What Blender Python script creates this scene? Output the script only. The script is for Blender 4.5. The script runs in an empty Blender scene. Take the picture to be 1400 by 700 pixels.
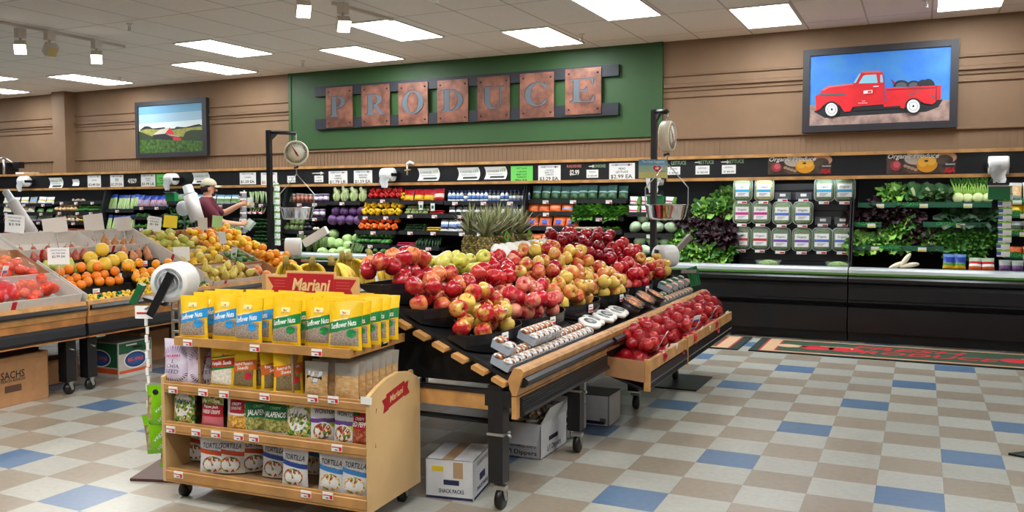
import bpy, math, random
from math import sin, cos, pi, sqrt, radians
from mathutils import Vector, Matrix
C = bpy.context.scene.collection
scn = bpy.context.scene

# ------------------------------------------------------------------ camera
FPX, YAW, PIT, ROL = 1243.54, .4842, -.0585, -.0054
CAM = Vector((.1735, -9.0594, 1.4759)); PCX, PCY = 605.4, 345.8
_f = Vector((-sin(YAW)*cos(PIT), cos(YAW)*cos(PIT), sin(PIT)))
_r = Vector((cos(YAW), sin(YAW), 0)); _u = _r.cross(_f)
RGT = _r*cos(ROL)+_u*sin(ROL); UPV = -_r*sin(ROL)+_u*cos(ROL); FWD = _f
cd = bpy.data.cameras.new('camera'); cam = bpy.data.objects.new('camera', cd); C.objects.link(cam)
cam.matrix_world = Matrix(((RGT.x, UPV.x, -FWD.x, CAM.x), (RGT.y, UPV.y, -FWD.y, CAM.y), (RGT.z, UPV.z, -FWD.z, CAM.z), (0, 0, 0, 1)))
cd.sensor_width = 36; cd.lens = FPX/1400*36
cd.shift_x = (700-PCX)/1400; cd.shift_y = -(350-PCY)/1400
cd.clip_start = .05; cd.clip_end = 100
scn.camera = cam

# ------------------------------------------------------------------ light level
scn.view_settings.view_transform = 'Standard'
try: scn.view_settings.look = 'None'
except Exception: pass
scn.view_settings.gamma = 1; scn.view_settings.use_curve_mapping = False
scn.view_settings.exposure = 0.25
PANEL_POWER = 19.0
SPOT_POWER = 14.0
SPOT_WATTS = 70.0
CASE_LIGHT = 13.0
w = bpy.data.worlds.new('world'); scn.world = w; w.use_nodes = True
w.node_tree.nodes['Background'].inputs[0].default_value = (.9, .95, 1, 1)
w.node_tree.nodes['Background'].inputs[1].default_value = .25

# ------------------------------------------------------------------ helpers
def at(u, v, X=None, Y=None, Z=None):
    """the point of the place seen at (u,v) of the photograph on a plane of known distance"""
    d = RGT*((u-PCX)/FPX) - UPV*((v-PCY)/FPX) + FWD
    t = (X-CAM.x)/d.x if X is not None else (Y-CAM.y)/d.y if Y is not None else (Z-CAM.z)/d.z
    return CAM + d*t
def srgb(r, g, b):
    f = lambda c: (c/255/12.92 if c/255 <= .04045 else ((c/255+.055)/1.055)**2.4)
    return (f(r), f(g), f(b), 1)
MATS = {}
def M(name, rgb=None, rough=.6, metal=0, noise=0, nscale=20, rgb2=None, emit=0, trans=0, alpha=1, spec=.5, bump=0, coat=0):
    if name in MATS: return MATS[name]
    m = bpy.data.materials.new(name); m.use_nodes = True; MATS[name] = m
    nt = m.node_tree; b = nt.nodes['Principled BSDF']
    col = srgb(*rgb)
    b.inputs['Base Color'].default_value = col
    b.inputs['Roughness'].default_value = rough; b.inputs['Metallic'].default_value = metal
    b.inputs['Specular IOR Level'].default_value = spec
    if coat: b.inputs['Coat Weight'].default_value = coat; b.inputs['Coat Roughness'].default_value = .1
    if trans: b.inputs['Transmission Weight'].default_value = trans; b.inputs['IOR'].default_value = 1.15
    if alpha < 1: b.inputs['Alpha'].default_value = alpha
    if emit: b.inputs['Emission Color'].default_value = col; b.inputs['Emission Strength'].default_value = emit
    if noise or rgb2 or bump:
        tc = nt.nodes.new('ShaderNodeTexCoord'); n = nt.nodes.new('ShaderNodeTexNoise'); n.inputs['Scale'].default_value = nscale
        n.inputs['Detail'].default_value = 5
        nt.links.new(tc.outputs['Object'], n.inputs['Vector'])
        if noise or rgb2:
            r = nt.nodes.new('ShaderNodeValToRGB'); nt.links.new(n.outputs[0], r.inputs[0]); nt.links.new(r.outputs[0], b.inputs['Base Color'])
            c2 = srgb(*rgb2) if rgb2 else tuple(min(1, c*(1+noise)) for c in col[:3])+(1,)
            c1 = col if rgb2 else tuple(c*(1-noise) for c in col[:3])+(1,)
            r.color_ramp.elements[0].position = .35; r.color_ramp.elements[1].position = .65
            r.color_ramp.elements[0].color = c1; r.color_ramp.elements[1].color = c2
        if bump:
            bp = nt.nodes.new('ShaderNodeBump'); bp.inputs['Strength'].default_value = bump; bp.inputs['Distance'].default_value = .01
            nt.links.new(n.outputs[0], bp.inputs['Height']); nt.links.new(bp.outputs[0], b.inputs['Normal'])
    return m

class MB:
    """collects geometry, builds ONE mesh object"""
    def __init__(s): s.v = []; s.f = []; s.m = []; s.sm = []; s.mats = []
    def mi(s, mat):
        if mat not in s.mats: s.mats.append(mat)
        return s.mats.index(mat)
    def add(s, vs, fs, mat, smooth=False, T=None):
        o = len(s.v); k = s.mi(mat)
        for p in vs: s.v.append(tuple(T @ Vector(p)) if T is not None else tuple(p))
        for f in fs: s.f.append([i+o for i in f]); s.m.append(k); s.sm.append(smooth)
        return s
    def box(s, x0, x1, y0, y1, z0, z1, mat, T=None):
        vs = [(x, y, z) for x in (x0, x1) for y in (y0, y1) for z in (z0, z1)]
        return s.add(vs, [(0, 1, 3, 2), (4, 6, 7, 5), (0, 4, 5, 1), (2, 3, 7, 6), (0, 2, 6, 4), (1, 5, 7, 3)], mat, False, T)
    def prism(s, poly, a, b, mat, axis='x', T=None, smooth=False):
        """polygon of (p,q) extruded from a to b along axis; x:(y,z) y:(x,z) z:(x,y)"""
        n = len(poly)
        pt = {'x': lambda p, t: (t, p[0], p[1]), 'y': lambda p, t: (p[0], t, p[1]), 'z': lambda p, t: (p[0], p[1], t)}[axis]
        vs = [pt(p, a) for p in poly]+[pt(p, b) for p in poly]
        s.add(vs, [(i, (i+1) % n, n+(i+1) % n, n+i) for i in range(n)], mat, smooth, T)
        return s.add(vs, [tuple(range(n))[::-1], tuple(range(n, 2*n))], mat, False, T)
    def lathe(s, prof, mat, seg=16, T=None, smooth=True, fn=None):
        vs = []; fs = []
        for r, z in prof:
            for k in range(seg):
                a = 2*pi*k/seg; p = (r*cos(a), r*sin(a), z); vs.append(fn(p, a) if fn else p)
        for i in range(len(prof)-1):
            for k in range(seg):
                k2 = (k+1) % seg; fs.append((i*seg+k, i*seg+k2, (i+1)*seg+k2, (i+1)*seg+k))
        if prof[0][0] > 1e-4: fs.append(tuple(range(seg))[::-1])
        if prof[-1][0] > 1e-4: fs.append(tuple((len(prof)-1)*seg+k for k in range(seg)))
        return s.add(vs, fs, mat, smooth, T)
    def tube(s, pts, r, mat, seg=8, T=None, cap=True):
        pts = [Vector(p) for p in pts]; vs = []; fs = []; n = len(pts)
        rr = r if isinstance(r, (list, tuple)) else [r]*n
        t0 = (pts[1]-pts[0]).normalized(); a = Vector((0, 0, 1)) if abs(t0.z) < .9 else Vector((1, 0, 0)); nx = t0.cross(a).normalized()
        for i, p in enumerate(pts):
            t = ((pts[min(i+1, n-1)]-pts[max(i-1, 0)])).normalized(); nx = (nx-t*nx.dot(t)).normalized(); ny = t.cross(nx)
            for k in range(seg):
                q = 2*pi*k/seg; vs.append(p+(nx*cos(q)+ny*sin(q))*rr[i])
        for i in range(n-1):
            for k in range(seg):
                k2 = (k+1) % seg; fs.append((i*seg+k, i*seg+k2, (i+1)*seg+k2, (i+1)*seg+k))
        if cap: fs += [tuple(range(seg))[::-1], tuple((n-1)*seg+k for k in range(seg))]
        return s.add(vs, fs, mat, True, T)
    def ell(s, c, rx, ry, rz, mat, seg=14, rings=8, T=None, fn=None):
        vs = [(c[0], c[1], c[2]-rz)]; fs = []
        for i in range(1, rings):
            a = -pi/2+pi*i/rings
            for k in range(seg):
                b = 2*pi*k/seg; p = (c[0]+rx*cos(a)*cos(b), c[1]+ry*cos(a)*sin(b), c[2]+rz*sin(a)); vs.append(p)
        vs.append((c[0], c[1], c[2]+rz)); N = len(vs)-1
        if fn: vs = [fn(p) for p in vs]
        for k in range(seg):
            k2 = (k+1) % seg; fs.append((0, 1+k2, 1+k)); fs.append((N, N-seg+k, N-seg+k2))
            for i in range(rings-2): fs.append((1+i*seg+k, 1+i*seg+k2, 1+(i+1)*seg+k2, 1+(i+1)*seg+k))
        return s.add(vs, fs, mat, True, T)
    def grid(s, nu, nv, fn, matfn, smooth=True, T=None, thick=0):
        """surface fn(u,v)->xyz, matfn(u,v)->material per face"""
        vs = [fn(i/nu, j/nv) for j in range(nv+1) for i in range(nu+1)]
        o = len(s.v)
        for p in vs: s.v.append(tuple(T @ Vector(p)) if T is not None else tuple(p))
        for j in range(nv):
            for i in range(nu):
                a = o+j*(nu+1)+i; s.f.append([a, a+1, a+nu+2, a+nu+1]); s.m.append(s.mi(matfn((i+.5)/nu, (j+.5)/nv))); s.sm.append(smooth)
        return s
    def text(s, txt, size, mat, T, shear=0, bold=0, align='CENTER', wid=None, depth=0, fn=None):
        vs, fs = text_mesh(txt, shear, bold, align)
        if not vs: return s
        k = size; kx = size
        if wid:
            x0 = min(p[0] for p in vs); x1 = max(p[0] for p in vs); kx = wid/(x1-x0)
        q = [(p[0]*kx, p[1]*k, 0) for p in vs]
        if fn: q = [fn(p) for p in q]
        return s.add(q, fs, mat, False, T)
    def mesh(s, name):
        me = bpy.data.meshes.new(name); me.from_pydata(s.v, [], s.f)
        for m in s.mats: me.materials.append(m)
        me.polygons.foreach_set('material_index', s.m); me.polygons.foreach_set('use_smooth', s.sm); me.update()
        return me
    def build(s, name, parent=None, loc=None, rot=None):
        o = bpy.data.objects.new(name, s.mesh(name)); C.objects.link(o)
        if parent: o.parent = parent
        if loc is not None: o.location = loc
        if rot is not None: o.rotation_euler = rot
        return o
TXT = {}
def text_mesh(txt, shear, bold, align):
    key = (txt, shear, bold, align)
    if key not in TXT:
        cu = bpy.data.curves.new('txt', 'FONT'); cu.body = txt; cu.size = 1; cu.shear = shear; cu.offset = bold; cu.align_x = align
        cu.resolution_u = 2; cu.fill_mode = 'FRONT'
        o = bpy.data.objects.new('txt', cu); C.objects.link(o)
        dg = bpy.context.evaluated_depsgraph_get(); me = bpy.data.meshes.new_from_object(o.evaluated_get(dg))
        TXT[key] = ([tuple(v.co) for v in me.vertices], [tuple(p.vertices) for p in me.polygons])
        bpy.data.objects.remove(o); bpy.data.meshes.remove(me); bpy.data.curves.remove(cu)
    return TXT[key]
def plane_T(o, ex, ey, lift=.001):
    """matrix putting text x along ex, y along ey at o, lifted along the normal"""
    ex = Vector(ex).normalized(); ey = Vector(ey).normalized(); n = ex.cross(ey); o = Vector(o)+n*lift
    return Matrix(((ex.x, ey.x, n.x, o.x), (ex.y, ey.y, n.y, o.y), (ex.z, ey.z, n.z, o.z), (0, 0, 0, 1)))
WALLFACE = ((1, 0, 0), (0, 0, 1))   # faces -Y
RIGHTFACE = ((0, 1, 0), (0, 0, 1))  # faces +X
def tag(o, label, cat, group=None, kind=None):
    o['label'] = label; o['category'] = cat
    if group: o['group'] = group
    if kind: o['kind'] = kind
    return o
def thing(name, label, cat, loc=(0, 0, 0), rot=(0, 0, 0), group=None):
    o = bpy.data.objects.new(name, None); C.objects.link(o); o.location = loc; o.rotation_euler = rot; o.empty_display_size = .05
    return tag(o, label, cat, group)
def struct(o): o['kind'] = 'structure'; return o
def dup(root, label=None, loc=None, rot=None, group=None, scale=None):
    r = root.copy(); C.objects.link(r)
    if label: r['label'] = label
    if group: r['group'] = group
    if loc is not None: r.location = loc
    if rot is not None: r.rotation_euler = rot
    if scale is not None: r.scale = scale if hasattr(scale, '__len__') else (scale,)*3
    for ch in list(root.children):
        c = ch.copy(); C.objects.link(c); c.parent = r
        for g in list(ch.children):
            d = g.copy(); C.objects.link(d); d.parent = c
    return r
def inst(name, me, label, cat, loc, rot=(0, 0, 0), group=None, scale=1):
    o = bpy.data.objects.new(name, me); C.objects.link(o); o.location = loc; o.rotation_euler = rot
    o.scale = scale if hasattr(scale, '__len__') else (scale,)*3
    return tag(o, label, cat, group)
NTH = ['first', 'second', 'third', 'fourth', 'fifth', 'sixth', 'seventh', 'eighth', 'ninth', 'tenth', 'eleventh', 'twelfth', 'thirteenth', 'fourteenth', 'fifteenth', 'sixteenth', 'seventeenth', 'eighteenth', 'nineteenth', 'twentieth']
def nth(i, n=None):
    if n and i == n-1 and n > 1: return 'last'
    return NTH[i] if i < 20 else 'next'
Rz = lambda a: Matrix.Rotation(a, 4, 'Z')
Rx = lambda a: Matrix.Rotation(a, 4, 'X')
Ry = lambda a: Matrix.Rotation(a, 4, 'Y')
Tr = lambda x, y, z: Matrix.Translation((x, y, z))
rnd = random.Random(7)
def U(a, b): return rnd.uniform(a, b)

# common materials
BLACK = M('black_plastic', (18, 18, 20), .35)
BLKM = M('black_metal', (22, 22, 25), .4)
WHITE = M('white_card', (232, 230, 224), .6)
INK = M('ink', (25, 25, 30), .7)
BLUEINK = M('blue_ink', (40, 60, 140), .7)
RED = M('red_print', (190, 25, 35), .6)
OAK = M('oak', (190, 140, 82), .45, noise=.22, nscale=9)
OAKD = M('oak_dark', (160, 108, 58), .45, noise=.25, nscale=7)
STEEL = M('steel', (190, 190, 188), .28, metal=.9)
CHROME = M('chrome', (220, 220, 222), .15, metal=1)
GREENP = M('green_plastic', (14, 112, 58), .4)
PAPERW = M('white_paper', (240, 240, 236), .7)

# ------------------------------------------------------------------ the room
TILE = .3048
WY = 2.1          # back wall
CZ = 3.375        # ceiling height
XL, XR, YF = -20.0, 3.8, -13.0
def mathn(nt, op, a, b=None, c=None):
    n = nt.nodes.new('ShaderNodeMath'); n.operation = op
    for i, x in enumerate((a, b, c)):
        if x is None: continue
        if isinstance(x, (int, float)): n.inputs[i].default_value = x
        else: nt.links.new(x, n.inputs[i])
    return n.outputs[0]
def mixc(nt, f, a, b):
    n = nt.nodes.new('ShaderNodeMix'); n.data_type = 'RGBA'
    if isinstance(f, (int, float)): n.inputs[0].default_value = f
    else: nt.links.new(f, n.inputs[0])
    for i, x in ((6, a), (7, b)):
        if isinstance(x, tuple): n.inputs[i].default_value = x
        else: nt.links.new(x, n.inputs[i])
    return n.outputs[2]
def floor_mat():
    m = bpy.data.materials.new('vinyl_tiles'); m.use_nodes = True; nt = m.node_tree; b = nt.nodes['Principled BSDF']
    tc = nt.nodes.new('ShaderNodeTexCoord'); sx = nt.nodes.new('ShaderNodeSeparateXYZ'); nt.links.new(tc.outputs['Object'], sx.inputs[0])
    xs = mathn(nt, 'DIVIDE', sx.outputs[0], TILE); ys = mathn(nt, 'DIVIDE', sx.outputs[1], -TILE)
    c = mathn(nt, 'FLOOR', xs); r = mathn(nt, 'FLOOR', ys)
    par = mathn(nt, 'FLOORED_MODULO', mathn(nt, 'ADD', c, r), 2)
    k = mathn(nt, 'FLOORED_MODULO', mathn(nt, 'ADD', mathn(nt, 'MULTIPLY', c, 3), r), 10)
    blue = mathn(nt, 'COMPARE', k, 3, .2)
    n = nt.nodes.new('ShaderNodeTexNoise'); n.inputs['Scale'].default_value = 28; n.inputs['Detail'].default_value = 8; n.inputs['Roughness'].default_value = .7
    nt.links.new(tc.outputs['Object'], n.inputs['Vector'])
    col = mixc(nt, par, srgb(176, 176, 166), srgb(152, 140, 123)); col = mixc(nt, blue, col, srgb(92, 120, 152))
    cv = nt.nodes.new('ShaderNodeCombineXYZ'); nt.links.new(c, cv.inputs[0]); nt.links.new(r, cv.inputs[1])
    wn = nt.nodes.new('ShaderNodeTexWhiteNoise'); nt.links.new(cv.outputs[0], wn.inputs[0])
    val = mathn(nt, 'ADD', mathn(nt, 'MULTIPLY_ADD', n.outputs[0], .5, .75), mathn(nt, 'MULTIPLY_ADD', wn.outputs[0], .12, -.06))
    fx = mathn(nt, 'ABSOLUTE', mathn(nt, 'SUBTRACT', mathn(nt, 'FRACT', xs), .5)); fy = mathn(nt, 'ABSOLUTE', mathn(nt, 'SUBTRACT', mathn(nt, 'FRACT', ys), .5))
    seam = mathn(nt, 'GREATER_THAN', mathn(nt, 'MAXIMUM', fx, fy), .494)
    val = mathn(nt, 'MULTIPLY', val, mathn(nt, 'MULTIPLY_ADD', seam, -.15, 1))
    vm = nt.nodes.new('ShaderNodeVectorMath'); vm.operation = 'SCALE'; nt.links.new(col, vm.inputs[0]); nt.links.new(val, vm.inputs[3])
    nt.links.new(vm.outputs[0], b.inputs['Base Color'])
    b.inputs['Roughness'].default_value = .3; b.inputs['Specular IOR Level'].default_value = .45
    bp = nt.nodes.new('ShaderNodeBump'); bp.inputs['Strength'].default_value = .06; bp.inputs['Distance'].default_value = .01
    n2 = nt.nodes.new('ShaderNodeTexNoise'); n2.inputs['Scale'].default_value = 9; nt.links.new(tc.outputs['Object'], n2.inputs['Vector'])
    nt.links.new(n2.outputs[0], bp.inputs['Height']); nt.links.new(bp.outputs[0], b.inputs['Normal'])
    return m
def ceil_mat():
    m = bpy.data.materials.new('ceiling_tiles'); m.use_nodes = True; nt = m.node_tree; b = nt.nodes['Principled BSDF']
    tc = nt.nodes.new('ShaderNodeTexCoord'); sx = nt.nodes.new('ShaderNodeSeparateXYZ'); nt.links.new(tc.outputs['Object'], sx.inputs[0])
    fx = mathn(nt, 'PINGPONG', mathn(nt, 'ADD', sx.outputs[0], 1.605), .305); fy = mathn(nt, 'PINGPONG', mathn(nt, 'SUBTRACT', sx.outputs[1], .44), .61)
    seam = mathn(nt, 'LESS_THAN', mathn(nt, 'MINIMUM', fx, fy), .009)
    n = nt.nodes.new('ShaderNodeTexNoise'); n.inputs['Scale'].default_value = 60; n.inputs['Detail'].default_value = 6; nt.links.new(tc.outputs['Object'], n.inputs['Vector'])
    base = mixc(nt, n.outputs[0], srgb(222, 217, 211), srgb(240, 237, 233))
    nt.links.new(mixc(nt, seam, base, srgb(186, 179, 172)), b.inputs['Base Color'])
    b.inputs['Roughness'].default_value = .95
    return m
struct(MB().box(XL-.1, XR+.1, YF-.1, WY+.1, -.1, 0, floor_mat()).build('floor'))
struct(MB().box(XL-.1, XR+.1, YF-.1, WY+.1, CZ, CZ+.1, ceil_mat()).build('ceiling'))
BEIGE = M('beige_paint', (126, 99, 73), .7, noise=.05, nscale=3)
BEIGE2 = M('beige_trim', (118, 91, 66), .6)
struct(MB().box(XL-.1, XR+.1, WY, WY+.1, 0, CZ, BEIGE).build('wall_back'))
struct(MB().box(XL-.1, XL, YF, WY, 0, CZ, BEIGE).build('wall_left'))
struct(MB().box(XR, XR+.1, YF, WY, 0, CZ, BEIGE).build('wall_right'))
struct(MB().box(XL-.1, XR+.1, YF-.1, YF, 0, CZ, BEIGE).build('wall_front'))
zt = [at(1098, v, Y=WY).z for v in (90, 96, 104, 122.6, 183)]
GX0, GX1 = at(397, 160, Y=WY).x, at(907, 120, Y=WY).x
def strip(n, x0, x1, z0, z1, d, mat):
    b = MB(); b.prism([(WY, z0), (WY-d*.5, z0), (WY-d, z0+.008), (WY-d, z1-.008), (WY-d*.5, z1), (WY, z1)], x0, x1, mat); return struct(b.build(n))
k = 1
for (x0, x1) in ((XL, GX0-.01), (GX1+.01, XR)):
    for z, h, d in ((zt[0], .03, .022), (zt[2], .05, .03), (zt[3], .02, .02), (zt[3]+.075, .018, .016)):
        strip('trim_%d' % k, x0, x1, z-h, z, d, BEIGE2); k += 1
strip('trim_%d' % k, XL, XR, zt[4]-.02, zt[4]+.01, .035, BEIGE2); k += 1
b = MB()
x = XL+.05
while x < XR:
    b.box(x, x+.04, WY-.005, WY, 1.9, zt[4]-.02, BEIGE); x += .06
struct(b.build('trim_%d' % k)); k += 1
b = MB(); cxa, cxb = at(72, 180, Y=WY-.22).x, at(89, 180, Y=WY-.22).x
b.box(cxa, cxb, WY-.22, WY, 1.9, CZ, BEIGE); struct(b.build('wall_column'))
b = MB(); GRN = M('green_paint', (38, 76, 29), .55, noise=.06, nscale=2)
gz = at(650, 196, Y=WY).z
b.box(GX0, GX1, WY-.03, WY, gz, CZ, GRN); b.box(GX0, GX0+.05, WY-.045, WY-.03, gz, CZ, GRN); b.box(GX1-.11, GX1, WY-.045, WY-.03, gz, CZ, GRN)
struct(b.build('wall_green_panel'))

# ------------------------------------------------------------------ ceiling fittings
EMIT = M('lit_diffuser', (246, 251, 255), emit=PANEL_POWER)
ALU = M('white_enamel', (225, 222, 215), .4)
lights = [(x, 1.05, 'in the row along the back wall') for x in (.55, -1.3, -3.79, -6.3, -8.8, -11.3, -13.75, -16.2)] + \
         [(x, -.17, 'in the second row from the back wall') for x in (-2.53, -5.07, -7.55, -12.45)] + \
         [(x, -6.3, 'in the row above the shelf of seed bags') for x in (2.3, -.8, -3.8, -7.5, -11.5)] + [(x, -3.6, 'above the aisle by the right wall') for x in (1.6,)] + [(x, -10.5, 'behind the viewer') for x in (1.6, -3., -8., -12)]
names = {(.55, 1.05): 'rightmost flat ceiling light, cut by the top edge', (-1.3, 1.05): 'flat ceiling light left above the truck picture', (-3.79, 1.05): 'flat ceiling light above the letters U and C', (-6.3, 1.05): 'flat ceiling light above the letter R',
         (-8.8, 1.05): 'flat ceiling light just left of the green wall, nearer the wall', (-11.3, 1.05): 'flat ceiling light above the tan column, left of the farm picture', (-13.75, 1.05): 'lowest flat ceiling light at the left edge', (-16.2, 1.05): 'flat ceiling light far left by the back wall',
         (-2.53, -.17): 'flat ceiling light above the letter E, nearer the viewer', (-5.07, -.17): 'flat ceiling light right of the track spotlights', (-7.55, -.17): 'flat ceiling light above the farm picture, nearer the viewer', (-12.45, -.17): 'upper flat ceiling light at the left edge'}
for i, (x, y, d) in enumerate(lights):
    lab = names.get((x, y), '%s flat ceiling light from the right %s' % (NTH[i % 5], d))
    t = thing('ceiling_light', lab, 'ceiling light', (x, y, CZ), group='flat ceiling lights')
    b = MB()
    for a in ((-.295, .295, -.6, -.58), (-.295, .295, .58, .6), (-.295, -.275, -.58, .58), (.275, .295, -.58, .58)): b.box(a[0], a[1], a[2], a[3], -.014, -.001, ALU)
    b.build('frame', t)
    MB().box(-.275, .275, -.58, .58, -.011, -.002, EMIT).build('diffuser', t)
TRK = M('track_white', (205, 198, 188), .5)
SPOT = M('lit_lamp', (255, 240, 215), emit=SPOT_POWER)
def track(p0, p1, lab):
    b = MB(); d = (p1-p0); n = d.normalized(); s = Vector((-n.y, n.x, 0))*.018
    vs = [p0-s, p0+s, p1+s, p1-s]; vs = [Vector((q.x, q.y, CZ-.001)) for q in vs]+[Vector((q.x, q.y, CZ-.03)) for q in vs]
    b.add(vs, [(0, 1, 2, 3), (7, 6, 5, 4), (0, 4, 5, 1), (1, 5, 6, 2), (2, 6, 7, 3), (3, 7, 4, 0)], TRK)
    tag(b.build('light_track'), lab, 'light track')
def spot(u, v, lab, lit=True, aim=0, p=None):
    p = p or at(u, v, Z=CZ-.2); t = thing('track_spotlight', lab, 'spotlight', (p.x, p.y, CZ-.03), group='track spotlights')
    b = MB(); b.box(-.035, .035, -.05, .05, -.1, 0, TRK); b.build('transformer_box', t)
    MB().tube([(0, 0, -.1), (0, 0, -.17)], .012, TRK).build('stem', t)
    T = Tr(0, 0, -.19) @ Rz(aim) @ Rx(radians(-50))
    b = MB(); b.lathe([(.0, .05), (.07, .05), (.085, .03), (.088, -.06)], TRK, 4, T @ Rz(pi/4), smooth=False); hd = b.build('lamp_head', t)
    MB().lathe([(.082, -.061), (.08, -.064), (0, -.064)], SPOT if lit else M('amber_lens', (190, 170, 110), .3), 4, T @ Rz(pi/4), smooth=False).build('lens', hd)
    if lit:
        ld = bpy.data.lights.new('lamp_light', 'SPOT'); ld.energy = SPOT_WATTS; ld.color = (1, .95, .88); ld.spot_size = radians(95); ld.spot_blend = .6; ld.shadow_soft_size = .05
        lo = bpy.data.objects.new('lamp_light', ld); C.objects.link(lo); lo.parent = t; lo.matrix_local = T @ Tr(0, 0, -.075)
track(at(0, 28, Z=CZ), at(170, 62, Z=CZ), 'white ceiling light track at the upper left')
track(at(455, 2, Z=CZ), at(536, 25, Z=CZ), 'white ceiling light track ending at a flat ceiling light')
spot(28, 61, 'lit track spotlight nearest the left edge', aim=.8)
spot(68, 64, 'unlit amber track spotlight between two lit ones', False, aim=1.4)
spot(132, 75, 'lit track spotlight above the left flat ceiling light', aim=.8)
spot(414, 8, 'lit track spotlight above the green wall, at the top edge', aim=.8)
spot(469, 29, 'lit track spotlight beside the flat light right of it', aim=.8)
for i, (x, y, a) in enumerate(((-.1, -4.6, -1.2), (.2, -3.2, -1.3), (.4, -1.9, -1.4), (-2.3, -7.6, 3.6), (-3.6, -7.4, 3.3), (-3.9, -5.6, -1.2), (-4.1, -4.4, -1.2), (-1.2, -7.3, 3.9))):  # unseen heads added for frontal light and highlights on the displays
    spot(0, 0, 'unseen spotlight added for frontal light above the aisle, %s of those over the viewer' % NTH[i], aim=a, p=Vector((x, y, CZ)))
for u, v, lab in ((177, 36, 'ceiling sprinkler head right of the track spotlights'), (414, 86, 'ceiling sprinkler head left above the green wall'), (795, 50, 'ceiling sprinkler head above the letters C and E'), (164, 108, 'small ceiling sprinkler in front of the left flat light'), (1266, 4, 'ceiling sprinkler head above the truck picture')):
    p = at(u, v, Z=CZ-.03); t = thing('sprinkler_head', lab, 'sprinkler', (p.x, p.y, CZ), group='ceiling sprinklers')
    MB().lathe([(0, 0), (.035, 0), (.03, -.012), (.01, -.014), (.01, -.03), (0, -.03)], ALU, 12).build('escutcheon', t)
    b = MB(); b.tube([(-.012, 0, -.03), (-.014, 0, -.06), (0, 0, -.07), (.014, 0, -.06), (.012, 0, -.03)], .004, STEEL, 6); b.lathe([(0, -.071), (.022, -.071), (.022, -.075), (0, -.075)], STEEL, 10); b.build('deflector', t)
b = MB(); p = at(583, 3, Z=3.1); b.box(-.02, .02, -.18, .18, -.25, -.001, PAPERW); tag(b.build('hanging_sign', loc=(p.x, p.y, CZ-.001)), 'white card hanging from the ceiling, cut by the top edge', 'sign')
# ------------------------------------------------------------------ wall pictures and the big sign
COPPER = M('copper_plate', (92, 54, 40), .4, metal=.25, rgb2=(140, 90, 70), nscale=7)
NAVY = M('navy_rail', (18, 23, 34), .5)
GREYL = M('grey_letter', (80, 90, 98), .5)
LSHADE = M('letter_shade', (34, 26, 24), .6)  # painted shade: dark shifted copy showing along the letters' upper left
def ring(cx, cy, rx, ry, ix, iy, a0, a1, icx=None, n=28):
    icx = cx if icx is None else icx; out = []; 
    P = []
    for i in range(n+1):
        a = radians(a0+(a1-a0)*i/n); P.append(((cx+rx*cos(a), cy+ry*sin(a)), (icx+ix*cos(a), cy+iy*sin(a))))
    return [[P[i][0], P[i+1][0], P[i+1][1], P[i][1]] for i in range(n)]
def rc(x0, x1, y0, y1): return [[(x0, y0), (x1, y0), (x1, y1), (x0, y1)]]
STEM = rc(.13, .36, 0, 1)+rc(0, .5, 0, .045)+[[(.06, .045), (.43, .045), (.36, .12), (.13, .12)]]+rc(0, .3, .955, 1)
LET = {
 'P': STEM+rc(.3, .42, .955, 1)+rc(.3, .42, .44, .485)+ring(.42, .72, .42, .28, .18, .235, -90, 90),
 'R': STEM+rc(.3, .42, .955, 1)+rc(.3, .42, .47, .515)+ring(.42, .735, .4, .265, .17, .22, -90, 90)+[[(.4, .5), (.55, .5), (.88, .06), (1, .045), (1, 0), (.72, 0)]],
 'O': ring(.5, .5, .48, .53, .25, .475, 0, 360, n=44),
 'D': STEM+rc(.3, .42, .955, 1)+rc(.3, .42, 0, .045)+ring(.42, .5, .56, .5, .32, .455, -90, 90),
 'U': rc(.13, .36, .33, 1)+rc(0, .5, .955, 1)+rc(.78, .84, .33, 1)+rc(.66, .98, .955, 1)+ring(.485, .34, .355, .36, .21, .29, 180, 360, icx=.57),
 'C': ring(.52, .5, .5, .53, .3, .475, 42, 318, icx=.56, n=36)+[[(.86, .98), (.9, .98), (.9, .68), (.86, .7), (.8, .82)]]+[[(.78, .18), (.86, .24), (.92, .3), (.92, .26), (.84, .1)]],
 'E': STEM+rc(.3, .9, .955, 1)+rc(.3, .92, 0, .045)+rc(.3, .66, .48, .525)+[[(.8, .955), (.9, .955), (.9, .7), (.87, .7)]]+[[(.8, .045), (.92, .045), (.95, .28), (.92, .28)]]+[[(.56, .5), (.66, .5), (.68, .64), (.65, .64)]]+[[(.56, .5), (.65, .36), (.68, .36), (.68, .5)]],
}
t = thing('produce_sign', 'big sign of seven copper letter plates spelling PRODUCE on the green wall', 'sign', (0, WY-.03, 0))
yy = WY-.08
def W2(u, v, Y): p = at(u, v, Y=Y); return p.x, p.z
rx0, rx1 = W2(431, 130, yy)[0], W2(846, 100, yy)[0]
for (v0, v1) in ((87.5, 103.5), (140, 157)):
    z1, z0 = W2(846, v0, yy)[1], W2(846, v1, yy)[1]
    MB().box(rx0, rx1, -.06, -.002, z0, z1, NAVY).build('rail', t)
plates = [('P', 446, 482, 114, 179), ('R', 494.5, 533, 110.5, 177.5), ('O', 545, 585, 107.5, 175.5), ('D', 598, 640, 103, 173.5), ('U', 653, 697, 98.5, 170.5), ('C', 711, 757.5, 93.5, 167), ('E', 773, 822, 86.5, 163)]
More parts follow.
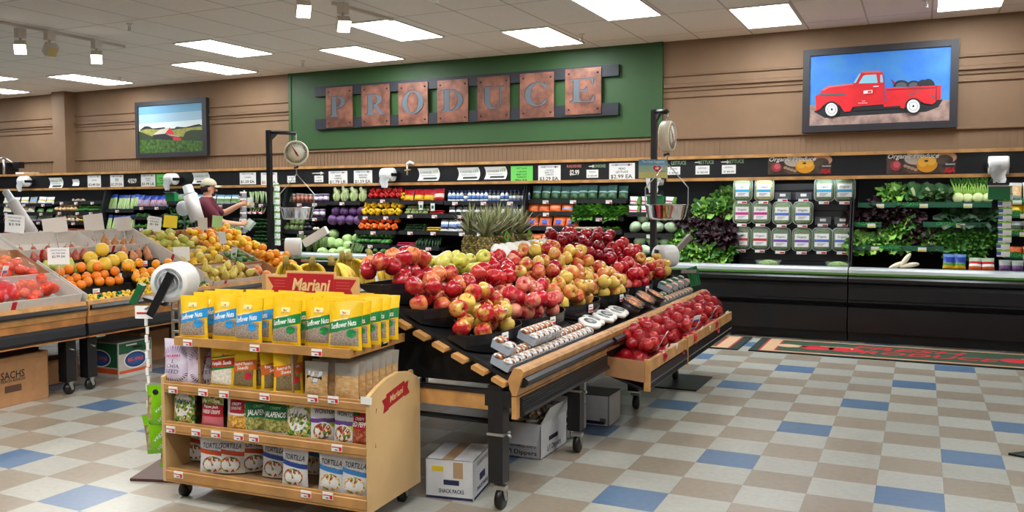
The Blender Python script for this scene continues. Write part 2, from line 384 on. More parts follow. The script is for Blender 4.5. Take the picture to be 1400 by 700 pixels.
for L, u0, u1, v0, v1 in plates:
    x0 = W2(u0, (v0+v1)/2, WY-.1)[0]; x1 = W2(u1, (v0+v1)/2, WY-.1)[0]
    zc = W2((u0+u1)/2, (v0+v1)/2, WY-.1)[1]; hh = .288
    b = MB(); b.box(x0, x1, -.075, -.06, zc-hh, zc+hh, COPPER); pl = b.build('letter_plate', t)
    w_ = (x1-x0); lh = .29 if L != 'O' else .30; lw = w_*.72 if L not in 'O' else w_*.76
    b = MB(); ox = (x0+x1)/2-lw/2; oz = zc-.135
    for qi, q in enumerate(LET[L]):
        pp = [(ox+p[0]*lw, oz+p[1]*lh) for p in q]; b.prism([(p[0]-.009, p[1]+.006) for p in pp], -.0762-.00001*qi, -.0752, LSHADE, 'y'); b.prism(pp, -.0795-.00012*qi, -.0766, GREYL, 'y')
    b.build('letter', pl)
    for sx in (.1, .9):
        for sz in (-.78, .78):
            q = MB(); q.lathe([(.013, 0), (.011, .008), (0, .009)], BLACK, 10, Tr(x0+w_*sx, -.075, zc+hh*sz) @ Rx(pi/2)); q.build('bolt', pl)
# truck picture
def picture(name, lab, cu, cv, sc, frame, inner, layers, texts=()):
    """flat framed print: outlines given in the picture's own coordinates"""
    Y = WY-.075
    def P(x, y): q = at(cu+x/sc, cv+y/sc, Y=Y); return (q.x, q.z)
    t = thing(name, lab, 'picture', (0, Y, 0))
    fx = [P(*p) for p in frame]; ix = [P(*p) for p in inner]
    x0 = sum(fx[i][0] for i in (0, 3))/2; x1 = sum(fx[i][0] for i in (1, 2))/2; z1 = (fx[0][1]+fx[1][1])/2; z0 = (fx[2][1]+fx[3][1])/2
    a0 = sum(ix[i][0] for i in (0, 3))/2; a1 = sum(ix[i][0] for i in (1, 2))/2; c1 = (ix[0][1]+ix[1][1])/2; c0 = (ix[2][1]+ix[3][1])/2
    FR = M('picture_frame', (34, 32, 36), .5)
    b = MB()
    for q in ((x0, x1, z0, c0), (x0, x1, c1, z1), (x0, a0, c0, c1), (a1, x1, c0, c1)): b.box(q[0], q[1], -.015, .06, q[2], q[3], FR)
    b.build('frame', t)
    b = MB(); e = 0
    b.box(a0, a1, .005, .05, c0, c1, layers[0])
    for mat, poly in layers[1:]:
        e -= .0006; pts = [P(*p) for p in poly]; pts = [(min(max(p[0], a0), a1), min(max(p[1], c0), c1)) for p in pts]
        b.add([(p[0], .005+e, p[1]) for p in pts], [tuple(range(len(pts)))], mat)
    for txt, x, y, h, mat in texts:
        p = P(x, y); b.text(txt, h, mat, plane_T((p[0], .005+e-.001, p[1]), *WALLFACE))
    b.build('print', t)
def arc(cx, cy, rx, ry, a0=0, a1=360, n=24): return [(cx+rx*cos(radians(a0+(a1-a0)*i/n)), cy-ry*sin(radians(a0+(a1-a0)*i/n))) for i in range(n+(0 if a1-a0 == 360 else 1))]
PB = M('print_blue', (38, 112, 205), .6, rgb2=(60, 128, 190), nscale=5); PG = M('print_ground', (120, 98, 92), .7, rgb2=(168, 140, 128), nscale=12)
PR = M('print_red', (200, 24, 34), .5, noise=.12, nscale=6); PRD = M('print_darkred', (120, 22, 28), .6); PK = M('print_black', (20, 22, 28), .6); PW = M('print_white', (225, 225, 222), .6)
PGL = M('print_glass', (130, 185, 205), .5); PGR = M('print_grey', (78, 80, 82), .6); PPK = M('print_pink', (205, 95, 90), .6)
picture('framed_print', 'black framed picture of an old red pickup truck on blue', 1090, 45, 4.826, [(42, 115), (1075, 38), (1050, 625), (30, 658)], [(88, 152), (1020, 88), (1000, 580), (75, 612)],
 [PB, (PG, [(60, 478), (1030, 438), (1030, 640), (60, 640)]), (PK, [(110, 520), (170, 480), (960, 440), (930, 490), (850, 520), (400, 545), (180, 560)]),
  (PK, arc(688, 355, 55, 44, 0, 180)), (PGR, arc(688, 355, 40, 30, 0, 180)), (PK, arc(770, 352, 50, 38, 0, 180)), (PGR, arc(770, 352, 36, 26, 0, 180)), (PK, arc(830, 348, 40, 40, 0, 180)), (PK, arc(865, 345, 42, 42, 0, 180)),
  (PRD, [(612, 300), (650, 330), (640, 345)]), (PR, [(585, 365), (950, 345), (945, 440), (870, 452), (585, 470)]), (PRD, [(590, 372), (915, 358), (912, 366), (590, 380)]), (PRD, [(915, 350), (922, 350), (920, 440), (912, 440)]),
  (PK, [(365, 490), (700, 470), (690, 495), (380, 515)]), (PR, [(570, 465), (690, 455), (690, 480), (570, 488)]),
  (PR, [(150, 400), (165, 375), (200, 352), (370, 334), (418, 266), (440, 252), (540, 250), (565, 262), (575, 330), (578, 470), (365, 488), (350, 515), (310, 520), (285, 480)]),
  (PGL, [(372, 330), (408, 270), (420, 268), (386, 330)]), (PGL, [(405, 334), (436, 284), (450, 278), (522, 274), (530, 330)]), (PGL, [(547, 278), (560, 274), (568, 326), (548, 328)]),
  (PPK, [(165, 375), (205, 352), (365, 335), (372, 342), (210, 362), (172, 384)]), (PPK, [(425, 262), (445, 254), (540, 252), (556, 262), (530, 262), (440, 266)]),
  (PR, [(120, 415), (150, 402), (310, 398), (340, 410), (358, 440), (365, 490), (350, 518), (310, 520), (275, 470), (225, 452), (180, 470), (155, 500), (125, 515)]), (PGR, [(135, 412), (160, 402), (325, 400), (322, 412), (180, 418)]),
  (PR, [(680, 495), (690, 415), (730, 385), (800, 374), (860, 380), (905, 410), (915, 455), (890, 472), (835, 465), (800, 435), (755, 432), (725, 455), (705, 500)]), (PGR, [(720, 415), (760, 398), (820, 388), (760, 408)]), (PGR, [(870, 405), (902, 415), (908, 440), (890, 425)]),
  (PK, arc(226, 506, 52, 54)), (PW, arc(226, 506, 40, 43)), (PGR, arc(228, 505, 28, 30)), (PW, arc(228, 505, 25, 27)), (PK, arc(229, 505, 7, 8)),
  (PK, arc(766, 484, 54, 54)), (PW, arc(766, 484, 42, 43)), (PGR, arc(766, 484, 29, 30)), (PW, arc(766, 484, 26, 27)), (PK, arc(766, 484, 7, 8)),
  (PW, [(502, 352), (537, 350), (537, 356), (502, 358)]), (PW, [(438, 382), (497, 378), (496, 398), (437, 402)]), (PR, [(466, 383), (492, 382), (491, 396), (465, 397)])],
 [('TNT', 438, 455, .018, PW), ('TOMATOES', 432, 468, .018, PW)])
picture('framed_print', 'black framed picture of a red barn in green fields', 180, 125, 7.365, [(33, 113), (750, 60), (768, 652), (52, 672)], [(68, 155), (708, 108), (722, 605), (78, 620)],
 [M('print_sky', (150, 185, 205), .6), (M('print_skyhi', (104, 160, 195), .6), [(60, 100), (730, 90), (730, 190), (60, 240)]), (M('print_skylo', (205, 218, 220), .6), [(60, 330), (730, 280), (730, 420), (60, 420)]),
  (PK, [(85, 385), (130, 350), (170, 350), (210, 372), (330, 360), (340, 376), (430, 372), (450, 355), (540, 360), (640, 335), (680, 328), (730, 345), (730, 400), (80, 400)]),
  (M('print_field', (120, 128, 56), .7, rgb2=(160, 150, 70), nscale=14), [(85, 395), (150, 378), (300, 385), (420, 385), (520, 372), (730, 348), (730, 480), (80, 480)]), (M('print_darkgreen', (40, 56, 30), .7), [(65, 400), (120, 420), (200, 450), (520, 455), (540, 410), (590, 390), (730, 385), (730, 510), (65, 510)]),
  (M('print_grass', (26, 52, 14), .7, rgb2=(72, 110, 28), nscale=18), [(65, 490), (300, 480), (730, 500), (730, 640), (65, 640)]), (PRD, [(215, 440), (340, 420), (420, 440), (505, 470), (505, 492), (215, 480)]), (PK, [(215, 440), (345, 425), (420, 470), (415, 492), (215, 480)]),
  (M('print_roof', (196, 190, 172), .6), [(215, 436), (282, 385), (385, 362), (335, 425)]), (M('print_barnred', (196, 32, 40), .6), [(385, 362), (432, 432), (400, 440), (338, 424)]), (M('print_roof2', (150, 150, 140), .6), [(345, 430), (425, 436), (488, 452), (470, 458), (390, 446)]), (M('print_barnred', ), [(415, 458), (485, 460), (505, 490), (420, 490)])])

# ------------------------------------------------------------------ header board over the cases
HY = 1.33
hz0, hz1 = 1.69, 1.925
t = thing('header_board', 'long black board with oak edges above the refrigerated cases', 'header board', (0, HY, 0))
CORR = M('black_corrugated', (26, 27, 32), .5)
b = MB(); b.box(XL+.3, XR-.02, 0, .03, hz0, hz1, CORR)
z = hz0+.03
while z < hz1-.02: b.box(XL+.3, XR-.02, -.003, 0, z, z+.006, CORR); z += .016
b.build('black_face', t)
for z0, z1 in ((hz0-.022, hz0+.012), (hz1-.012, hz1+.022)): MB().box(XL+.3, XR-.02, -.028, .03, z0, z1, OAK).build('oak_edge', t)
MB().box(XL+.3, XR-.02, .031, WY-HY-.05, hz1-.01, hz1+.012, M('top_board', (120, 92, 62), .7)).build('top_board', t)
SY = HY-.004
def rect_at(u0, u1, v0, v1, Y): a = at(u0, (v0+v1)/2, Y=Y); c = at(u1, (v0+v1)/2, Y=Y); m1 = at((u0+u1)/2, v0, Y=Y); m0 = at((u0+u1)/2, v1, Y=Y); return a.x, c.x, m0.z, m1.z
def card(name, lab, cat, u0, u1, v0, v1, lines, paper=PAPERW, ink=INK, group=None, tilt=0, top=True):
    x0, x1, z0, z1 = rect_at(u0, u1, v0, v1, SY); w_, h = x1-x0, z1-z0; hw, hh = w_/2, h/2
    b = MB(); b.box(-hw, hw, -.003, 0, -hh, hh, paper); T = lambda z: plane_T((0, -.0035, z), *WALLFACE)
    if top:
        b.text('HOMETOWN FOOD', h*.13, BLUEINK, T(hh-h*.15), bold=.01, wid=w_*.8); b.lathe([(h*.06, 0), (0, .001)], RED, 10, plane_T((hw*.55, -.004, hh-h*.11), *WALLFACE))
    for txt, sz, pos, mt in lines: b.text(txt, h*sz, mt or ink, T(-hh+h*pos), bold=.012, wid=min(w_*.88, h*sz*.62*len(txt)))
    o = b.build(name, None, ((x0+x1)/2, SY, (z0+z1)/2), (0, tilt, 0)); return tag(o, lab, cat, group)
LIME = M('lime_paper', (112, 214, 96), .7)
G1 = 'price cards on the header board'
for u0, u1, v0, v1, l, lab in [(120, 138, 240, 256, [('COLLARD', .14, .55, None), ('$2.49 EA', .3, .12, None)], 'white header price card reading $2.49 EA'), (151, 169, 239.5, 255.5, [('GREENS', .12, .62, None), ('CELERY', .12, .48, None), ('$2.29 EA.', .3, .12, None)], 'white header price card reading $2.29 EA above the celery'),
  (193, 212.5, 238.5, 255, [('BROCCOLI', .12, .62, None), ('CROWNS', .12, .46, None), ('$2.99 LB.', .3, .12, None)], 'white header price card reading $2.99 LB beside the lime card'), (328, 350, 236, 252, [('CUCUMBERS', .12, .55, None), ('$1.29 EA.', .32, .12, None)], 'white header price card reading $1.29 EA'),
  (357, 379, 236, 253, [('LONG', .12, .55, None), ('$2.49 EA.', .32, .12, None)], 'white header price card behind the scale post'), (449.5, 475, 234, 252.5, [('GREEN', .17, .6, None), ('CABBAGE', .15, .42, None), ('$1.79 LB.', .32, .1, None)], 'white header price card reading GREEN CABBAGE'),
  (484, 509, 233, 252, [('GREEN BELL', .13, .62, None), ('PEPPERS', .15, .44, None), ('$1.59 EA.', .32, .1, None)], 'white header price card reading PEPPERS'), (736, 766.5, 226, 248, [('1 LB BAG', .11, .66, None), ('BABY CUT', .12, .52, None), ('CARROTS', .12, .38, None), ('$3.29 EA.', .3, .07, None)], 'white header price card reading BABY CUT CARROTS'),
  (833, 868, 223, 246, [('HEAD', .17, .62, None), ('LETTUCE', .17, .42, None), ('$2.99 EA.', .32, .1, None)], 'white header price card reading HEAD LETTUCE')]:
    card('price_card', lab, 'price card', u0, u1, v0, v1, l, group=G1)
card('price_card', 'lime green header price card behind a bag roll', 'price card', 214, 229, 238, 254, [('ASPARAGUS', .14, .6, None), ('CROWNS', .14, .4, None), ('$1.99 LB', .25, .1, None)], LIME, top=False, group=G1)
card('price_card', 'lime green header price card reading 99 cents', 'price card', 698.5, 728.5, 227, 249.5, [('1 LB BAG', .12, .62, None), ('BABY CUT', .14, .44, None), ('CARROTS', .14, .28, None), ('99¢ EA.', .2, .06, None), ('HOT VALUE', .12, .82, M('dark_green_ink', (20, 80, 40), .7))], LIME, top=False, group=G1)
for u0, u1, v0, v1, lab in [(393, 404, 240.5, 249.5, 'small white tag framed by the hanging scale wires'), (430, 442, 240, 249, 'small white tag left of the green cabbage price card'), (802, 818, 232, 243, 'small white tag under the word ONIONS'), (912, 930, 228, 239, 'small white tag behind the right scale chain'), (951, 970, 226.5, 238.5, 'small white tag under the middle word LETTUCE'), (987, 1006, 225.5, 237.5, 'small white tag under the right word LETTUCE')]:
    card('shelf_tag', lab, 'price tag', u0, u1, v0, v1, [('2/ $5.00', .24, .16, None), ('SAVINGS', .2, .66, BLUEINK)], top=False, group='small tags on the header board')
CHALK = M('chalk_white', (225, 225, 215), .8); PALEG = M('pale_green_letters', (140, 170, 130), .7); SALM = M('salmon_letters', (200, 110, 95), .7)
def lettering(lab, u0, u1, v0, v1, txt, mat, shear=0):
    x0, x1, z0, z1 = rect_at(u0, u1, v0, v1, SY); b = MB(); b.text(txt, (z1-z0)*1.35, mat, plane_T(((x0+x1)/2, -.003, z0), *WALLFACE), bold=.03, wid=x1-x0, shear=shear)
    tag(b.build('stick_on_lettering', None, (0, SY, 0)), lab, 'lettering', 'stick-on words on the header board')
lettering('salmon word RADISHES on the header board', 775, 795, 225, 229, 'RADISHES', SALM); lettering('white price 2.99 under the word RADISHES', 779, 792, 232, 239, '$2.99', CHALK)
lettering('pale green word ONIONS on the header board', 812, 828, 224.5, 229, 'ONIONS', PALEG); lettering('left pale green word LETTUCE, behind the scale chain', 918, 938, 220, 225, 'LETTUCE', PALEG)
lettering('middle pale green word LETTUCE on the header board', 955, 976, 219, 224, 'LETTUCE', PALEG); lettering('right pale green word LETTUCE on the header board', 995, 1017, 218, 223, 'LETTUCE', PALEG)
lettering('white price 4/29 between two white cards', 175, 187, 244, 250, '4/$29', CHALK)
def arrow(u, v, L, lab):
    p = at(u, v, Y=SY); k = L; b = MB(); b.prism([(0, 0), (k*.7, .004), (k*.7, .018), (k, -.004), (k*.7, -.026), (k*.7, -.012), (0, -.01)], -.003, 0, CHALK, 'y'); tag(b.build('stick_on_arrow', None, (p.x, SY, p.z)), lab, 'arrow', 'white arrows on the header board')
for u, v, L, lab in ((427, 236.5, .2, 'white arrow left of the green cabbage price card'), (805, 227, .07, 'white arrow before the word ONIONS'), (950, 221.5, .06, 'white arrow before the middle word LETTUCE'), (986, 221, .09, 'white arrow before the right word LETTUCE')): arrow(u, v, L, lab)
LEAFG = M('leaf_print', (110, 165, 40), .6); DKPR = M('dark_print', (50, 62, 52), .6); GRYT = M('grey_text', (120, 122, 124), .7)
for i, (u0, u1, v0, v1, lab) in enumerate([(68, 86, 243, 257, 'curled white header sign with green leaves, nearest the left edge'), (264, 286, 236, 251, 'curled white header sign above the man in the cap'), (572, 600, 230, 247, 'curled white header sign right of the hanging clamp'), (626, 655, 229, 246, 'curled white header sign, left one of the close pair'), (663, 692, 228, 245, 'curled white header sign beside the lime 99 cents card')]):
    x0, x1, z0, z1 = rect_at(u0, u1, v0, v1, SY); w_, h = x1-x0, z1-z0
    fn = lambda p: (p[0]+w_*.06*(1-(p[2]/h*2)**2), -.006-.02*(p[2]/h*2)**2, p[2])
    b = MB(); b.grid(4, 8, lambda a, c: fn(((a-.5)*w_, 0, (c-.5)*h)), lambda a, c: PAPERW)
    P = lambda q: fn((q[0], 0, q[2])); L = .002
    def put(pts, mat): vs = [fn((p[0]*w_, 0, p[1]*h)) for p in pts]; b.add([(p[0], p[1]-L, p[2]) for p in vs], [tuple(range(len(vs)))], mat)
    for k in range(3): put([(.16+k*.1, .1), (.2+k*.1, .12), (.36+k*.06, .46), (.26+k*.07, .3)], LEAFG)
    put([(-.4, -.08), (.3, -.08), (.3, -.12), (-.4, -.12)], GRYT); put([(-.25, -.24), (.38, -.24), (.42, -.33), (.38, -.42), (-.25, -.42), (-.28, -.33)], DKPR)
    for txt, zz, s in (('BETTER', .3, .14), ('CHOICES', .08, .22)):
        q = plane_T((-w_*.13, -.03, zz*h), *WALLFACE); b.text(txt, h*s, GRYT, plane_T((-w_*.1, -.012, zz*h), *WALLFACE), bold=.01, wid=w_*.55)
    tag(b.build('curled_sign', None, ((x0+x1)/2, SY, (z0+z1)/2)), lab, 'sign', 'curled leaf signs on the header board')
x0, x1, z0, z1 = rect_at(100, 109, 245, 254, SY)
b = MB(); b.grid(2, 6, lambda a, c: ((a-.5)*(x1-x0), -.004-.02*(c*2-1)**2, (c-.5)*(z1-z0)), lambda a, c: PAPERW); tag(b.build('curled_tag', None, ((x0+x1)/2, SY, (z0+z1)/2)), 'small curled white tag left of the $2.49 card', 'price tag')
# organic banners
for u0, u1, v0, v1, lab in ((1050, 1137, 212, 238, 'Organic Produce vegetable banner above the clamshell salads'), (1212, 1307, 207, 237, 'Organic Produce vegetable banner at the right, above the fennel')):
    x0, x1, z0, z1 = rect_at(u0, u1, v0, v1, SY); w_, h = x1-x0, z1-z0
    b = MB(); b.box(-w_/2, w_/2, -.002, 0, -h/2, h/2, M('banner_dark', (44, 34, 30), .6, rgb2=(92, 74, 62), nscale=9)); e = [-.0025]
    def blob(cx, cy, rx, ry, mat, a0=0, a1=360): e[0] -= .0003; pts = arc(cx, -cy, rx, ry, a0, a1, 20); b.add([(p[0]*w_, e[0], -p[1]*h) for p in pts], [tuple(range(len(pts)))], mat)
    blob(-.08, .18, .16, .28, M('banner_pale', (190, 176, 160), .6)); blob(-.36, -.12, .08, .24, M('banner_radish', (170, 50, 60), .6)); blob(-.35, -.08, .05, .15, M('banner_radish2', (205, 95, 100), .6))
    for k in range(4): blob(-.22+k*.05, -.15-.06*k, .03, .07, M('banner_shell', (175, 140, 110), .6))
    blob(.09, -.1, .15, .36, M('banner_squash', (222, 150, 28), .5)); blob(.03, .02, .07, .22, M('banner_squash2', (240, 180, 60), .5)); blob(.15, .05, .07, .2, M('banner_squash2')); blob(.08, .06, .03, .05, M('banner_dark'))
    blob(.36, .2, .15, .26, M('banner_bread', (206, 150, 115), .6)); blob(.34, .08, .12, .24, M('banner_dark')); blob(.28, .44, .08, .06, M('banner_orange', (210, 100, 60), .6))
    b.text('Organic Produce', h*.32, PAPERW, plane_T((-.12*w_, e[0]-.001, .2*h), *WALLFACE), shear=.3, bold=.02, wid=w_*.74)
    b.text('Hometown', h*.12, PAPERW, plane_T((.42*w_, e[0]-.001, -.14*h), *WALLFACE), bold=.01, wid=w_*.13)
    b.text('IGA', h*.32, RED, plane_T((.41*w_, e[0]-.001, -.48*h), *WALLFACE), shear=.25, bold=.06, wid=w_*.15)
    tag(b.build('banner', None, ((x0+x1)/2, SY, (z0+z1)/2)), lab, 'banner', 'Organic Produce banners')
# plastic bag rolls hung on the header
ROLL = M('plastic_roll', (226, 226, 222), .45); FILM = M('clear_film', (214, 218, 220), .3)
def roll_on_header(u, v, lab, green=None, sc=1.0):
    p = at(u, v, Y=HY-.12); t = thing('bag_roll', lab, 'bag roll', (p.x, HY-.0, p.z), group='bag rolls on the header board')
    b = MB(); b.box(.09, .098, -.2, -.03, -.02, .02, BLACK); b.box(-.1, .1, -.029, -.024, -.05, .05, BLACK); b.box(-.098, -.09, -.2, -.03, -.02, .02, BLACK); b.build('bracket', t)
    MB().lathe([(.02, -.085), (.085, -.085), (.088, -.07), (.088, .07), (.085, .085), (.02, .085)], ROLL, 20, Tr(0, -.13, 0) @ Ry(pi/2)).build('roll', t)
    b = MB(); b.grid(4, 5, lambda a, c: ((a-.5)*(.15-.05*c)+.01*sin(9*c), -.215-.02*sin(5*a+3*c), -.0-.17*c), lambda a, c: FILM); b.build('loose_bag', t)
    if green:
        b = MB(); b.box(-.09, .09, -.2, -.1, -.19, -.15, BLACK); b.box(-.085, .085, -.205, -.12, -.205, -.19, STEEL); b.build('tie_box', t)
        MB().box(-.08, .1, -.18, -.1, -.33, -.206, GREENP).build('green_tie_bundle', t)
for u, v, lab, g in ((34, 248, 'white plastic bag roll on the header at the far left', 0), (235, 245, 'white plastic bag roll on the header beside the lime card', 1), (531, 239, 'white plastic bag roll on the header between pepper card and clamp', 0), (896, 243, 'bag roll with green ties behind the right scale post', 1), (1365, 226, 'white bag roll with green twist ties at the right edge', 1)): roll_on_header(u, v, lab, g)
p = at(557, 232, Y=HY-.05); b = MB(); b.tube([(0, 0, .07), (0, 0, -.07)], .012, STEEL); b.tube([(-.04, 0, -.01), (.05, 0, .0)], .01, M('brass', (190, 160, 80), .3, metal=.8)); b.tube([(0, 0, .07), (.04, .0, .1), (.09, .02, .07)], .018, PAPERW); tag(b.build('hanging_clamp', None, (p.x, HY-.055, p.z)), 'small metal clamp on the header above the bagged peppers', 'clamp')
# black device on top of the header at the left edge
p = at(8, 238, Y=1.5); t = thing('overhead_device', 'black device with a metal arm standing on the header at the left edge', 'device', (p.x, 1.55, hz1+.012))
MB().box(-.25, .12, -.12, .12, 0, .22, BLACK).build('body', t); b = MB(); b.tube([(.08, -.14, 0), (.08, -.14, .27)], .025, STEEL); b.tube([(-.3, -.14, .24), (.08, -.14, .31), (.3, -.14, .22)], .012, STEEL); b.build('arm', t); MB().box(.17, .36, -.05, .05, .12, .23, BLACK).build('side_box', t)
p = at(30, 236, Y=1.5); b = MB(); b.box(-.1, .1, -.05, .08, 0, .05, PAPERW); b.box(.12, .34, -.04, .08, 0, .045, M('tan_card', (200, 170, 130), .7)); tag(b.build('flat_packet', None, (p.x, 1.5, hz1+.012)), 'pale flat packet lying on the header at the left', 'packet')
# ------------------------------------------------------------------ refrigerated cases
CASEB = M('case_black', (20, 20, 23), .38, noise=.25, nscale=4); CASEI = M('case_inner_black', (16, 16, 18), .6)
ALUM = M('aluminium_rail', (186, 190, 190), .35, metal=.6); GSTR = M('green_rail_strip', (96, 150, 66), .5); TAGR = M('tag_red', (200, 40, 50), .6)
SOFF = M('soffit_grey', (66, 68, 64), .6); LEDM = M('case_lamp', (235, 245, 255), emit=CASE_LIGHT); GSH = M('green_shelf_edge', (24, 92, 62), .5); GTX = M('green_shelf_text', (70, 190, 90), .6); YTAG = M('yellow_tag', (225, 220, 60), .6)
BX = [-19.6, -15.2, -11.55, -7.9, -4.2, -.47, 3.72]
CASES = []
wher = ['at the far left, out of the picture', 'at the left edge, with onions and celery', 'behind the man in the cap', 'with the cabbages and bell peppers', 'with the bottles, carrots and wrapped lettuce', 'with clamshell salads and organic greens at the right']
for i in range(6):
    x0, x1 = BX[i]+.006, BX[i+1]-.006
    t = thing('refrigerated_case', 'black open refrigerated produce case '+wher[i], 'refrigerated case', ((x0+x1)/2, 1.05, 0), group='refrigerated cases along the back wall')
    h = (x1-x0)/2; y = lambda q: q-1.05
    b = MB(); b.prism([(y(1.1), 0), (y(1.1), .1), (y(1.0), .11), (y(.99), .36), (y(1.02), .38), (y(1.0), .405), (y(1.0), .56), (y(1.02), .6), (y(1.15), .62), (y(2.04), .62), (y(2.04), 0)], -h, h, CASEB)
    b.prism([(y(1.0), .4), (y(.975), .415), (y(.975), .43), (y(1.0), .44)], -h, h, BLACK); b.build('base_cabinet', t)
    b = MB(); b.prism([(y(1.12), .6), (y(1.0), .6), (y(.965), .62), (y(.96), .655), (y(.985), .675), (y(1.12), .68)], -h, h, BLACK, smooth=False); b.build('bumper', t)
    b = MB(); b.prism([(y(1.12), .68), (y(1.0), .68), (y(.985), .692), (y(.985), .712), (y(1.12), .712)], -h, h, GSTR); b.prism([(y(1.14), .712), (y(.99), .712), (y(1.0), .74), (y(1.04), .762), (y(1.14), .765)], -h, h, ALUM); b.build('rail', t)
    MB().box(-h, h, y(1.141), y(1.97), .621, .665, CASEI).build('bottom_deck', t)
    MB().box(-h, h, y(1.98), y(2.04), .621, 1.696, CASEI).build('back_panel', t)
    MB().box(-h, h, y(1.365), y(2.04), 1.697, 1.703, SOFF).build('canopy', t)
    b = MB(); b.box(-h+.1, h-.1, y(1.37), y(1.42), 1.682, 1.696, ALU); b.box(-h+.12, h-.12, y(1.375), y(1.415), 1.676, 1.681, LEDM); b.build('case_lamp', t)
    for sx in (-h, h-.012): MB().prism([(y(1.16), .67), (y(1.5), 1.69), (y(1.975), 1.69), (y(1.975), .67)], sx, sx+.012, CASEI).build('end_panel', t)
    CASES.append((x0, x1, t, (x0+x1)/2))
def lipY(z): return 1.24+(z-.75)*.36
def lip(u, v):
    Y = 1.4
    for _ in range(6): p = at(u, v, Y=Y); Y = lipY(p.z)
    return p
def owner(x):
    for c in CASES:
        if c[0] <= x <= c[1]: return c
    return CASES[-1]
ntag = {}
def shelf(u0, u1, v, green=False, tags=True, vb=None):
    a = lip(u0, v); c = lip(u1, vb if vb else v); x0, x1 = a.x, c.x; z = (a.z+c.z)/2; Y = lipY(z); own = owner((x0+x1)/2)
    x0 = max(x0, own[0]+.02); x1 = min(x1, own[1]-.02); ox, oy = own[3], 1.05
    b = MB(); e = GSH if green else CASEI
    b.prism([(Y-oy, z-.028), (Y-oy+.004, z+.025), (Y-oy+.02, z+.025), (Y-oy+.022, z), (1.97-oy, z+.03), (1.97-oy, z+.01), (Y-oy+.03, z-.028)], x0-ox, x1-ox, e)
    sh = b.build('shelf', own[2])
    if green:
        q = MB(); q.text('ORGANIC', .05, GTX, plane_T(((x0+x1)/2-ox-.1*(x1-x0), Y-oy-.0005, z-.01), *WALLFACE, lift=.002), bold=.02); q.build('shelf_lettering', sh)
    if tags:
        n = max(1, int((x1-x0)/.33))
        for k in range(n):
            xx = x0+(k+.5)*(x1-x0)/n+U(-.05, .05)-ox; q = MB(); zz = -.03
            q.box(-.038, .038, -.004, 0, -.02, .022, PAPERW)
            if green: q.box(-.036, .03, -.005, -.004, -.016, -.004, YTAG)
            else: q.box(.008, .036, -.005, -.004, -.018, .0, TAGR); q.box(-.03, .03, -.005, -.004, .008, .012, RED)
            q.build('price_tag', sh, (xx, Y-oy-.002, z-.012))
    return sh
SH = [(0, 70, 280), (0, 42, 292), (42, 72, 292), (0, 22, 303), (22, 66, 304), (74, 140, 277), (71, 138, 291), (66, 134, 305), (182, 226, 284), (180, 222, 298), (178, 215, 313), (228, 262, 277), (262, 318, 281), (318, 372, 280), (384, 446, 279), (418, 441, 299), (383, 436, 317),
      (446, 492, 277.5), (500, 546, 274), (489, 546, 297), (485, 541, 317.5), (478, 532, 336), (547, 606, 276.5), (547, 609, 295), (545, 611, 318), (537, 600, 339), (607, 722, 277), (609, 715, 295.5), (611, 712, 319.5), (722, 856, 275), (714, 784, 292), (711, 783, 312), (708, 770, 332), (785, 852, 299), (783, 850, 317), (856, 926, 293), (853, 920, 322)]
for a in SH: shelf(*a)
for a in [(1173, 1356, 280), (1168, 1205, 307), (1262, 1352, 307), (1167, 1290, 339), (1376, 1420, 275), (1376, 1420, 294), (1376, 1420, 319), (1374, 1420, 350)]: shelf(*a, green=True)

# ------------------------------------------------------------------ shapes of produce and packs
def noisy(c, k, seed):
    r = random.Random(seed); ph = [(r.uniform(0, 6.28), r.uniform(0, 6.28), r.uniform(0, 6.28), r.uniform(.6, 1.6)) for _ in range(4)]
    def fn(p):
        x, y, z = p; s = 1
        for a, b_, c_, f in ph: s += k*sin(a+x*c*f)*cos(b_+y*c*f)*sin(c_+z*c*f)
        return (x*s, y*s, z*s)
    return fn
def m_ell(name, rx, ry, rz, mat, k=0, c=30, seg=12, rings=8, seed=1, stem=None, sm=None):
    b = MB(); b.ell((0, 0, 0), rx, ry, rz, mat, seg, rings, fn=noisy(c, k, seed) if k else None)
    if stem: b.tube([(0, 0, rz*.9), (rx*.1, 0, rz*1.05+stem)], rx*.13, sm, 6)
    return b.mesh(name)
def m_pepper(mat, seed):
    st = M('pepper_stem', (70, 120, 40), .6)
    def fn(p, a): s = 1+.13*cos(4*a+seed); return (p[0]*s, p[1]*s, p[2]+.004*cos(4*a+seed))
    b = MB(); b.lathe([(0, -.045), (.02, -.05), (.036, -.038), (.043, -.01), (.046, .015), (.042, .034), (.028, .043), (.01, .036), (0, .035)], mat, 16, fn=fn); b.tube([(0, 0, .034), (.004, 0, .052), (.012, 0, .066)], .007, st, 6); return b.mesh('bell_pepper')
def leaf(b, T, L, w, mat, ruf, droop, mid=None, r=rnd, nu=5, nv=6):
    ph = r.uniform(0, 6)
    def fn(u, v):
        s = u*2-1; ww = w*sin(min(1, v*1.05+.08)*pi*.78+.25)
        return (s*ww, -droop*v*v*L+abs(s)*w*.3+ruf*sin(ph+9*v+4*s)*abs(s), v*L-.25*droop*v*v*v*L*abs(1))
    b.grid(nu, nv, fn, (lambda u, v: mid if mid and abs(u-.5) < .12 and v < .7 else mat), True, T)
def m_leafy(name, mats, n, L, w, spread, ruf=.02, droop=.4, mid=None, seed=1):
    r = random.Random(seed); b = MB()
    for i in range(n):
        a = 6.283*i*.618; q = spread*(.15+.85*(i+.5)/n)
        T = Rz(a) @ Tr(0, -.015, 0) @ Rx(q*1.2); leaf(b, T, L*r.uniform(.75, 1.1), w*r.uniform(.8, 1.15), r.choice(mats), ruf, droop, mid, r)
    return b.mesh(name)
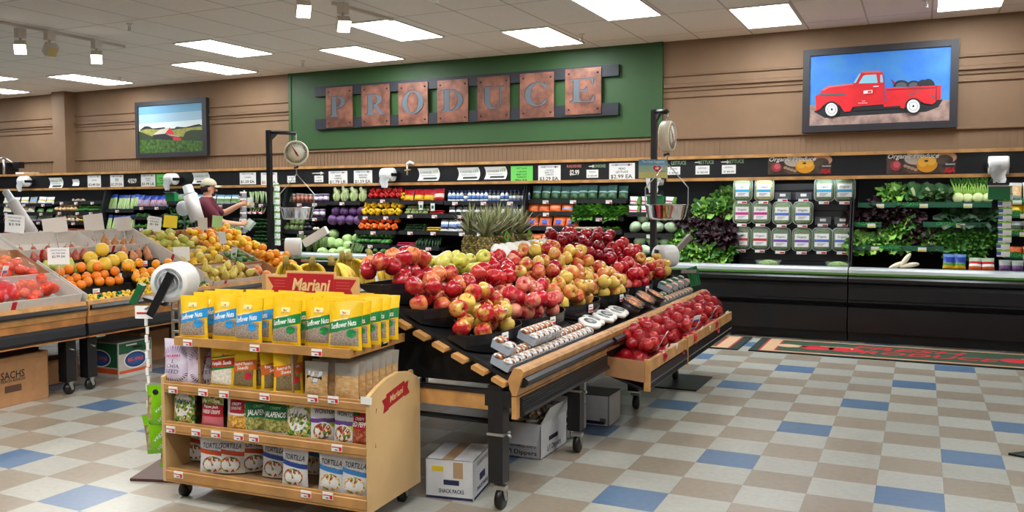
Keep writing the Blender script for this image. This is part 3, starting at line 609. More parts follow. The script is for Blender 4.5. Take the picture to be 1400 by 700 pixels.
def sfun(w, h, d, seed=0, flat=.08):
    def f(x, z):
        u = min(1, abs(2*x/w)); v = min(1, max(0, z/h))
        pr = min(1, .55+v*3)*(1-max(0, (v-.25)/.75)**1.3*.95) if flat else 1
        return -(d/2*pr*max(0, 1-u**3)+.0015+.0022*sin(31*x/w*1.3+seed)*sin(17*z/h+seed)*(1-u))
    return f
def pouch(w, h, d, matfn, texts=(), seed=0, back=None, nu=14, nv=20, dec=None, bands=()):
    """stand-up bag: bottom at z=0, front towards -Y, flat seal at the top"""
    b = MB(); f = sfun(w, h, d, seed)
    taper = lambda x, z: x*(1-.06*sin(pi*min(1, z/h)))
    b.grid(nu, nv, lambda u, v: (taper((u-.5)*w, v*h), f((u-.5)*w, v*h), v*h), matfn)
    b.grid(6, 8, lambda u, v: (taper((.5-u)*w, v*h), -f((.5-u)*w, v*h), v*h), back or (lambda u, v: matfn(.5, v)))
    bm = matfn(.5, .02); n = 8; fr = [((i/n-.5)*w, f((i/n-.5)*w, 0), 0) for i in range(n+1)]; bk = [(p[0], -p[1], 0) for p in fr]
    b.add(fr+bk, [(i+1, i, n+1+i, n+2+i) for i in range(n)], bm)
    on = lambda p: (taper(p[0], p[2]), f(p[0], p[2])-.0012, p[2]); L_ = .0004*len(dec or ())+.0006
    for low, hi, sl, mat in bands:
        b.grid(12, 4, lambda u, v: on(((u-.5)*w, 0, h*(low+(hi-low)*v+sl*(u-.5)))), lambda u, v: mat)
    for txt, x, z, size, wid, mat, ang, bold in texts:
        vs, fs = text_mesh(txt, .15, bold, 'CENTER')
        x0 = min(p[0] for p in vs); x1 = max(p[0] for p in vs); kx = wid/(x1-x0); ca, sa = cos(ang), sin(ang)
        q = [on((x+p[0]*kx*ca-p[1]*size*sa, 0, z+p[0]*kx*sa+p[1]*size*ca)) for p in vs]; b.add([(p[0], p[1]-L_, p[2]) for p in q], fs, mat)
    for di, (pts, mat) in enumerate(dec or ()):
        q = [on((p[0], 0, p[1])) for p in pts]; c_ = on((sum(p[0] for p in pts)/len(pts), 0, sum(p[1] for p in pts)/len(pts))); e_ = .0004*di+.0004; m_ = len(q)
        b.add([(p[0], p[1]-e_, p[2]) for p in q]+[(c_[0], c_[1]-e_, c_[2])], [(i_, (i_+1) % m_, m_) for i_ in range(m_)], mat)
    return b
def band(*bands):
    def f(u, v):
        for v0, v1, m in bands:
            if v0 <= v < v1: return m
        return bands[-1][2]
    return f
def m_pack(name, w, h, d, bands, seed=0, nu=6, nv=10): return pouch(w, h, d, band(*bands), seed=seed, nu=nu, nv=nv).mesh(name)
TIER = {1: [''], 2: [' lower row,', ' upper row,'], 3: [' bottom row,', ' middle row,', ' top row,'], 4: [' bottom row,', ' second row,', ' third row,', ' top row,']}
def fill(name, meshes, desc, cat, where, u0, u1, v, n, tiers=1, dy=.075, dz=.07, zo=.05, y0=.07, rot=None, sc=1, jit=.012, group=None, shrink=0, nn=None, clamp=True):
    a = lip(u0, v); c = lip(u1, v); z = (a.z+c.z)/2; Y = lipY(z); r = rnd; out = []
    for tr in range(tiers):
        k = n-shrink*tr
        for i in range(k):
            f = (i+.5+(.5*shrink*tr))/n; x = a.x+(c.x-a.x)*f
            ro = rot(r) if rot else (r.uniform(-.4, .4), r.uniform(-.4, .4), r.uniform(0, 6.28)); s = sc*r.uniform(.95, 1.03)
            me = r.choice(meshes); dims = [max(q.co[j] for q in me.vertices)-min(q.co[j] for q in me.vertices) for j in (0, 2)]; sp = (c.x-a.x)/n; wx = dims[1] if rot is side else dims[0]
            if not clamp: pass
            elif rot in (lean, upright): s = (min(s, sp*.98/wx), s, s)
            else: s = min(s, max(.72*s, sp*1.0/wx))
            o = inst(name, me, '%s %s from left,%s %s' % (nth(i), desc, TIER[tiers][tr], where), cat, (x+r.uniform(-jit, jit)*.7, Y+y0+tr*dy+r.uniform(-jit, jit)*.5, z+zo+tr*dz+.004+.03*(y0+tr*dy)/(1.97-Y)), ro, group or desc+'s '+where, s); out.append(o)
    return out
def food_mat(name, cols_, sc):
    m = bpy.data.materials.new(name); m.use_nodes = True; nt = m.node_tree; b = nt.nodes['Principled BSDF']; tc = nt.nodes.new('ShaderNodeTexCoord'); v = nt.nodes.new('ShaderNodeTexVoronoi'); v.inputs['Scale'].default_value = sc
    nt.links.new(tc.outputs['Object'], v.inputs['Vector']); r = nt.nodes.new('ShaderNodeValToRGB'); r.color_ramp.interpolation = 'CONSTANT'; sp = nt.nodes.new('ShaderNodeSeparateColor'); nt.links.new(v.outputs['Color'], sp.inputs[0]); nt.links.new(sp.outputs[0], r.inputs[0])
    while len(r.color_ramp.elements) < len(cols_): r.color_ramp.elements.new(.5)
    for i, c in enumerate(cols_): r.color_ramp.elements[i].position = i/len(cols_); r.color_ramp.elements[i].color = srgb(*c)
    nt.links.new(r.outputs[0], b.inputs['Base Color']); b.inputs['Roughness'].default_value = .35; return m
# colours
YEL = M('pepper_yellow', (240, 190, 20), .3); ORG = M('pepper_orange', (240, 100, 22), .3); REDP = M('pepper_red', (196, 22, 26), .28); GRP = M('pepper_green', (62, 120, 50), .35); PUR = M('red_cabbage', (84, 46, 98), .45, rgb2=(120, 84, 136), nscale=22)
CAB = M('green_cabbage', (150, 186, 108), .5, rgb2=(192, 216, 150), nscale=14); ICE = M('wrapped_lettuce', (150, 180, 130), .3, rgb2=(205, 220, 195), nscale=12); DGR = M('dark_green', (30, 66, 26), .45, noise=.3, nscale=30); LGR = M('leaf_green', (92, 150, 46), .55, noise=.3, nscale=18); LGR2 = M('leaf_green_light', (130, 182, 66), .55, noise=.25, nscale=18)
MGR = M('leaf_green_mid', (60, 118, 40), .55, noise=.3, nscale=18); RLF = M('red_leaf', (30, 20, 23), .5, rgb2=(56, 33, 38), nscale=20); RLF2 = M('red_leaf_tip', (66, 32, 40), .5, noise=.3, nscale=20); KALE = M('kale_green', (44, 74, 48), .6, noise=.3, nscale=20); PALE = M('pale_stalk', (212, 224, 170), .5)
ONI = M('onion_skin', (205, 160, 105), .4, rgb2=(232, 200, 150), nscale=30); TAN = M('root_tan', (206, 180, 150), .6, noise=.15); CREAM = M('cream_root', (238, 226, 196), .6, noise=.08); BLUEB = M('blue_film', (34, 62, 160), .3); BLUEL = M('light_blue_film', (110, 160, 205), .35); CARR = M('carrot_orange', (226, 104, 40), .45, noise=.2); PINKP = M('pink_pack', (200, 40, 80), .5); BROC = M('broccoli', (52, 92, 46), .8, noise=.35, nscale=60, bump=.6)
CLEAR = M('clear_pack', (210, 218, 212), .2, alpha=.55); GLASSY = M('cup_brown', (150, 60, 40), .35, noise=.3, nscale=60); NAVYB = M('navy_cap', (28, 40, 92), .35); SKY = M('sky_label', (90, 130, 190), .5)
upright = lambda r: (r.uniform(-.08, .02), r.uniform(-.06, .06), r.uniform(-.2, .2))
lying = lambda r: (pi/2+r.uniform(-.2, .2), r.uniform(-.3, .3), r.uniform(-.3, .3))
side = lambda r: (r.uniform(-.2, .2), pi/2+r.uniform(-.15, .15), r.uniform(-.15, .15))
lean = lambda r: (-.25+r.uniform(-.05, .05), r.uniform(-.05, .05), r.uniform(-.1, .1))
pep = {m.name: [m_pepper(m, s) for s in (0, 1)] for m in (YEL, ORG, REDP, GRP)}
prt = lambda r: (pi/2+r.uniform(-.5, .3), r.uniform(-.5, .5), r.uniform(-.6, .6))
W = 'in the case behind the apples'
fill('bell_pepper', pep['pepper_red'], 'red bell pepper', 'bell pepper', 'above the yellow peppers', 500, 546, 274, 6, 2, rot=prt, zo=.06, dz=.06)
fill('bell_pepper', pep['pepper_yellow'], 'yellow bell pepper', 'bell pepper', 'above the orange peppers', 491, 546, 297, 6, 2, rot=prt, zo=.065, dz=.09, sc=1.1)
fill('bell_pepper', pep['pepper_yellow'], 'yellow bell pepper topping the heap', 'bell pepper', 'under the red peppers', 535, 546, 297, 1, 1, rot=prt, zo=.26, y0=.2, sc=1.15)
fill('bell_pepper', pep['pepper_orange'], 'orange bell pepper', 'bell pepper', 'under the yellow peppers', 487, 540, 317.5, 6, 2, rot=prt, zo=.065, dz=.09, sc=1.1)
GP = [m_ell('poblano', .035, .035, .07, GRP, .06, 40, stem=.02, sm=LGR)]
fill('green_pepper', GP, 'dark green pepper', 'pepper', 'under the orange peppers', 480, 531, 336, 9, 2, rot=lying, zo=.05, dz=.07, sc=.95)
fill('green_pepper', GP, 'loose green pepper', 'pepper', 'on the deck under the green pepper shelf', 486, 530, 348, 4, 1, rot=lying, zo=.05, y0=.0, sc=.8)
cabm = [m_ell('cabbage', .085, .085, .075, CAB, .05, 30, 16, 10, s) for s in (1, 2)]
redm = [m_ell('cabbage', .072, .072, .066, PUR, .05, 34, 16, 10, s) for s in (3, 4)]
fill('red_cabbage', redm, 'purple cabbage', 'cabbage', 'above the green cabbages', 443, 492, 306, 4, 2, dy=.09, dz=.115, zo=.04, y0=.1, sc=1.05)
def shelf2(u, v, dy=.1): p = lip(u, v); return p
for i, (u, v, lab) in enumerate([(424, 350, 'leftmost small green cabbage on the case rail'), (456, 320, 'topmost green cabbage at the back of its pile'), (476, 327, 'half cut looking green cabbage right of the top one'), (489, 325, 'green cabbage tucked against the pepper shelf'), (453, 332, 'big wrinkled green cabbage in the middle of the pile'), (446, 331, 'green cabbage behind the big one, left'), (463, 333, 'green cabbage behind the big one, right'), (476, 336, 'round green cabbage right of the big one'), (441, 345, 'left front green cabbage by the rail'), (455, 346, 'second front green cabbage by the rail'), (467, 344, 'third front green cabbage, turned on edge'), (475, 347, 'rightmost front green cabbage beside the fan of asparagus')]):
    if i == 0: continue
    yy = 1.19+(350-v)*.012; p = at(u, v, Y=yy); inst('green_cabbage', cabm[i % 2], lab, 'cabbage', p, (U(-.5, .5), U(-.5, .5), U(0, 6)), 'green cabbages', (1.12, 1.12, 1.0) if i == 4 else .92)
NAPA = m_leafy('napa', [M('napa_green', (170, 200, 110), .5, noise=.15), M('napa_pale', (222, 228, 180), .5)], 12, .24, .07, .16, .006, .12, M('napa_rib', (240, 242, 222), .5), 3)
fill('napa_cabbage', [NAPA], 'napa cabbage', 'cabbage', 'above the purple cabbages', 449, 496, 277.5, 4, 1, rot=lean, zo=.01, y0=.09, sc=.82, clamp=False)
asp = MB(); r_ = random.Random(4)
for i in range(22): a = r_.uniform(-.1, .1); q = r_.uniform(-.03, .03); asp.tube([(a*.3, q, 0), (a*.8, q-.02, .12), (a, q-.04, .24)], [.006, .006, .003], M('asparagus', (94, 118, 58), .5, noise=.3, nscale=40), 5)
asp = asp.mesh('asparagus_bundle')
fill('asparagus_bundle', [asp], 'asparagus bundle', 'asparagus', 'on the rail by the bag roll', 405, 446, 348, 4, 1, rot=lean, zo=.02, y0=.02)
for u in (481, ):
    p = at(u, 346, Y=1.2); inst('asparagus_bundle', asp, 'asparagus bundle right of the green cabbages', 'asparagus', p-Vector((0, 0, .1)), (-.4, .3, 0))
# bagged peppers
BP = m_pack('pepper_bag', .17, .17, .09, [(0, .1, RED), (.1, .5, YEL), (.5, .75, REDP), (.75, 1, M('red_net', (190, 30, 45), .4))], 1)
BP2 = m_pack('pepper_bag', .17, .17, .09, [(0, .35, REDP), (.35, .6, M('pale_label', (235, 210, 190), .5)), (.6, 1, M('red_net'))], 2)
fill('bag_of_mini_peppers', [BP, BP2], 'red net bag of small peppers', 'bag', 'above the sprouts', 548, 604, 276.5, 4, 1, rot=lean, zo=.0, y0=.08)
SPR = [m_ell('sprout', .022, .022, .022, M('sprout_green', (130, 150, 80), .6, rgb2=(172, 186, 120), nscale=50), .05, 60, 8, 6)]
fill('brussels_sprout', SPR, 'brussels sprout', 'brussels sprout', 'under the bagged peppers', 549, 582, 295, 8, 3, dy=.04, dz=.035, zo=.03, sc=1.15)
CHI = lambda m, n: [m_ell(n, .014, .014, .05, m, .1, 40, 8, 6, 2)]
fill('red_chili', CHI(REDP, 'chili'), 'red chili', 'chili', 'right of the sprouts', 584, 602, 295, 5, 2, rot=side, zo=.025, dz=.025, dy=.03)
fill('serrano_pepper', CHI(DGR, 'serrano'), 'small green chili', 'chili', 'right of the orange peppers', 549, 577, 318, 8, 3, rot=lying, zo=.025, dz=.03, dy=.04)
fill('banana_pepper', CHI(YEL, 'banana_pepper'), 'yellow chili', 'chili', 'left of the black and white bags', 580, 598, 318, 5, 2, rot=side, zo=.025, dz=.025, dy=.03)
fill('red_chili', CHI(PINKP, 'chili'), 'crimson chili', 'chili', 'on the lowest shelf left of the jalapenos', 540, 563, 339, 7, 2, rot=side, zo=.025, dz=.025, dy=.03)
fill('jalapeno', CHI(DGR, 'jalapeno'), 'dark jalapeno', 'chili', 'on the lowest shelf', 564, 598, 339, 8, 3, rot=lean, zo=.045, dz=.025, dy=.04)
BW = m_pack('bag', .15, .2, .08, [(0, .2, PAPERW), (.2, .45, BLACK), (.45, .6, SKY), (.6, .8, PAPERW), (.8, 1, BLACK)], 3)
fill('vegetable_bag', [BW], 'black and white vegetable bag', 'bag', 'left of the pineapple crowns', 598, 630, 318, 3, 1, rot=lean, zo=0, y0=.06, sc=.85)
for u, v, lab in ((576, 281, 'left hanging white and green shelf flag above the sprouts'), (592, 282, 'right hanging white and green shelf flag above the sprouts'), (751, 314, 'white and green shelf flag under the upper carrot bags'), (742, 333, 'white and green shelf flag under the lower carrot bags')):
    p = lip(u, v-4); b = MB(); b.box(-.03, .03, -.004, 0, -.1, 0, PAPERW); b.box(-.016, .016, -.005, -.004, -.07, -.03, GREENP); tag(b.build('shelf_flag', None, (p.x, p.y-.008, p.z)), lab, 'shelf flag', 'green and white shelf flags')
# bottles and packs behind the apples
b = MB(); b.lathe([(0, 0), (.026, 0), (.028, .01), (.028, .03)], PAPERW, 10); b.lathe([(.0285, .03), (.0285, .075)], SKY, 10); b.lathe([(.028, .075), (.027, .09), (.014, .115), (.014, .118)], PAPERW, 10); b.lathe([(.017, .118), (.017, .145), (0, .146)], NAVYB, 10); BOT = b.mesh('bottle')
b = MB(); b.lathe([(0, 0), (.026, 0), (.028, .01), (.028, .03)], SKY, 10); b.lathe([(.0285, .03), (.0285, .075)], PAPERW, 10); b.lathe([(.028, .075), (.027, .09), (.014, .115), (.014, .118)], M('glass_dark', (60, 70, 60), .3), 10); b.lathe([(.017, .118), (.017, .145), (0, .146)], NAVYB, 10); BOT2 = b.mesh('bottle')
fill('dressing_bottle', [BOT, BOT, BOT2], 'small blue capped bottle', 'bottle', 'on the top shelf behind the pineapples', 609, 722, 277, 20, 1, rot=lambda r: (0, 0, r.uniform(-.3, .3)), zo=.005, y0=.07, jit=.003)
DB = m_pack('bag', .14, .16, .07, [(0, .3, BLACK), (.3, .55, PAPERW), (.55, .7, BLACK), (.7, 1, M('dark_film', (40, 42, 50), .3))], 4)
fill('mushroom_pack', [DB], 'black pack with white label', 'pack', 'on the second shelf behind the pineapples', 611, 680, 295.5, 8, 1, rot=lean, zo=0, y0=.07, sc=.85)
BB = m_pack('bag', .15, .17, .07, [(0, .15, BLUEB), (.15, .5, PAPERW), (.5, .7, BLACK), (.7, 1, BLUEB)], 5)
fill('blue_vegetable_bag', [BB], 'blue bag with white label', 'bag', 'on the second shelf left of the carrots', 681, 717, 295.5, 3, 1, rot=lean, zo=0, y0=.07, sc=.95)
HP = m_pack('pack', .11, .16, .05, [(0, .12, YTAG), (.12, .4, BLACK), (.4, .6, M('grey_pack', (120, 120, 118), .5)), (.6, 1, PAPERW)], 6)
fill('hanging_pack', [HP], 'white and black hanging pack', 'pack', 'right of the pineapple crowns', 688, 712, 319.5, 2, 1, rot=upright, zo=0, y0=.06, sc=.95)
CB = m_pack('carrot_bag', .19, .13, .09, [(0, .2, CARR), (.2, .55, CARR), (.55, .7, M('carrot_net', (236, 130, 80), .35)), (.7, 1, CARR)], 7)
CB2 = pouch(.19, .13, .09, lambda u, v: BLUEB if abs(u-.5) < .22 and .2 < v < .65 else CARR, seed=8, nu=8).mesh('carrot_bag')
CB3 = m_pack('carrot_bag', .2, .12, .09, [(0, .4, CARR), (.4, .6, BLUEL), (.6, 1, CARR)], 9)
fill('carrot_bag', [CB, CB3], 'orange carrot bag', 'carrot bag', 'on the upper carrot shelf', 717, 780, 292, 4, 1, rot=lean, zo=0, y0=.07, sc=.9)
fill('carrot_bag', [CB2], 'carrot bag with blue label', 'carrot bag', 'on the middle carrot shelf', 716, 788, 312, 4, 1, rot=lean, zo=0, y0=.07, sc=1.05)
fill('carrot_bag', [CB], 'small carrot bag', 'carrot bag', 'on the low carrot shelf behind the apples', 711, 765, 332, 4, 1, rot=lean, zo=0, y0=.07, sc=.8)
GB = m_pack('greens_bag', .19, .19, .1, [(0, .15, DGR), (.15, .5, M('bag_green', (62, 96, 60), .3)), (.5, .62, M('bag_mint', (150, 190, 180), .3)), (.62, 1, M('bag_teal', (70, 100, 96), .25))], 10)
fill('greens_bag', [GB], 'bag of leafy greens', 'bag', 'on the top shelf above the spinach', 724, 855, 275, 10, 1, rot=lean, zo=0, y0=.08, sc=.98)
SPIN = m_leafy('spinach', [MGR, LGR, LGR], 26, .12, .05, 1.3, .008, .3, None, 5); SPIN2 = m_leafy('spinach', [MGR, LGR2, LGR], 26, .12, .05, 1.3, .008, .3, None, 6)
fill('spinach_bunch', [SPIN, SPIN2], 'green herb bunch', 'herb bunch', 'under the bagged greens', 785, 851, 299, 6, 2, rot=lambda r: (.5, 0, r.uniform(0, 6)), zo=.01, dz=.05, y0=.06, sc=1.05, clamp=False)
PARS = [m_ell('parsnip', .025, .025, .08, CREAM, .08, 20, 10, 8)]
fill('daikon', PARS, 'pale root', 'root vegetable', 'under the herb bunches', 784, 812, 317, 5, 1, rot=side, zo=.035)
fill('green_bean_bunch', [SPIN], 'small green bunch', 'herb bunch', 'right of the pale roots', 816, 846, 317, 3, 1, rot=lambda r: (.5, 0, r.uniform(0, 6)), zo=.0, sc=.7)
fill('green_bean_bunch', [SPIN2], 'low green bunch', 'herb bunch', 'behind the top red apples', 826, 852, 336, 2, 1, rot=lambda r: (.6, 0, r.uniform(0, 6)), zo=.0, sc=.9)
# wrapped lettuce
LP = pouch(.15, .1, .12, lambda u, v: PINKP if .3 < v < .5 and u < .7 else (PAPERW if u < .72 else LGR), seed=3, nu=8).mesh('lettuce_pack')
fill('lettuce_pack', [LP], 'white and pink lettuce pack', 'lettuce pack', 'behind the scale post', 857, 922, 293, 4, 2, rot=upright, dy=.03, dz=.1, zo=0, y0=.08, jit=.004, sc=.95)
icem = [m_ell('iceberg', .085, .085, .07, ICE, .06, 28, 16, 10, s) for s in (5, 6)]
fill('iceberg_lettuce', icem, 'wrapped round lettuce', 'lettuce', 'left of the red lettuce', 858, 922, 322, 4, 2, dy=.07, dz=.105, zo=.085, y0=.12, shrink=1, clamp=False, sc=.9)
fill('iceberg_lettuce', icem, 'wrapped round lettuce', 'lettuce', 'on the deck behind the red apples', 852, 922, 350, 4, 2, dy=.12, dz=.105, zo=.05, y0=.08, shrink=1, sc=.95, clamp=False)
GLF = [m_leafy('green_leaf', [LGR, LGR2, MGR], 22, .17, .06, 1.25, .02, .35, PALE, s) for s in (11, 12)]
RLM = [m_leafy('red_leaf', [RLF, RLF, RLF2], 22, .17, .06, 1.25, .022, .35, None, s) for s in (13, 14)]
KLM = [m_leafy('kale', [KALE, DGR], 20, .18, .05, 1.2, .014, .5, None, s) for s in (15, 16)]
PSL = [m_leafy('parsley', [MGR, LGR, MGR], 40, .14, .035, 1.4, .012, .3, None, s) for s in (17, 18)]
def heads(name, meshes, desc, cat, pts, sc=1.0, grp=None, Yb=0):
    for i, (u, v, lab) in enumerate(pts):
        z = at(u, v, Y=1.4).z; Y = lipY(z)+.08+Yb; p = at(u, v, Y=Y)
        inst(name, meshes[i % len(meshes)], lab, cat, p, (.75+U(-.2, .2), U(-.3, .3), U(-.6, .6)), grp, sc*U(.92, 1.08))
def series(us, v, desc, where): return [(u, v+U(-2, 2), '%s %s from the left %s' % (nth(i), desc, where)) for i, u in enumerate(us)]
heads('green_leaf_lettuce', GLF, '', 'lettuce', series((962, 976, 989, 1000), 287, 'bright green leaf lettuce', 'above the dark red lettuce'), .95, 'green leaf lettuces in the case', .1)
heads('green_leaf_lettuce', GLF, '', 'lettuce', [(988, 272, 'highest green leaf lettuce, left of the clamshells'), (998, 268, 'green leaf lettuce touching the top left clamshell')], .9, 'green leaf lettuces in the case', .2)
heads('red_leaf_lettuce', RLM, '', 'lettuce', series((925, 942, 960, 977, 994), 306, 'dark red lettuce', 'in the upper row'), 1.05, 'red leaf lettuces left of the clamshells', .1)
heads('red_leaf_lettuce', RLM, '', 'lettuce', series((955, 970, 985, 997), 326, 'dark red lettuce', 'in the lower row'), 1.05, 'red leaf lettuces left of the clamshells', .05)
heads('green_leaf_lettuce', GLF, '', 'lettuce', series((926, 937, 947, 958, 968), 350, 'green leaf lettuce', 'along the case rail'), 1.05, 'green leaf lettuces in the case', .02)
heads('green_leaf_lettuce', GLF, '', 'lettuce', [(938, 326, 'green leaf lettuce standing highest above the rail'), (930, 338, 'green leaf lettuce right of the scale post'), (980, 354, 'second last green leaf lettuce on the rail before the salads'), (994, 352, 'last green leaf lettuce on the rail before the salads')], 1.0, 'green leaf lettuces in the case', .05)
# organic end
heads('curly_lettuce', GLF, '', 'lettuce', [(1214, 268, 'left half of the green curly lettuce on the organic shelf'), (1228, 266, 'green curly lettuce beside the pale collards')], .85, None, .06)
COL = [m_leafy('collard', [M('collard_green', (96, 136, 88), .5, noise=.15), M('collard_green2', (70, 112, 62), .5)], 10, .2, .09, 1.3, .006, .3, PALE, 20)]
heads('collard_bunch', COL, '', 'collards', [(1252, 272, 'left pale collard bunch on the organic shelf'), (1275, 270, 'middle pale collard bunch on the organic shelf'), (1294, 271, 'pale collard bunch left of the fennel')], .95, None, .08)
fen = MB(); fen.ell((0, 0, .05), .055, .035, .055, M('fennel_bulb', (216, 226, 160), .4, noise=.1), 12, 8); FG = M('fennel_stalk', (140, 180, 70), .5)
for k in range(5): fen.tube([((k-2)*.015, 0, .08), ((k-2)*.022, .0, .16), ((k-2)*.04, .01, .24)], [.014, .009, .006], FG, 6)
for k in range(26):
    a = r_.uniform(-.08, .08); fen.tube([(a*.6, 0, .2), (a, r_.uniform(-.02, .02), .24), (a*1.4, r_.uniform(-.05, .03), r_.uniform(.25, .31))], .004, MGR, 4)
fen = fen.mesh('fennel')
fill('fennel_bulb', [fen], 'fennel bulb with stalks', 'fennel', 'on the organic top shelf', 1303, 1358, 278, 4, 1, rot=lean, zo=.0, y0=.04, sc=.98, clamp=False)
heads('red_leaf_lettuce', RLM, '', 'lettuce', series((1174, 1190, 1207, 1224, 1242), 301, 'purple leaf lettuce', 'on the organic middle shelf'), 1.1, 'purple lettuces right of the clamshells', .08)
heads('red_leaf_lettuce', RLM, '', 'lettuce', [(1200, 290, 'upper left purple leaf lettuce under the organic shelf edge'), (1226, 291, 'upper right purple leaf lettuce under the organic shelf edge'), (1254, 318, 'red leaf lettuce hanging over the lower organic shelf'), (1264, 328, 'red leaf lettuce with green heart left of the parsley')], 1.0, None, .06)
heads('kale_bunch', KLM, '', 'kale', series((1304, 1320, 1336, 1350), 303, 'dark kale bunch', 'under the fennel'), 1.05, 'kale bunches under the fennel', .06)
heads('green_leaf_lettuce', GLF, '', 'lettuce', [(1172, 334, 'small green lettuce at the right end of the clamshells'), (1192, 335, 'green lettuce second from the clamshells'), (1206, 333, 'green lettuce third from the clamshells'), (1222, 318, 'upper green lettuce of the organic lower shelf'), (1234, 312, 'topmost green lettuce of the organic lower shelf'), (1228, 336, 'big green lettuce drooping over the organic lower shelf'), (1272, 330, 'yellow green lettuce beside the parsley')], 1.0, 'lettuces on the lower organic shelf', .04)
heads('parsley_bunch', PSL, '', 'parsley', series((1290, 1302, 1315, 1328, 1342, 1354), 326, 'parsley bunch', 'under the kale'), 1.05, 'parsley bunches under the kale', .05)
heads('parsley_bunch', PSL, '', 'parsley', series((1309, 1320, 1331), 345, 'hanging parsley bunch', 'above the blue bags'), 1.05, 'parsley bunches under the kale', .02)
for u, v, a, lab in ((1226, 363, 1.2, 'left cream parsnip lying on the case deck'), (1237, 357, .6, 'upper cream parsnip on the case deck'), (1243, 363, 1.4, 'right cream parsnip on the case deck')): inst('parsnip', PARS[0], lab, 'parsnip', at(u, v, Y=1.16), (0, a, .3), 'parsnips on the deck', 1.1)
BV = m_pack('bag', .17, .17, .07, [(0, .25, YEL), (.25, .45, LGR), (.45, .8, BLUEB), (.8, 1, SKY)], 2)
fill('vegetable_bag', [BV], 'blue and yellow vegetable bag', 'bag', 'under the parsley', 1287, 1320, 369, 2, 1, rot=lean, zo=.01, y0=-.03, sc=.85)
RV = m_pack('bag', .17, .14, .07, [(0, .3, CARR), (.3, .5, PAPERW), (.5, .7, REDP), (.7, 1, M('film_pale', (170, 190, 160), .3))], 3)
fill('carrot_bag', [RV], 'red and white carrot bag', 'carrot bag', 'under the parsley', 1324, 1360, 370, 2, 1, rot=lean, zo=.0, y0=-.03, sc=.9)
PTB = m_pack('bag', .2, .18, .1, [(0, .2, CLEAR), (.2, .8, ONI), (.8, 1, PAPERW)], 4)
fill('onion_bag', [PTB], 'clear bag of tan onions', 'bag', 'at the right edge top shelf', 1378, 1418, 275, 2, 1, rot=lean, zo=0)
fill('yellow_tray_pack', [m_pack('bag', .18, .1, .1, [(0, .3, LGR2), (.3, 1, YEL)], 5)], 'green and yellow pack', 'pack', 'at the right edge second shelf', 1378, 1418, 294, 2, 1, rot=lean, zo=0)
fill('mixed_tray_pack', [m_pack('bag', .18, .11, .1, [(0, .25, YTAG), (.25, .6, KALE), (.6, 1, CLEAR)], 6)], 'clear topped green pack', 'pack', 'at the right edge third shelf', 1378, 1418, 319, 2, 1, rot=lean, zo=0)
fill('mixed_tray_pack', [m_pack('bag', .18, .08, .1, [(0, .25, LGR), (.25, 1, CARR)], 7)], 'flat orange pack', 'pack', 'at the right edge fourth shelf', 1378, 1418, 350, 2, 1, rot=lean, zo=0)
fill('purple_pack', [m_pack('bag', .2, .12, .08, [(0, .5, PUR), (.5, 1, CLEAR)], 8)], 'clear bag of purple vegetables', 'bag', 'on the deck at the right edge', 1366, 1418, 372, 3, 1, rot=lean, zo=.0, y0=-.03)
# clip strip at the right edge
def clip_strip(u0, v0, v1, n, w_, mats, lab, Y=1.2):
    p0 = at(u0, v0, Y=Y); p1 = at(u0-6, v1, Y=Y-.06); t = thing('clip_strip', lab, 'clip strip', p0)
    MB().box(-.012, .012, .012, .016, p1.z-p0.z, .02, PAPERW).build('hanger', t)
    h = (p0.z-p1.z)/n
    for i in range(n):
        b = MB(); b.grid(3, 4, lambda a, c: ((a-.5)*w_, -.006-.012*sin(pi*c)*(1-abs(2*a-1)), (c-1)*h*.94), lambda a, c: mats[0] if c > .75 else (mats[1] if a < .5 and c > .3 else mats[2])); b.build('packet', t, (U(-.008, .008), 0, -h*i))
clip_strip(1375, 254, 352, 10, .11, (LGR2, M('packet_blue', (60, 90, 160), .5), PAPERW), 'white clip strip of seed packets hanging at the right edge')
clip_strip(379, 252, 336, 9, .1, (LGR, M('packet_mint', (170, 205, 190), .5), PAPERW), 'pale green clip strip left of the hanging scale post', 1.12)
clip_strip(333, 262, 318, 6, .12, (PAPERW, M('packet_brown', (120, 80, 60), .5), M('packet_grey', (170, 175, 180), .5)), 'grey clip strip of packets right of the man', 1.05)
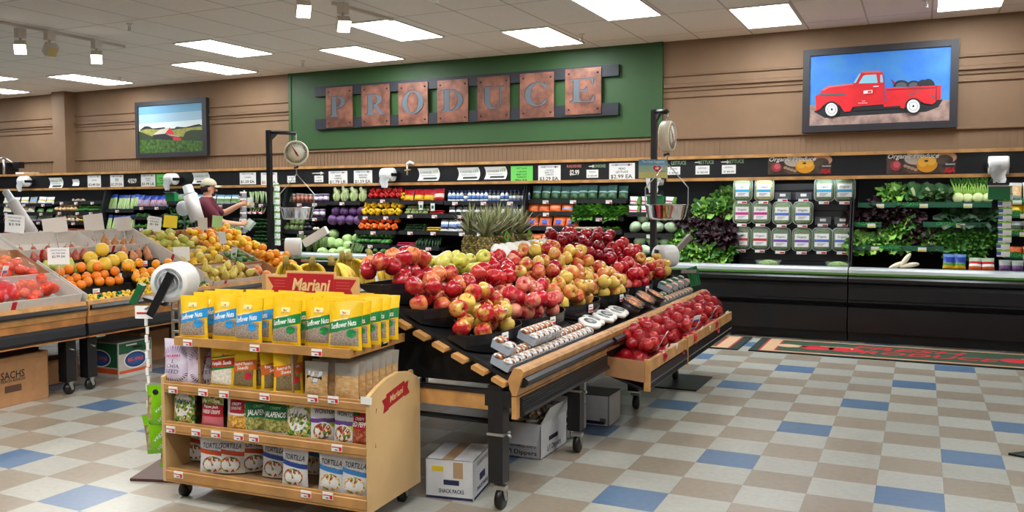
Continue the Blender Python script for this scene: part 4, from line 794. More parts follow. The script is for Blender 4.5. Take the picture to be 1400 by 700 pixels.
# ------------------------------------------------------------------ clamshell wall
CLP = M('clamshell_plastic', (188, 200, 186), .12, alpha=.28); SAL = M('salad_leaf', (86, 122, 50), .6, rgb2=(150, 180, 96), nscale=55); SALY = M('salad_yellow', (190, 190, 70), .6, rgb2=(220, 215, 120), nscale=55); SALD = M('salad_dark', (58, 92, 40), .6, rgb2=(110, 145, 70), nscale=55)
pw = lip(1003, 345); pe = lip(1168, 345); own = owner((pw.x+pe.x)/2)
b = MB(); PEG = M('peg_grey', (58, 62, 66), .45); ox = own[3]
pe.x = min(pe.x, own[1]-.02)
b.box(pw.x-ox, pe.x-ox, .56, .58, .7, 1.63, PEG)
for k in range(8): z = .78+k*.11; b.box(pw.x-ox, pe.x-ox, .545, .559, z, z+.012, BLACK)
b.build('hanging_rack', own[2])
def clam(u, v, lab, col, sal, sc=1.0, band_y=.0):
    p = at(u, v, Y=1.47); t = thing('salad_clamshell', lab, 'clamshell', p, (-.1, 0, U(-.04, .04)), 'clamshell salads on the rack')
    def rr(w_, h, rad, n=5):
        o = []
        for cx, cz, a in ((w_-rad, h-rad, 0), (-w_+rad, h-rad, 90), (-w_+rad, -h+rad, 180), (w_-rad, -h+rad, 270)):
            for i in range(n+1): q = radians(a+90*i/n); o.append((cx+rad*cos(q), cz+rad*sin(q)))
        return o
    A = rr(.1, .125, .05); B = rr(.085, .11, .045); D = rr(.094, .118, .048)
    b = MB(); b.prism(B, -.02, .045, sal, 'y'); b.build('salad', t)
    b = MB(); vs = [(p[0], .06, p[1]) for p in B]+[(p[0], .0, p[1]) for p in A]+[(p[0], -.008, p[1]) for p in A]+[(p[0]*.9, -.036, p[1]*.9) for p in B]; n = len(A)
    fs = [(i+k*n, (i+1) % n+k*n, (i+1) % n+(k+1)*n, i+(k+1)*n) for k in range(3) for i in range(n)]+[tuple(range(3*n, 4*n)), tuple(range(n))[::-1]]
    b.add(vs, fs, CLP); b.add([(p[0]*1.03, -.002, p[1]*1.02) for p in A]+[(p[0]*.96, -.004, p[1]*.97) for p in A]+[(p[0]*.96, .004, p[1]*.97) for p in A]+[(p[0]*1.03, .004, p[1]*1.02) for p in A], [(i+k*n, (i+1) % n+k*n, (i+1) % n+((k+1) % 4)*n, i+((k+1) % 4)*n) for k in range(4) for i in range(n)], M('clamshell_rim', (205, 214, 205), .2, alpha=.75)); b.build('shell', t)
    b = MB(); b.box(-.07, .07, -.0395, -.0365, -.08, .06, PAPERW); b.box(-.07, .07, -.0405, -.0395, -.03, -.002, col); b.text('Organic', .03, GRYT, plane_T((0, -.0397, .018), *WALLFACE), bold=.02)
    for k in range(3): b.box(-.045, .04-k*.015, -.0402, -.0396, -.048-k*.01, -.044-k*.01, GRYT)
    b.build('label', t)
    b = MB(); b.box(-.05, .05, -.03, -.026, -.157, -.127, PAPERW); b.box(.0, .045, -.0312, -.03, -.153, -.137, TAGR); b.build('price_tag', t)
CYAN = M('label_cyan', (60, 170, 215), .5); MAG = M('label_magenta', (205, 30, 130), .5); LBL = M('label_blue', (80, 110, 200), .5); LPU = M('label_purple', (120, 80, 180), .5); LRD = M('label_red', (200, 50, 60), .5)
cl = []
for r_i, (pts, nm) in enumerate([([(112, 172, CYAN, SAL, 'light blue'), (240, 172, CYAN, SALY, 'light blue'), (600, 172, CYAN, SALD, 'cyan'), (722, 172, CYAN, SALD, 'cyan')], 'top'), ([(110, 308, MAG, SAL, 'magenta'), (222, 308, MAG, SAL, 'magenta'), (348, 312, LBL, SAL, 'blue'), (472, 312, LBL, SAL, 'blue')], 'middle'), ([(105, 462, LRD, SAL, 'red'), (218, 464, LRD, SALD, 'red'), (340, 470, LPU, SALD, 'purple'), (466, 472, LPU, SAL, 'purple'), (586, 470, LBL, SALD, 'blue'), (708, 472, LBL, SALD, 'blue')], 'bottom')]):
    for i, (x, y, col, sal, cn) in enumerate(pts): clam(990+x/4.376, 220+y/4.376, '%s clamshell salad from the left in the %s row, %s label band' % (nth(i), nm, cn), col, sal)
for u, v, lab in ((1070, 268, 'first empty rack cradle right of the top left clamshells'), (1098.5, 268, 'second empty rack cradle in the top row'), (1125, 302, 'left empty rack cradle in the middle row'), (1152, 302, 'right empty rack cradle in the middle row')):
    p = at(u, v, Y=1.5); b = MB(); b.box(-.08, .08, 0, .03, -.04, .04, M('cradle_grey', (92, 96, 100), .3)); b.box(-.03, .03, -.002, 0, -.005, .025, PAPERW); b.box(-.05, .05, -.012, -.002, -.06, -.03, PAPERW); b.box(.0, .045, -.013, -.012, -.056, -.04, TAGR); tag(b.build('empty_cradle', None, p), lab, 'rack cradle', 'empty cradles of the clamshell rack')
for u, v, lab, full in ((1050, 356, 'left open tray of salad lying on the case rail', 1), (1146, 357, 'right open tray of salad lying on the case rail', 1), (1081, 361, 'left empty clear lid lying on the case deck', 0), (1111, 361, 'right empty clear lid lying on the case deck', 0)):
    p = at(u, v, Y=1.2); t = thing('salad_tray' if full else 'clear_lid', lab, 'salad tray' if full else 'lid', (p.x, 1.22, .715))
    h = .09 if full else .03
    b = MB(); b.add([(-.09, -.06, .0), (.09, -.06, .0), (.09, .06, .0), (-.09, .06, .0), (-.12, -.085, h), (.12, -.085, h), (.12, .085, h), (-.12, .085, h), (-.13, -.095, h), (.13, -.095, h), (.13, .095, h), (-.13, .095, h)], [(0, 3, 2, 1)]+[(i, (i+1) % 4, (i+1) % 4+4, i+4) for i in range(4)]+[(i+4, (i+1) % 4+4, (i+1) % 4+8, i+8) for i in range(4)], CLP); b.build('tray_shell', t)
    if full: b = MB(); b.ell((0, 0, .052), .1, .07, .045, SAL, 14, 8, fn=None); b.build('salad', t)
# ------------------------------------------------------------------ left half of the cases
b = MB(); CT = M('tomato_cup', (150, 62, 50), .4, rgb2=(190, 110, 84), nscale=50); CP = M('purple_cup', (120, 60, 130), .4)
def cup(m): b = MB(); b.lathe([(0, 0), (.034, 0), (.038, .11)], m, 12); b.lathe([(.0385, .04), (.0385, .085)], PAPERW if m is CP else M('cup_label', (196, 140, 120), .5), 12); b.lathe([(.041, .11), (.041, .122), (0, .124)], CLEAR, 12); return b.mesh('cup')
fill('snack_cup', [cup(CT)], 'brown snack cup', 'cup', 'on the shelf right of the scale post', 397, 425, 279, 5, 1, rot=upright, zo=.005, y0=.06, jit=.002, sc=1.1)
fill('snack_cup', [cup(CP), cup(CT)], 'purple snack cup', 'cup', 'left of the napa cabbages', 426, 446, 279, 3, 1, rot=upright, zo=.005, y0=.06, jit=.002, sc=1.1)
fill('glass_jar', [cup(CP), cup(M('pickle_cup', (120, 140, 110), .3))], 'short jar with white label', 'jar', 'left of the purple cabbages', 420, 441, 299, 3, 1, rot=upright, zo=.005, y0=.06, jit=.002)
art = MB(); AG = M('artichoke', (104, 122, 70), .6, noise=.25, nscale=30); r_ = random.Random(9)
for ring_i in range(5):
    for k in range(8):
        a = k*pi/4+ring_i*.4; T = Rz(a) @ Tr(0, -.045+.008*ring_i, -.03+.016*ring_i) @ Rx(.35-.16*ring_i); leaf(art, T, .04, .02, AG, 0, -.5, None, r_, 3, 3)
art.ell((0, 0, 0), .042, .042, .045, AG, 10, 6); art = art.mesh('artichoke')
fill('artichoke', [art], 'green artichoke', 'artichoke', 'under the hanging scale pan', 385, 412, 317, 4, 2, dy=.07, dz=.07, zo=.05, shrink=1)
EGG = [m_ell('eggplant', .04, .04, .055, M('eggplant', (30, 22, 36), .25), 0)]; 
fill('eggplant', EGG, 'small dark eggplant', 'eggplant', 'right of the artichokes', 412, 424, 317, 2, 2, rot=lying, zo=.05, dz=.05, dy=.06); fill('white_mushroom', [m_ell('mushroom', .03, .03, .025, CREAM)], 'white mushroom', 'mushroom', 'right of the small eggplants', 424, 433, 317, 2, 1, zo=.035)
ZUC = [m_ell('zucchini', .024, .024, .1, DGR, .04, 20, 10, 8)]
fill('cucumber', ZUC, 'dark cucumber seen end on', 'cucumber', 'beside the scale post', 340, 384, 338, 8, 4, dy=.03, dz=.05, zo=.03, y0=.125, rot=lambda r: (pi/2-.25+r.uniform(-.08, .08), 0, r.uniform(-.1, .1)))
fill('cucumber', ZUC, 'dark cucumber higher up, end on,', 'cucumber', 'beside the scale post', 338, 384, 317, 8, 3, dy=.03, dz=.05, zo=.04, y0=.14, rot=lambda r: (pi/2-.25+r.uniform(-.08, .08), 0, r.uniform(-.1, .1)))
RAD = MB(); r_ = random.Random(3)
for i in range(14): a = r_.uniform(-.09, .09); q = r_.uniform(-.05, .05); RAD.ell((a, q, .02+r_.uniform(0, .03)), .02, .02, .02, PINKP if i % 3 else PAPERW, 8, 6)
for i in range(16): a = r_.uniform(-.08, .08); RAD.tube([(a*.6, .03, .03), (a, .06, .1), (a*1.3, .05, .15)], .006, PALE if i % 2 else LGR, 5)
RAD = RAD.mesh('radish_bunch')
fill('radish_bunch', [RAD], 'red and white radish bunch', 'radishes', 'above the cucumbers', 333, 356, 296, 3, 1, zo=.02, rot=lambda r: (0, 0, r.uniform(-.3, .3)))
GON = MB()
for i in range(22): a = r_.uniform(-.05, .05); GON.tube([(a*.7, 0, .0), (a, -.02, .11), (a*1.6, -.05, .2)], [.008, .006, .004], PALE if i % 3 == 0 else MGR, 5)
GON = GON.mesh('green_onion')
fill('green_onion_bunch', [GON], 'green onion bunch', 'green onions', 'on the top shelf right of the man', 336, 372, 280, 5, 1, rot=lean, zo=.0, sc=.9)
fill('greens_bag', [GB], 'dark greens bag', 'bag', 'left of the brown snack cups', 384, 397, 279, 2, 1, rot=lean, zo=0, sc=.8)
WPK = m_pack('bag', .16, .16, .08, [(0, .3, CLEAR), (.3, .6, LGR), (.6, .8, PAPERW), (.8, 1, BLUEL)], 5); WPK2 = m_pack('bag', .16, .14, .08, [(0, .3, MGR), (.3, .6, SAL), (.6, 1, CLEAR)], 6)
fill('salad_bag', [WPK2, WPK], 'clear bag of salad greens', 'bag', 'on the top shelf behind the man', 262, 330, 281, 7, 1, rot=lean, zo=0)
fill('radish_cup', [cup(PINKP)], 'dark red cup with white label', 'cup', 'on the rail below the man', 250, 306, 322, 9, 1, rot=upright, zo=.0, jit=.002, sc=.9)
shelf(318, 340, 300); fill('salad_bag', [WPK], 'clear bag with blue top', 'bag', 'right of the man, low', 306, 332, 320, 3, 1, rot=lean, zo=0)
brc = MB(); r_ = random.Random(8)
for i in range(34): a = r_.uniform(0, 6.28); q = r_.uniform(0, 1)**.5; brc.ell((.085*q*cos(a), .085*q*sin(a), .06*(1-q*q)+.02), .028, .028, .024, BROC, 8, 6)
brc.tube([(0, 0, -.07), (0, 0, .03)], .025, LGR, 8); brc = brc.mesh('broccoli')
fill('broccoli_crown', [brc], 'broccoli crown', 'broccoli', 'left of the man', 214, 258, 312, 5, 3, dy=.09, dz=.1, zo=.05, y0=.06, rot=lambda r: (.5+r.uniform(-.2, .2), r.uniform(-.2, .2), r.uniform(0, 6)), sc=.95)
fill('cauliflower_bag', [WPK2], 'pale cauliflower bag', 'bag', 'above the broccoli', 229, 262, 277, 4, 1, rot=lean, zo=0, sc=.95)
CEL = pouch(.11, .3, .07, lambda u, v: BLUEB if v > .8 or v < .08 else (LGR2 if int(u*9) % 2 else PALE), seed=2, nu=9, nv=14).mesh('celery_bag')
shelf(142, 182, 288); shelf(139, 178, 316)
fill('celery_bag', [CEL], 'bag of celery with blue top', 'celery', 'on the upper celery shelf', 142, 182, 288, 7, 1, rot=lean, zo=0, y0=.09, sc=.86)
fill('celery_bag', [CEL], 'bag of celery with blue top', 'celery', 'on the lower celery shelf', 139, 178, 316, 6, 1, rot=lean, zo=0, y0=.09, sc=.86)
CRB = pouch(.15, .22, .08, lambda u, v: BLUEB if v > .62 else (CARR if (int(u*7+v*5) % 2) else BLUEL), seed=3, nu=9, nv=12).mesh('carrot_bag')
fill('carrot_bag', [CRB], 'carrot bag with gathered blue top', 'carrot bag', 'right of the upper celery', 182, 225, 284, 5, 1, rot=lean, zo=0, y0=.08, sc=.9)
fill('green_bean_bunch', [SPIN], 'yellow green bean heap', 'beans', 'under the blue carrot bags', 182, 202, 298, 2, 1, rot=lambda r: (.5, 0, 1), zo=0, sc=.7); fill('green_bean_bunch', [SPIN2], 'yellow green bean heap', 'beans', 'on the low shelf right of the celery', 180, 200, 313, 2, 1, rot=lambda r: (.5, 0, 1), zo=0, sc=.7)
onm = [m_ell('onion', .042, .042, .038, ONI, .03, 20, 10, 8, stem=.012, sm=TAN)]
fill('yellow_onion', onm, 'yellow onion', 'onion', 'on the onion shelf', 71, 101, 291, 6, 2, dz=.065, zo=.05, shrink=1)
fill('poblano_pepper', GP, 'dark green pepper', 'pepper', 'right of the onions', 101, 138, 291, 8, 3, rot=lying, zo=.04, dz=.045, dy=.06, sc=.8)
fill('garlic_box', [m_ell('ginger', .06, .03, .03, TAN, .2, 40)], 'tan ginger root', 'ginger', 'on the shelf above the onions', 92, 112, 277, 3, 1, zo=.03)
fill('turnip', [m_ell('turnip', .04, .04, .035, TAN, .05, 30, stem=.02, sm=CREAM), m_ell('turnip', .038, .038, .035, CREAM, .05, 30)], 'pale turnip', 'turnip', 'under the onions', 66, 104, 305, 7, 2, dz=.055, zo=.04)
fill('yellow_squash', [m_ell('squash', .028, .028, .085, YEL, .1, 20)], 'yellow squash', 'squash', 'right of the turnips', 103, 128, 305, 5, 2, rot=side, zo=.035, dz=.04)
fill('carrot', [m_ell('carrot', .018, .018, .09, CARR, .05, 20)], 'loose carrot', 'carrot', 'on the deck behind the pears', 72, 108, 322, 10, 3, rot=side, zo=.03, dz=.03, dy=.03); fill('root_vegetable', PARS, 'pale root', 'root vegetable', 'on the deck left of the carrots', 44, 72, 324, 6, 2, rot=side, zo=.03, dz=.04)
PKA = m_pack('bag', .2, .13, .09, [(0, .3, ONI), (.3, .7, BLUEL), (.7, 1, CLEAR)], 1); PKB = m_pack('bag', .2, .13, .09, [(0, .4, PAPERW), (.4, .6, M('mustard_film', (214, 190, 60), .4)), (.6, 1, PAPERW)], 2); PKC = m_pack('bag', .16, .1, .09, [(0, .5, PINKP), (.5, .8, PAPERW), (.8, 1, PINKP)], 3); PKD = m_pack('bag', .16, .09, .1, [(0, .5, LGR), (.5, 1, DGR)], 4); PKE = m_pack('bag', .2, .12, .08, [(0, .3, M('mauve_pack', (180, 140, 160), .4)), (.3, .7, KALE), (.7, 1, CLEAR)], 5)
fill('produce_pack', [PKA, PKB], 'blue and white produce pack', 'pack', 'on the top shelf at the left edge', 0, 70, 280, 6, 1, rot=lean, zo=0); fill('produce_pack', [PKB], 'white and yellow pack', 'pack', 'on the second shelf at the left edge', 0, 42, 292, 4, 1, rot=lean, zo=0); fill('produce_pack', [PKD], 'green tray pack', 'pack', 'left of the onions', 44, 70, 292, 2, 1, rot=lean, zo=0)
fill('produce_pack', [PKC], 'pink and white pack', 'pack', 'on the third shelf at the left edge', 0, 22, 303, 3, 1, rot=lean, zo=0); fill('produce_pack', [PKE], 'mauve bottomed clear pack', 'pack', 'left of the turnips', 24, 66, 304, 4, 1, rot=lean, zo=0); fill('red_net_bag', [m_pack('bag', .16, .16, .1, [(0, 1, M('crimson_net', (150, 20, 50), .5))], 6)], 'crimson net bag', 'bag', 'on the deck at the left edge', 0, 30, 322, 3, 1, rot=lean, zo=0)
# carpet runners
def runner(x0, x1, lab, art_):
    y0, y1 = .02, .9; t = []; CG = M('carpet_green', (44, 70, 48), .95, noise=.2, nscale=90); CTN = M('carpet_tan', (196, 160, 124), .95); CRD = M('carpet_red', (150, 40, 44), .95)
    b = MB(); b.box(x0, x1, y0, y1, .001, .012, M('carpet_edge', (30, 44, 36), .95)); e = .0122
    for m, d in ((CRD, .08), (CTN, .1), (CRD, .22), (CG, .24)):
        b.add([(x0+d, y0+d*.4, e), (x1-d, y0+d*.4, e), (x1-d, y1-d*.4, e), (x0+d, y1-d*.4, e)], [(0, 1, 2, 3)], m); e += .0004
    for cx, kind in art_:
        if kind == 'pear': pts = [(cx+.15*cos(q)*(1.25 if cos(q) > 0 else .75), .45+.1*sin(q)*(1-.5*max(0, cos(q))), e) for q in [2*pi*i/24 for i in range(24)]]; b.add(pts, [tuple(range(24))], CTN)
        if kind == 'cherry':
            for q in (-.12, .14): pts = arc(cx+q, -.42, .16, .12); b.add([(p[0], -p[1], e) for p in pts], [tuple(range(len(pts)))], M('carpet_bright_red', (190, 30, 44), .95))
            b.box(cx-.1, cx+.2, .54, .56, e, e+.0004, CTN); b.box(cx+.18, cx+.2, .44, .56, e, e+.0004, CTN)
        if kind == 'text':
            TB = M('carpet_bright_red', (190, 30, 44), .95)
            b.text('FRESH', .24, TB, plane_T((cx-.1, .53, e), (1, 0, 0), (0, 1, 0)), shear=.3, bold=.02, wid=1.0); b.text('PRODUCE', .24, TB, plane_T((cx, .27, e), (1, 0, 0), (0, 1, 0)), shear=.3, bold=.02, wid=1.3)
    tag(b.build('carpet_runner'), lab, 'carpet')
xs = [at(1025, 478, Z=0).x, at(1014, 470, Z=0).x]
runner(at(1024, 479, Z=0).x, 3.2, 'green carpet runner with red lettering before the cases, right one', [(at(1078, 475, Z=0).x, 'pear'), (at(1136, 477, Z=0).x, 'cherry'), (at(1252, 483, Z=0).x, 'text'), (at(1395, 491, Z=0).x+.1, 'cherry'), (2.3, 'pear')])
runner(-4.9, at(1011, 477, Z=0).x, 'green carpet runner behind the net bag bin, left one', [(-2.1, 'pear'), (-3.3, 'text')])
# ------------------------------------------------------------------ apple tables
TX = -1.47
SL = .453
def zs(x): return min(1.03, .64+(-1.5-x)*SL)
def caster(T, parent, r=.05):
    b = MB(); b.lathe([(0, -.014), (r, -.014), (r, .014), (0, .014)], BLACK, 16, T @ Tr(.012, 0, r) @ Ry(pi/2)); b.box(-.02, .04, -.02, .02, r*1.9, r*2.3, STEEL, T)
    b.prism([(-.018, r*2), (.018, r*2), (.03, r*.8), (.01, r*.7)], -.008, -.004, STEEL, 'x', T); b.prism([(-.018, r*2), (.018, r*2), (.03, r*.8), (.01, r*.7)], .028, .032, STEEL, 'x', T)
    return b.build('caster', parent)
SMAT = M('rail_black_rubber', (24, 24, 27), .3)
def apple_table(lab, y0, y1, legs, lower=True):
    t = thing('display_table', lab, 'display table', (TX, (y0+y1)/2, 0), group='apple display tables'); cy = (y0+y1)/2; a, c = y0-cy+.004, y1-cy-.004
    L = lambda x: x-TX
    zt_ = .685
    b = MB(); b.prism([(L(-1.5), .56), (L(-1.475), .56), (L(-1.44), .675), (L(-1.452), .69), (L(-1.49), .69), (L(-1.52), .63)], a, c, OAK, 'y'); b.build('top_rail', t)
    b = MB(); b.prism([(L(-1.47), .595), (L(-1.44), .6), (L(-1.425), .615), (L(-1.424), .632), (L(-1.44), .645), (L(-1.45), .645)], a+.02, c-.02, SMAT, 'y'); b.build('bumper_strip', t)
    if lower:
        MB().box(L(-1.5), L(-1.475), a, c, .45, .555, OAK).build('lower_board', t)
        b = MB(); b.box(L(-1.475), L(-1.465), a+.04, c-.02, .455, .545, CORR); b.prism([(L(-1.466), .46), (L(-1.45), .465), (L(-1.45), .48), (L(-1.466), .488)], a+.04, c-.02, SMAT, 'y')
        for k in range(4): b.box(L(-1.466), L(-1.461), a+.04, c-.02, .496+k*.012, .502+k*.012, BLACK)
        b.build('black_fascia', t)
    b = MB(); b.prism([(L(-1.5), .625), (L(-2.35), .625+.85*SL), (L(-2.92), .625+.85*SL), (L(-3.35), .8), (L(-3.35), .78), (L(-2.92), .605+.85*SL), (L(-2.35), .605+.85*SL), (L(-1.5), .605)], a+.03, c-.01, BLKM, 'y'); b.build('deck', t)
    for k in range(8):
        x = -1.56-.105*k; z = .64+(-1.5-x)*SL-.045
        T = Tr(L(x), 0, z) @ Ry(math.atan(SL)); b = MB(); b.prism([(-.034, -.012), (.034, -.012), (.04, 0), (.034, .012), (-.034, .012), (-.04, 0)], a-.02, a+.06, OAK, 'y', T); b.build('slat', t)
    b = MB(); b.box(L(-3.33), L(-1.62), a+.005, a+.035, .48, .555, OAK); b.build('end_beam', t)
    b = MB(); b.box(L(-3.33), L(-1.5), a+.0, a+.04, .556, .575, BLKM); b.box(L(-1.64), L(-1.5), a+.004, a+.03, .5, .58, BLKM); b.build('steel_frame', t)
    b = MB(); b.tube([(L(-3.24), a+.1, .4), (L(-1.62), a+.1, .4)], .014, BLKM); b.build('cross_bar', t)
    b = MB(); b.prism([(L(-3.37), .6), (L(-3.35), .6), (L(-3.34), .84), (L(-3.4), .84)], a, c, OAK, 'y'); b.build('far_rail', t)
    MB().prism([(L(-1.6), .577), (L(-1.6), .64), (L(-2.35), .6+.85*SL), (L(-2.9), .6+.85*SL), (L(-3.3), .78), (L(-3.3), .577)], a+.13, a+.14, CASEI, 'y').build('end_panel', t)
    for yl in legs:
        for xl in (-1.585, -3.29):
            b = MB(); b.box(L(xl)-.038, L(xl)+.038, yl-cy-.038, yl-cy+.038, .13, .6, BLKM); b.box(L(xl)-.043, L(xl)+.043, yl-cy-.043, yl-cy+.043, .36, .372, STEEL); b.tube([(L(xl)+.04, yl-cy, .366), (L(xl)+.07, yl-cy-.02, .36)], .008, STEEL, 6); lg = b.build('leg', t)
            caster(Tr(L(xl), yl-cy, 0), lg)
    return t
apple_table('near apple table of oak and black steel behind the seed bag shelf', -5.2, -3.82, (-5.155, -4.06))
apple_table('far apple table of oak and black steel with the net bag bin', -3.81, -1.08, (-2.83, -1.67), False)
# bins
def hsv(i): return i
def apple_mat(name, c1, c2, pos=.5, soft=.22):
    m = bpy.data.materials.new(name); m.use_nodes = True; nt = m.node_tree; b = nt.nodes['Principled BSDF']
    tc = nt.nodes.new('ShaderNodeTexCoord'); oi = nt.nodes.new('ShaderNodeObjectInfo')
    va = nt.nodes.new('ShaderNodeVectorMath'); va.operation = 'ADD'; nt.links.new(tc.outputs['Object'], va.inputs[0])
    cb = nt.nodes.new('ShaderNodeCombineXYZ'); r10 = mathn(nt, 'MULTIPLY', oi.outputs['Random'], 9); nt.links.new(r10, cb.inputs[0]); nt.links.new(r10, cb.inputs[1]); nt.links.new(cb.outputs[0], va.inputs[1])
    n = nt.nodes.new('ShaderNodeTexNoise'); n.inputs['Scale'].default_value = 16; n.inputs['Detail'].default_value = 6; n.inputs['Roughness'].default_value = .62; nt.links.new(va.outputs[0], n.inputs['Vector'])
    f = mathn(nt, 'ADD', n.outputs[0], mathn(nt, 'MULTIPLY_ADD', oi.outputs['Random'], .34, -.17))
    r = nt.nodes.new('ShaderNodeValToRGB'); nt.links.new(f, r.inputs[0]); r.color_ramp.elements[0].color = srgb(*c1); r.color_ramp.elements[1].color = srgb(*c2); r.color_ramp.elements[0].position = pos-soft/2; r.color_ramp.elements[1].position = pos+soft/2
    nt.links.new(r.outputs[0], b.inputs['Base Color']); b.inputs['Roughness'].default_value = .16; b.inputs['Specular IOR Level'].default_value = .6
    return m
AP = {'rosy': apple_mat('apple_rosy', (168, 24, 34), (220, 132, 80), .56), 'red': apple_mat('apple_red', (176, 12, 28), (206, 66, 54), .6), 'dark': apple_mat('apple_dark_red', (128, 4, 22), (176, 22, 34), .55), 'pink': apple_mat('apple_pink', (192, 28, 48), (230, 150, 120), .57),
      'yellow': apple_mat('apple_yellow', (228, 196, 92), (214, 96, 60), .56, .26), 'green': apple_mat('apple_green', (196, 196, 70), (216, 206, 110), .5), 'mixed': apple_mat('apple_mixed', (186, 34, 42), (224, 190, 90), .49, .16)}
STEM_ = M('apple_stem', (84, 58, 34), .7)
def m_apple(mat, k=0):
    b = MB(); b.lathe([(0, -.028), (.008, -.033), (.018, -.035), (.028, -.03), (.037, -.015), (.0405, .004), (.039, .02), (.031, .032), (.02, .036), (.01, .032), (.003, .024), (0, .022)], mat, 18, fn=lambda p, a: (p[0]*(1+.02*cos(5*a+k)), p[1]*(1+.02*cos(5*a+k)), p[2]+(.002*cos(5*a) if p[2] < -.03 else 0)))
    b.tube([(0, 0, .022), (.002, 0, .04), (.006, .002, .048)], .0016, STEM_, 5); return b.mesh('apple')
APM = {k_: [m_apple(m, 0), m_apple(m, 2)] for k_, m in AP.items()}
b = MB(); b.ell((0, 0, 0), .009, .009, .0015, PAPERW, 8, 4); b.ell((0, 0, .0006), .006, .006, .0013, M('sticker_teal', (70, 130, 140), .5), 8, 4); STK = b.mesh('sticker')
def heap(pick, region, floor, top, r, nmax, seed, tries=70, cand=60):
    """drops round things one by one: each settles in the lowest free place under the heap's slope"""
    R = random.Random(seed); P = []; miss = 0
    for _ in range(nmax*2):
        best = None
        for _c in range(cand):
            x, y = region(R); rr = r
            z = floor(x, y)+rr
            for (px, py, pz, pr_) in P:
                d2 = (px-x)**2+(py-y)**2; s = rr+pr_
                if d2 < s*s: z = max(z, pz+sqrt(s*s-d2))
            over = z-top(x, y)
            if over > 0: continue
            near = min([(px-x)**2+(py-y)**2 for (px, py, pz, pr_) in P], default=.01)**.5; cost = z-floor(x, y)+.12*min(near, .2)
            if best is None or cost < best[3]: best = (x, y, z, cost)
        if best is None:
            miss += 1
            if miss > 5: break
            continue
        if len(P) >= nmax: break
        P.append((best[0], best[1], best[2], r))
    return [(p[0], p[1], p[2]) for p in P]
BINM = M('bin_black', (24, 24, 27), .32)
def rim_tag(parent, p, ang):
    b = MB(); b.box(-.032, .032, -.004, 0, -.024, .024, PAPERW); b.box(-.03, .03, -.005, -.004, -.02, -.006, TAGR); b.box(-.03, .012, -.005, -.004, .004, .008, INK); return b.build('price_tag', parent, p, (0, 0, ang))
def bin_(lab, xf, xb, y0, y1, rim, zfl, bulge=.09, tagp=True, side=1, name='produce_bin', cat='bin', grp='black apple bins'):
    """black tub with a rounded front; front towards +X"""
    xb = max(xb, xf-(rim-.022-zfl(xf))/SL) if zfl(xb) > rim-.022 else xb
    n = 14; W_ = y1-y0; pl = []
    for i in range(n+1):
        v = i/n; pl.append((xf-bulge+bulge*(1-abs(2*v-1)**2.4)-0, y0+v*W_))
    t = thing(name, lab, cat, (xf, (y0+y1)/2, 0), group=grp); o = t.location
    out = [(p[0]-xf, p[1]-o.y) for p in pl]+[(xb-xf, y1-o.y), (xb-xf, y0-o.y)]
    cx = sum(p[0] for p in out)/len(out); inn = [(cx+(p[0]-cx)*.95, p[1]*.965) for p in out]; m = len(out)
    zb = lambda p: zfl(p[0]+xf)+.002
    vs = [(p[0]*1-.012*(i <= n), p[1]*.985, zb(p)) for i, p in enumerate(out)]+[(p[0], p[1], rim-.006) for p in out]+[(p[0], p[1], rim) for p in out]+[(p[0], p[1], rim) for p in inn]+[(p[0], p[1], min(rim-.02, max(zb(p)+.006, rim-.05))) for p in inn]
    fs = [(i+k*m, (i+1) % m+k*m, (i+1) % m+(k+1)*m, i+(k+1)*m) for k in range(4) for i in range(m)]+[tuple(range(4*m, 5*m)), tuple(range(m))[::-1]]
    b = MB(); b.add(vs, fs, BINM); b.build('tub', t)
    if tagp:
        i = n//2-2; p = out[i]; q = out[i+1]; ang = math.atan2(q[1]-p[1], q[0]-p[0]); rim_tag(t, (p[0]+.008, p[1], rim-.03), ang)
    return t
cols = [-5.17+.665*i for i in range(7)]
KIND = {1: ['mixed', 'pink', 'yellow', 'yellow', 'red', 'mixed'], 2: ['rosy', 'red', 'mixed', 'yellow', 'dark', 'red'], 3: ['rosy', 'green', 'red', 'yellow', 'dark', 'dark']}
DESC = {'rosy': 'rosy red apple with yellow streaks', 'red': 'bright red apple', 'dark': 'dark red apple', 'pink': 'pink red apple', 'yellow': 'yellow apple with red blush', 'green': 'yellow green apple', 'mixed': 'red and green apple'}
TN = {1: 'lowest', 2: 'middle', 3: 'top'}; CN = ['nearest', 'second', 'third', 'fourth', 'fifth', 'farthest']
def scatter(name, pts, meshes, labf, cat, grp, sc=1.0, stick=0, tilt=1.0):
    for i, p in enumerate(pts):
        me = rnd.choice(meshes); o = inst(name, me, labf(i, p), cat, p, (rnd.gauss(0, .7)*tilt, rnd.gauss(0, .7)*tilt+(.4 if tilt else 0), U(0, 6.28)), grp, sc*U(.96, 1.0))
        if stick and rnd.random() < stick:
            s = bpy.data.objects.new('sticker', STK); C.objects.link(s); s.parent = o; a = U(0, 6.28); s.location = (.0395*cos(a), .0395*sin(a), .008); s.rotation_euler = (0, pi/2-.1, a)
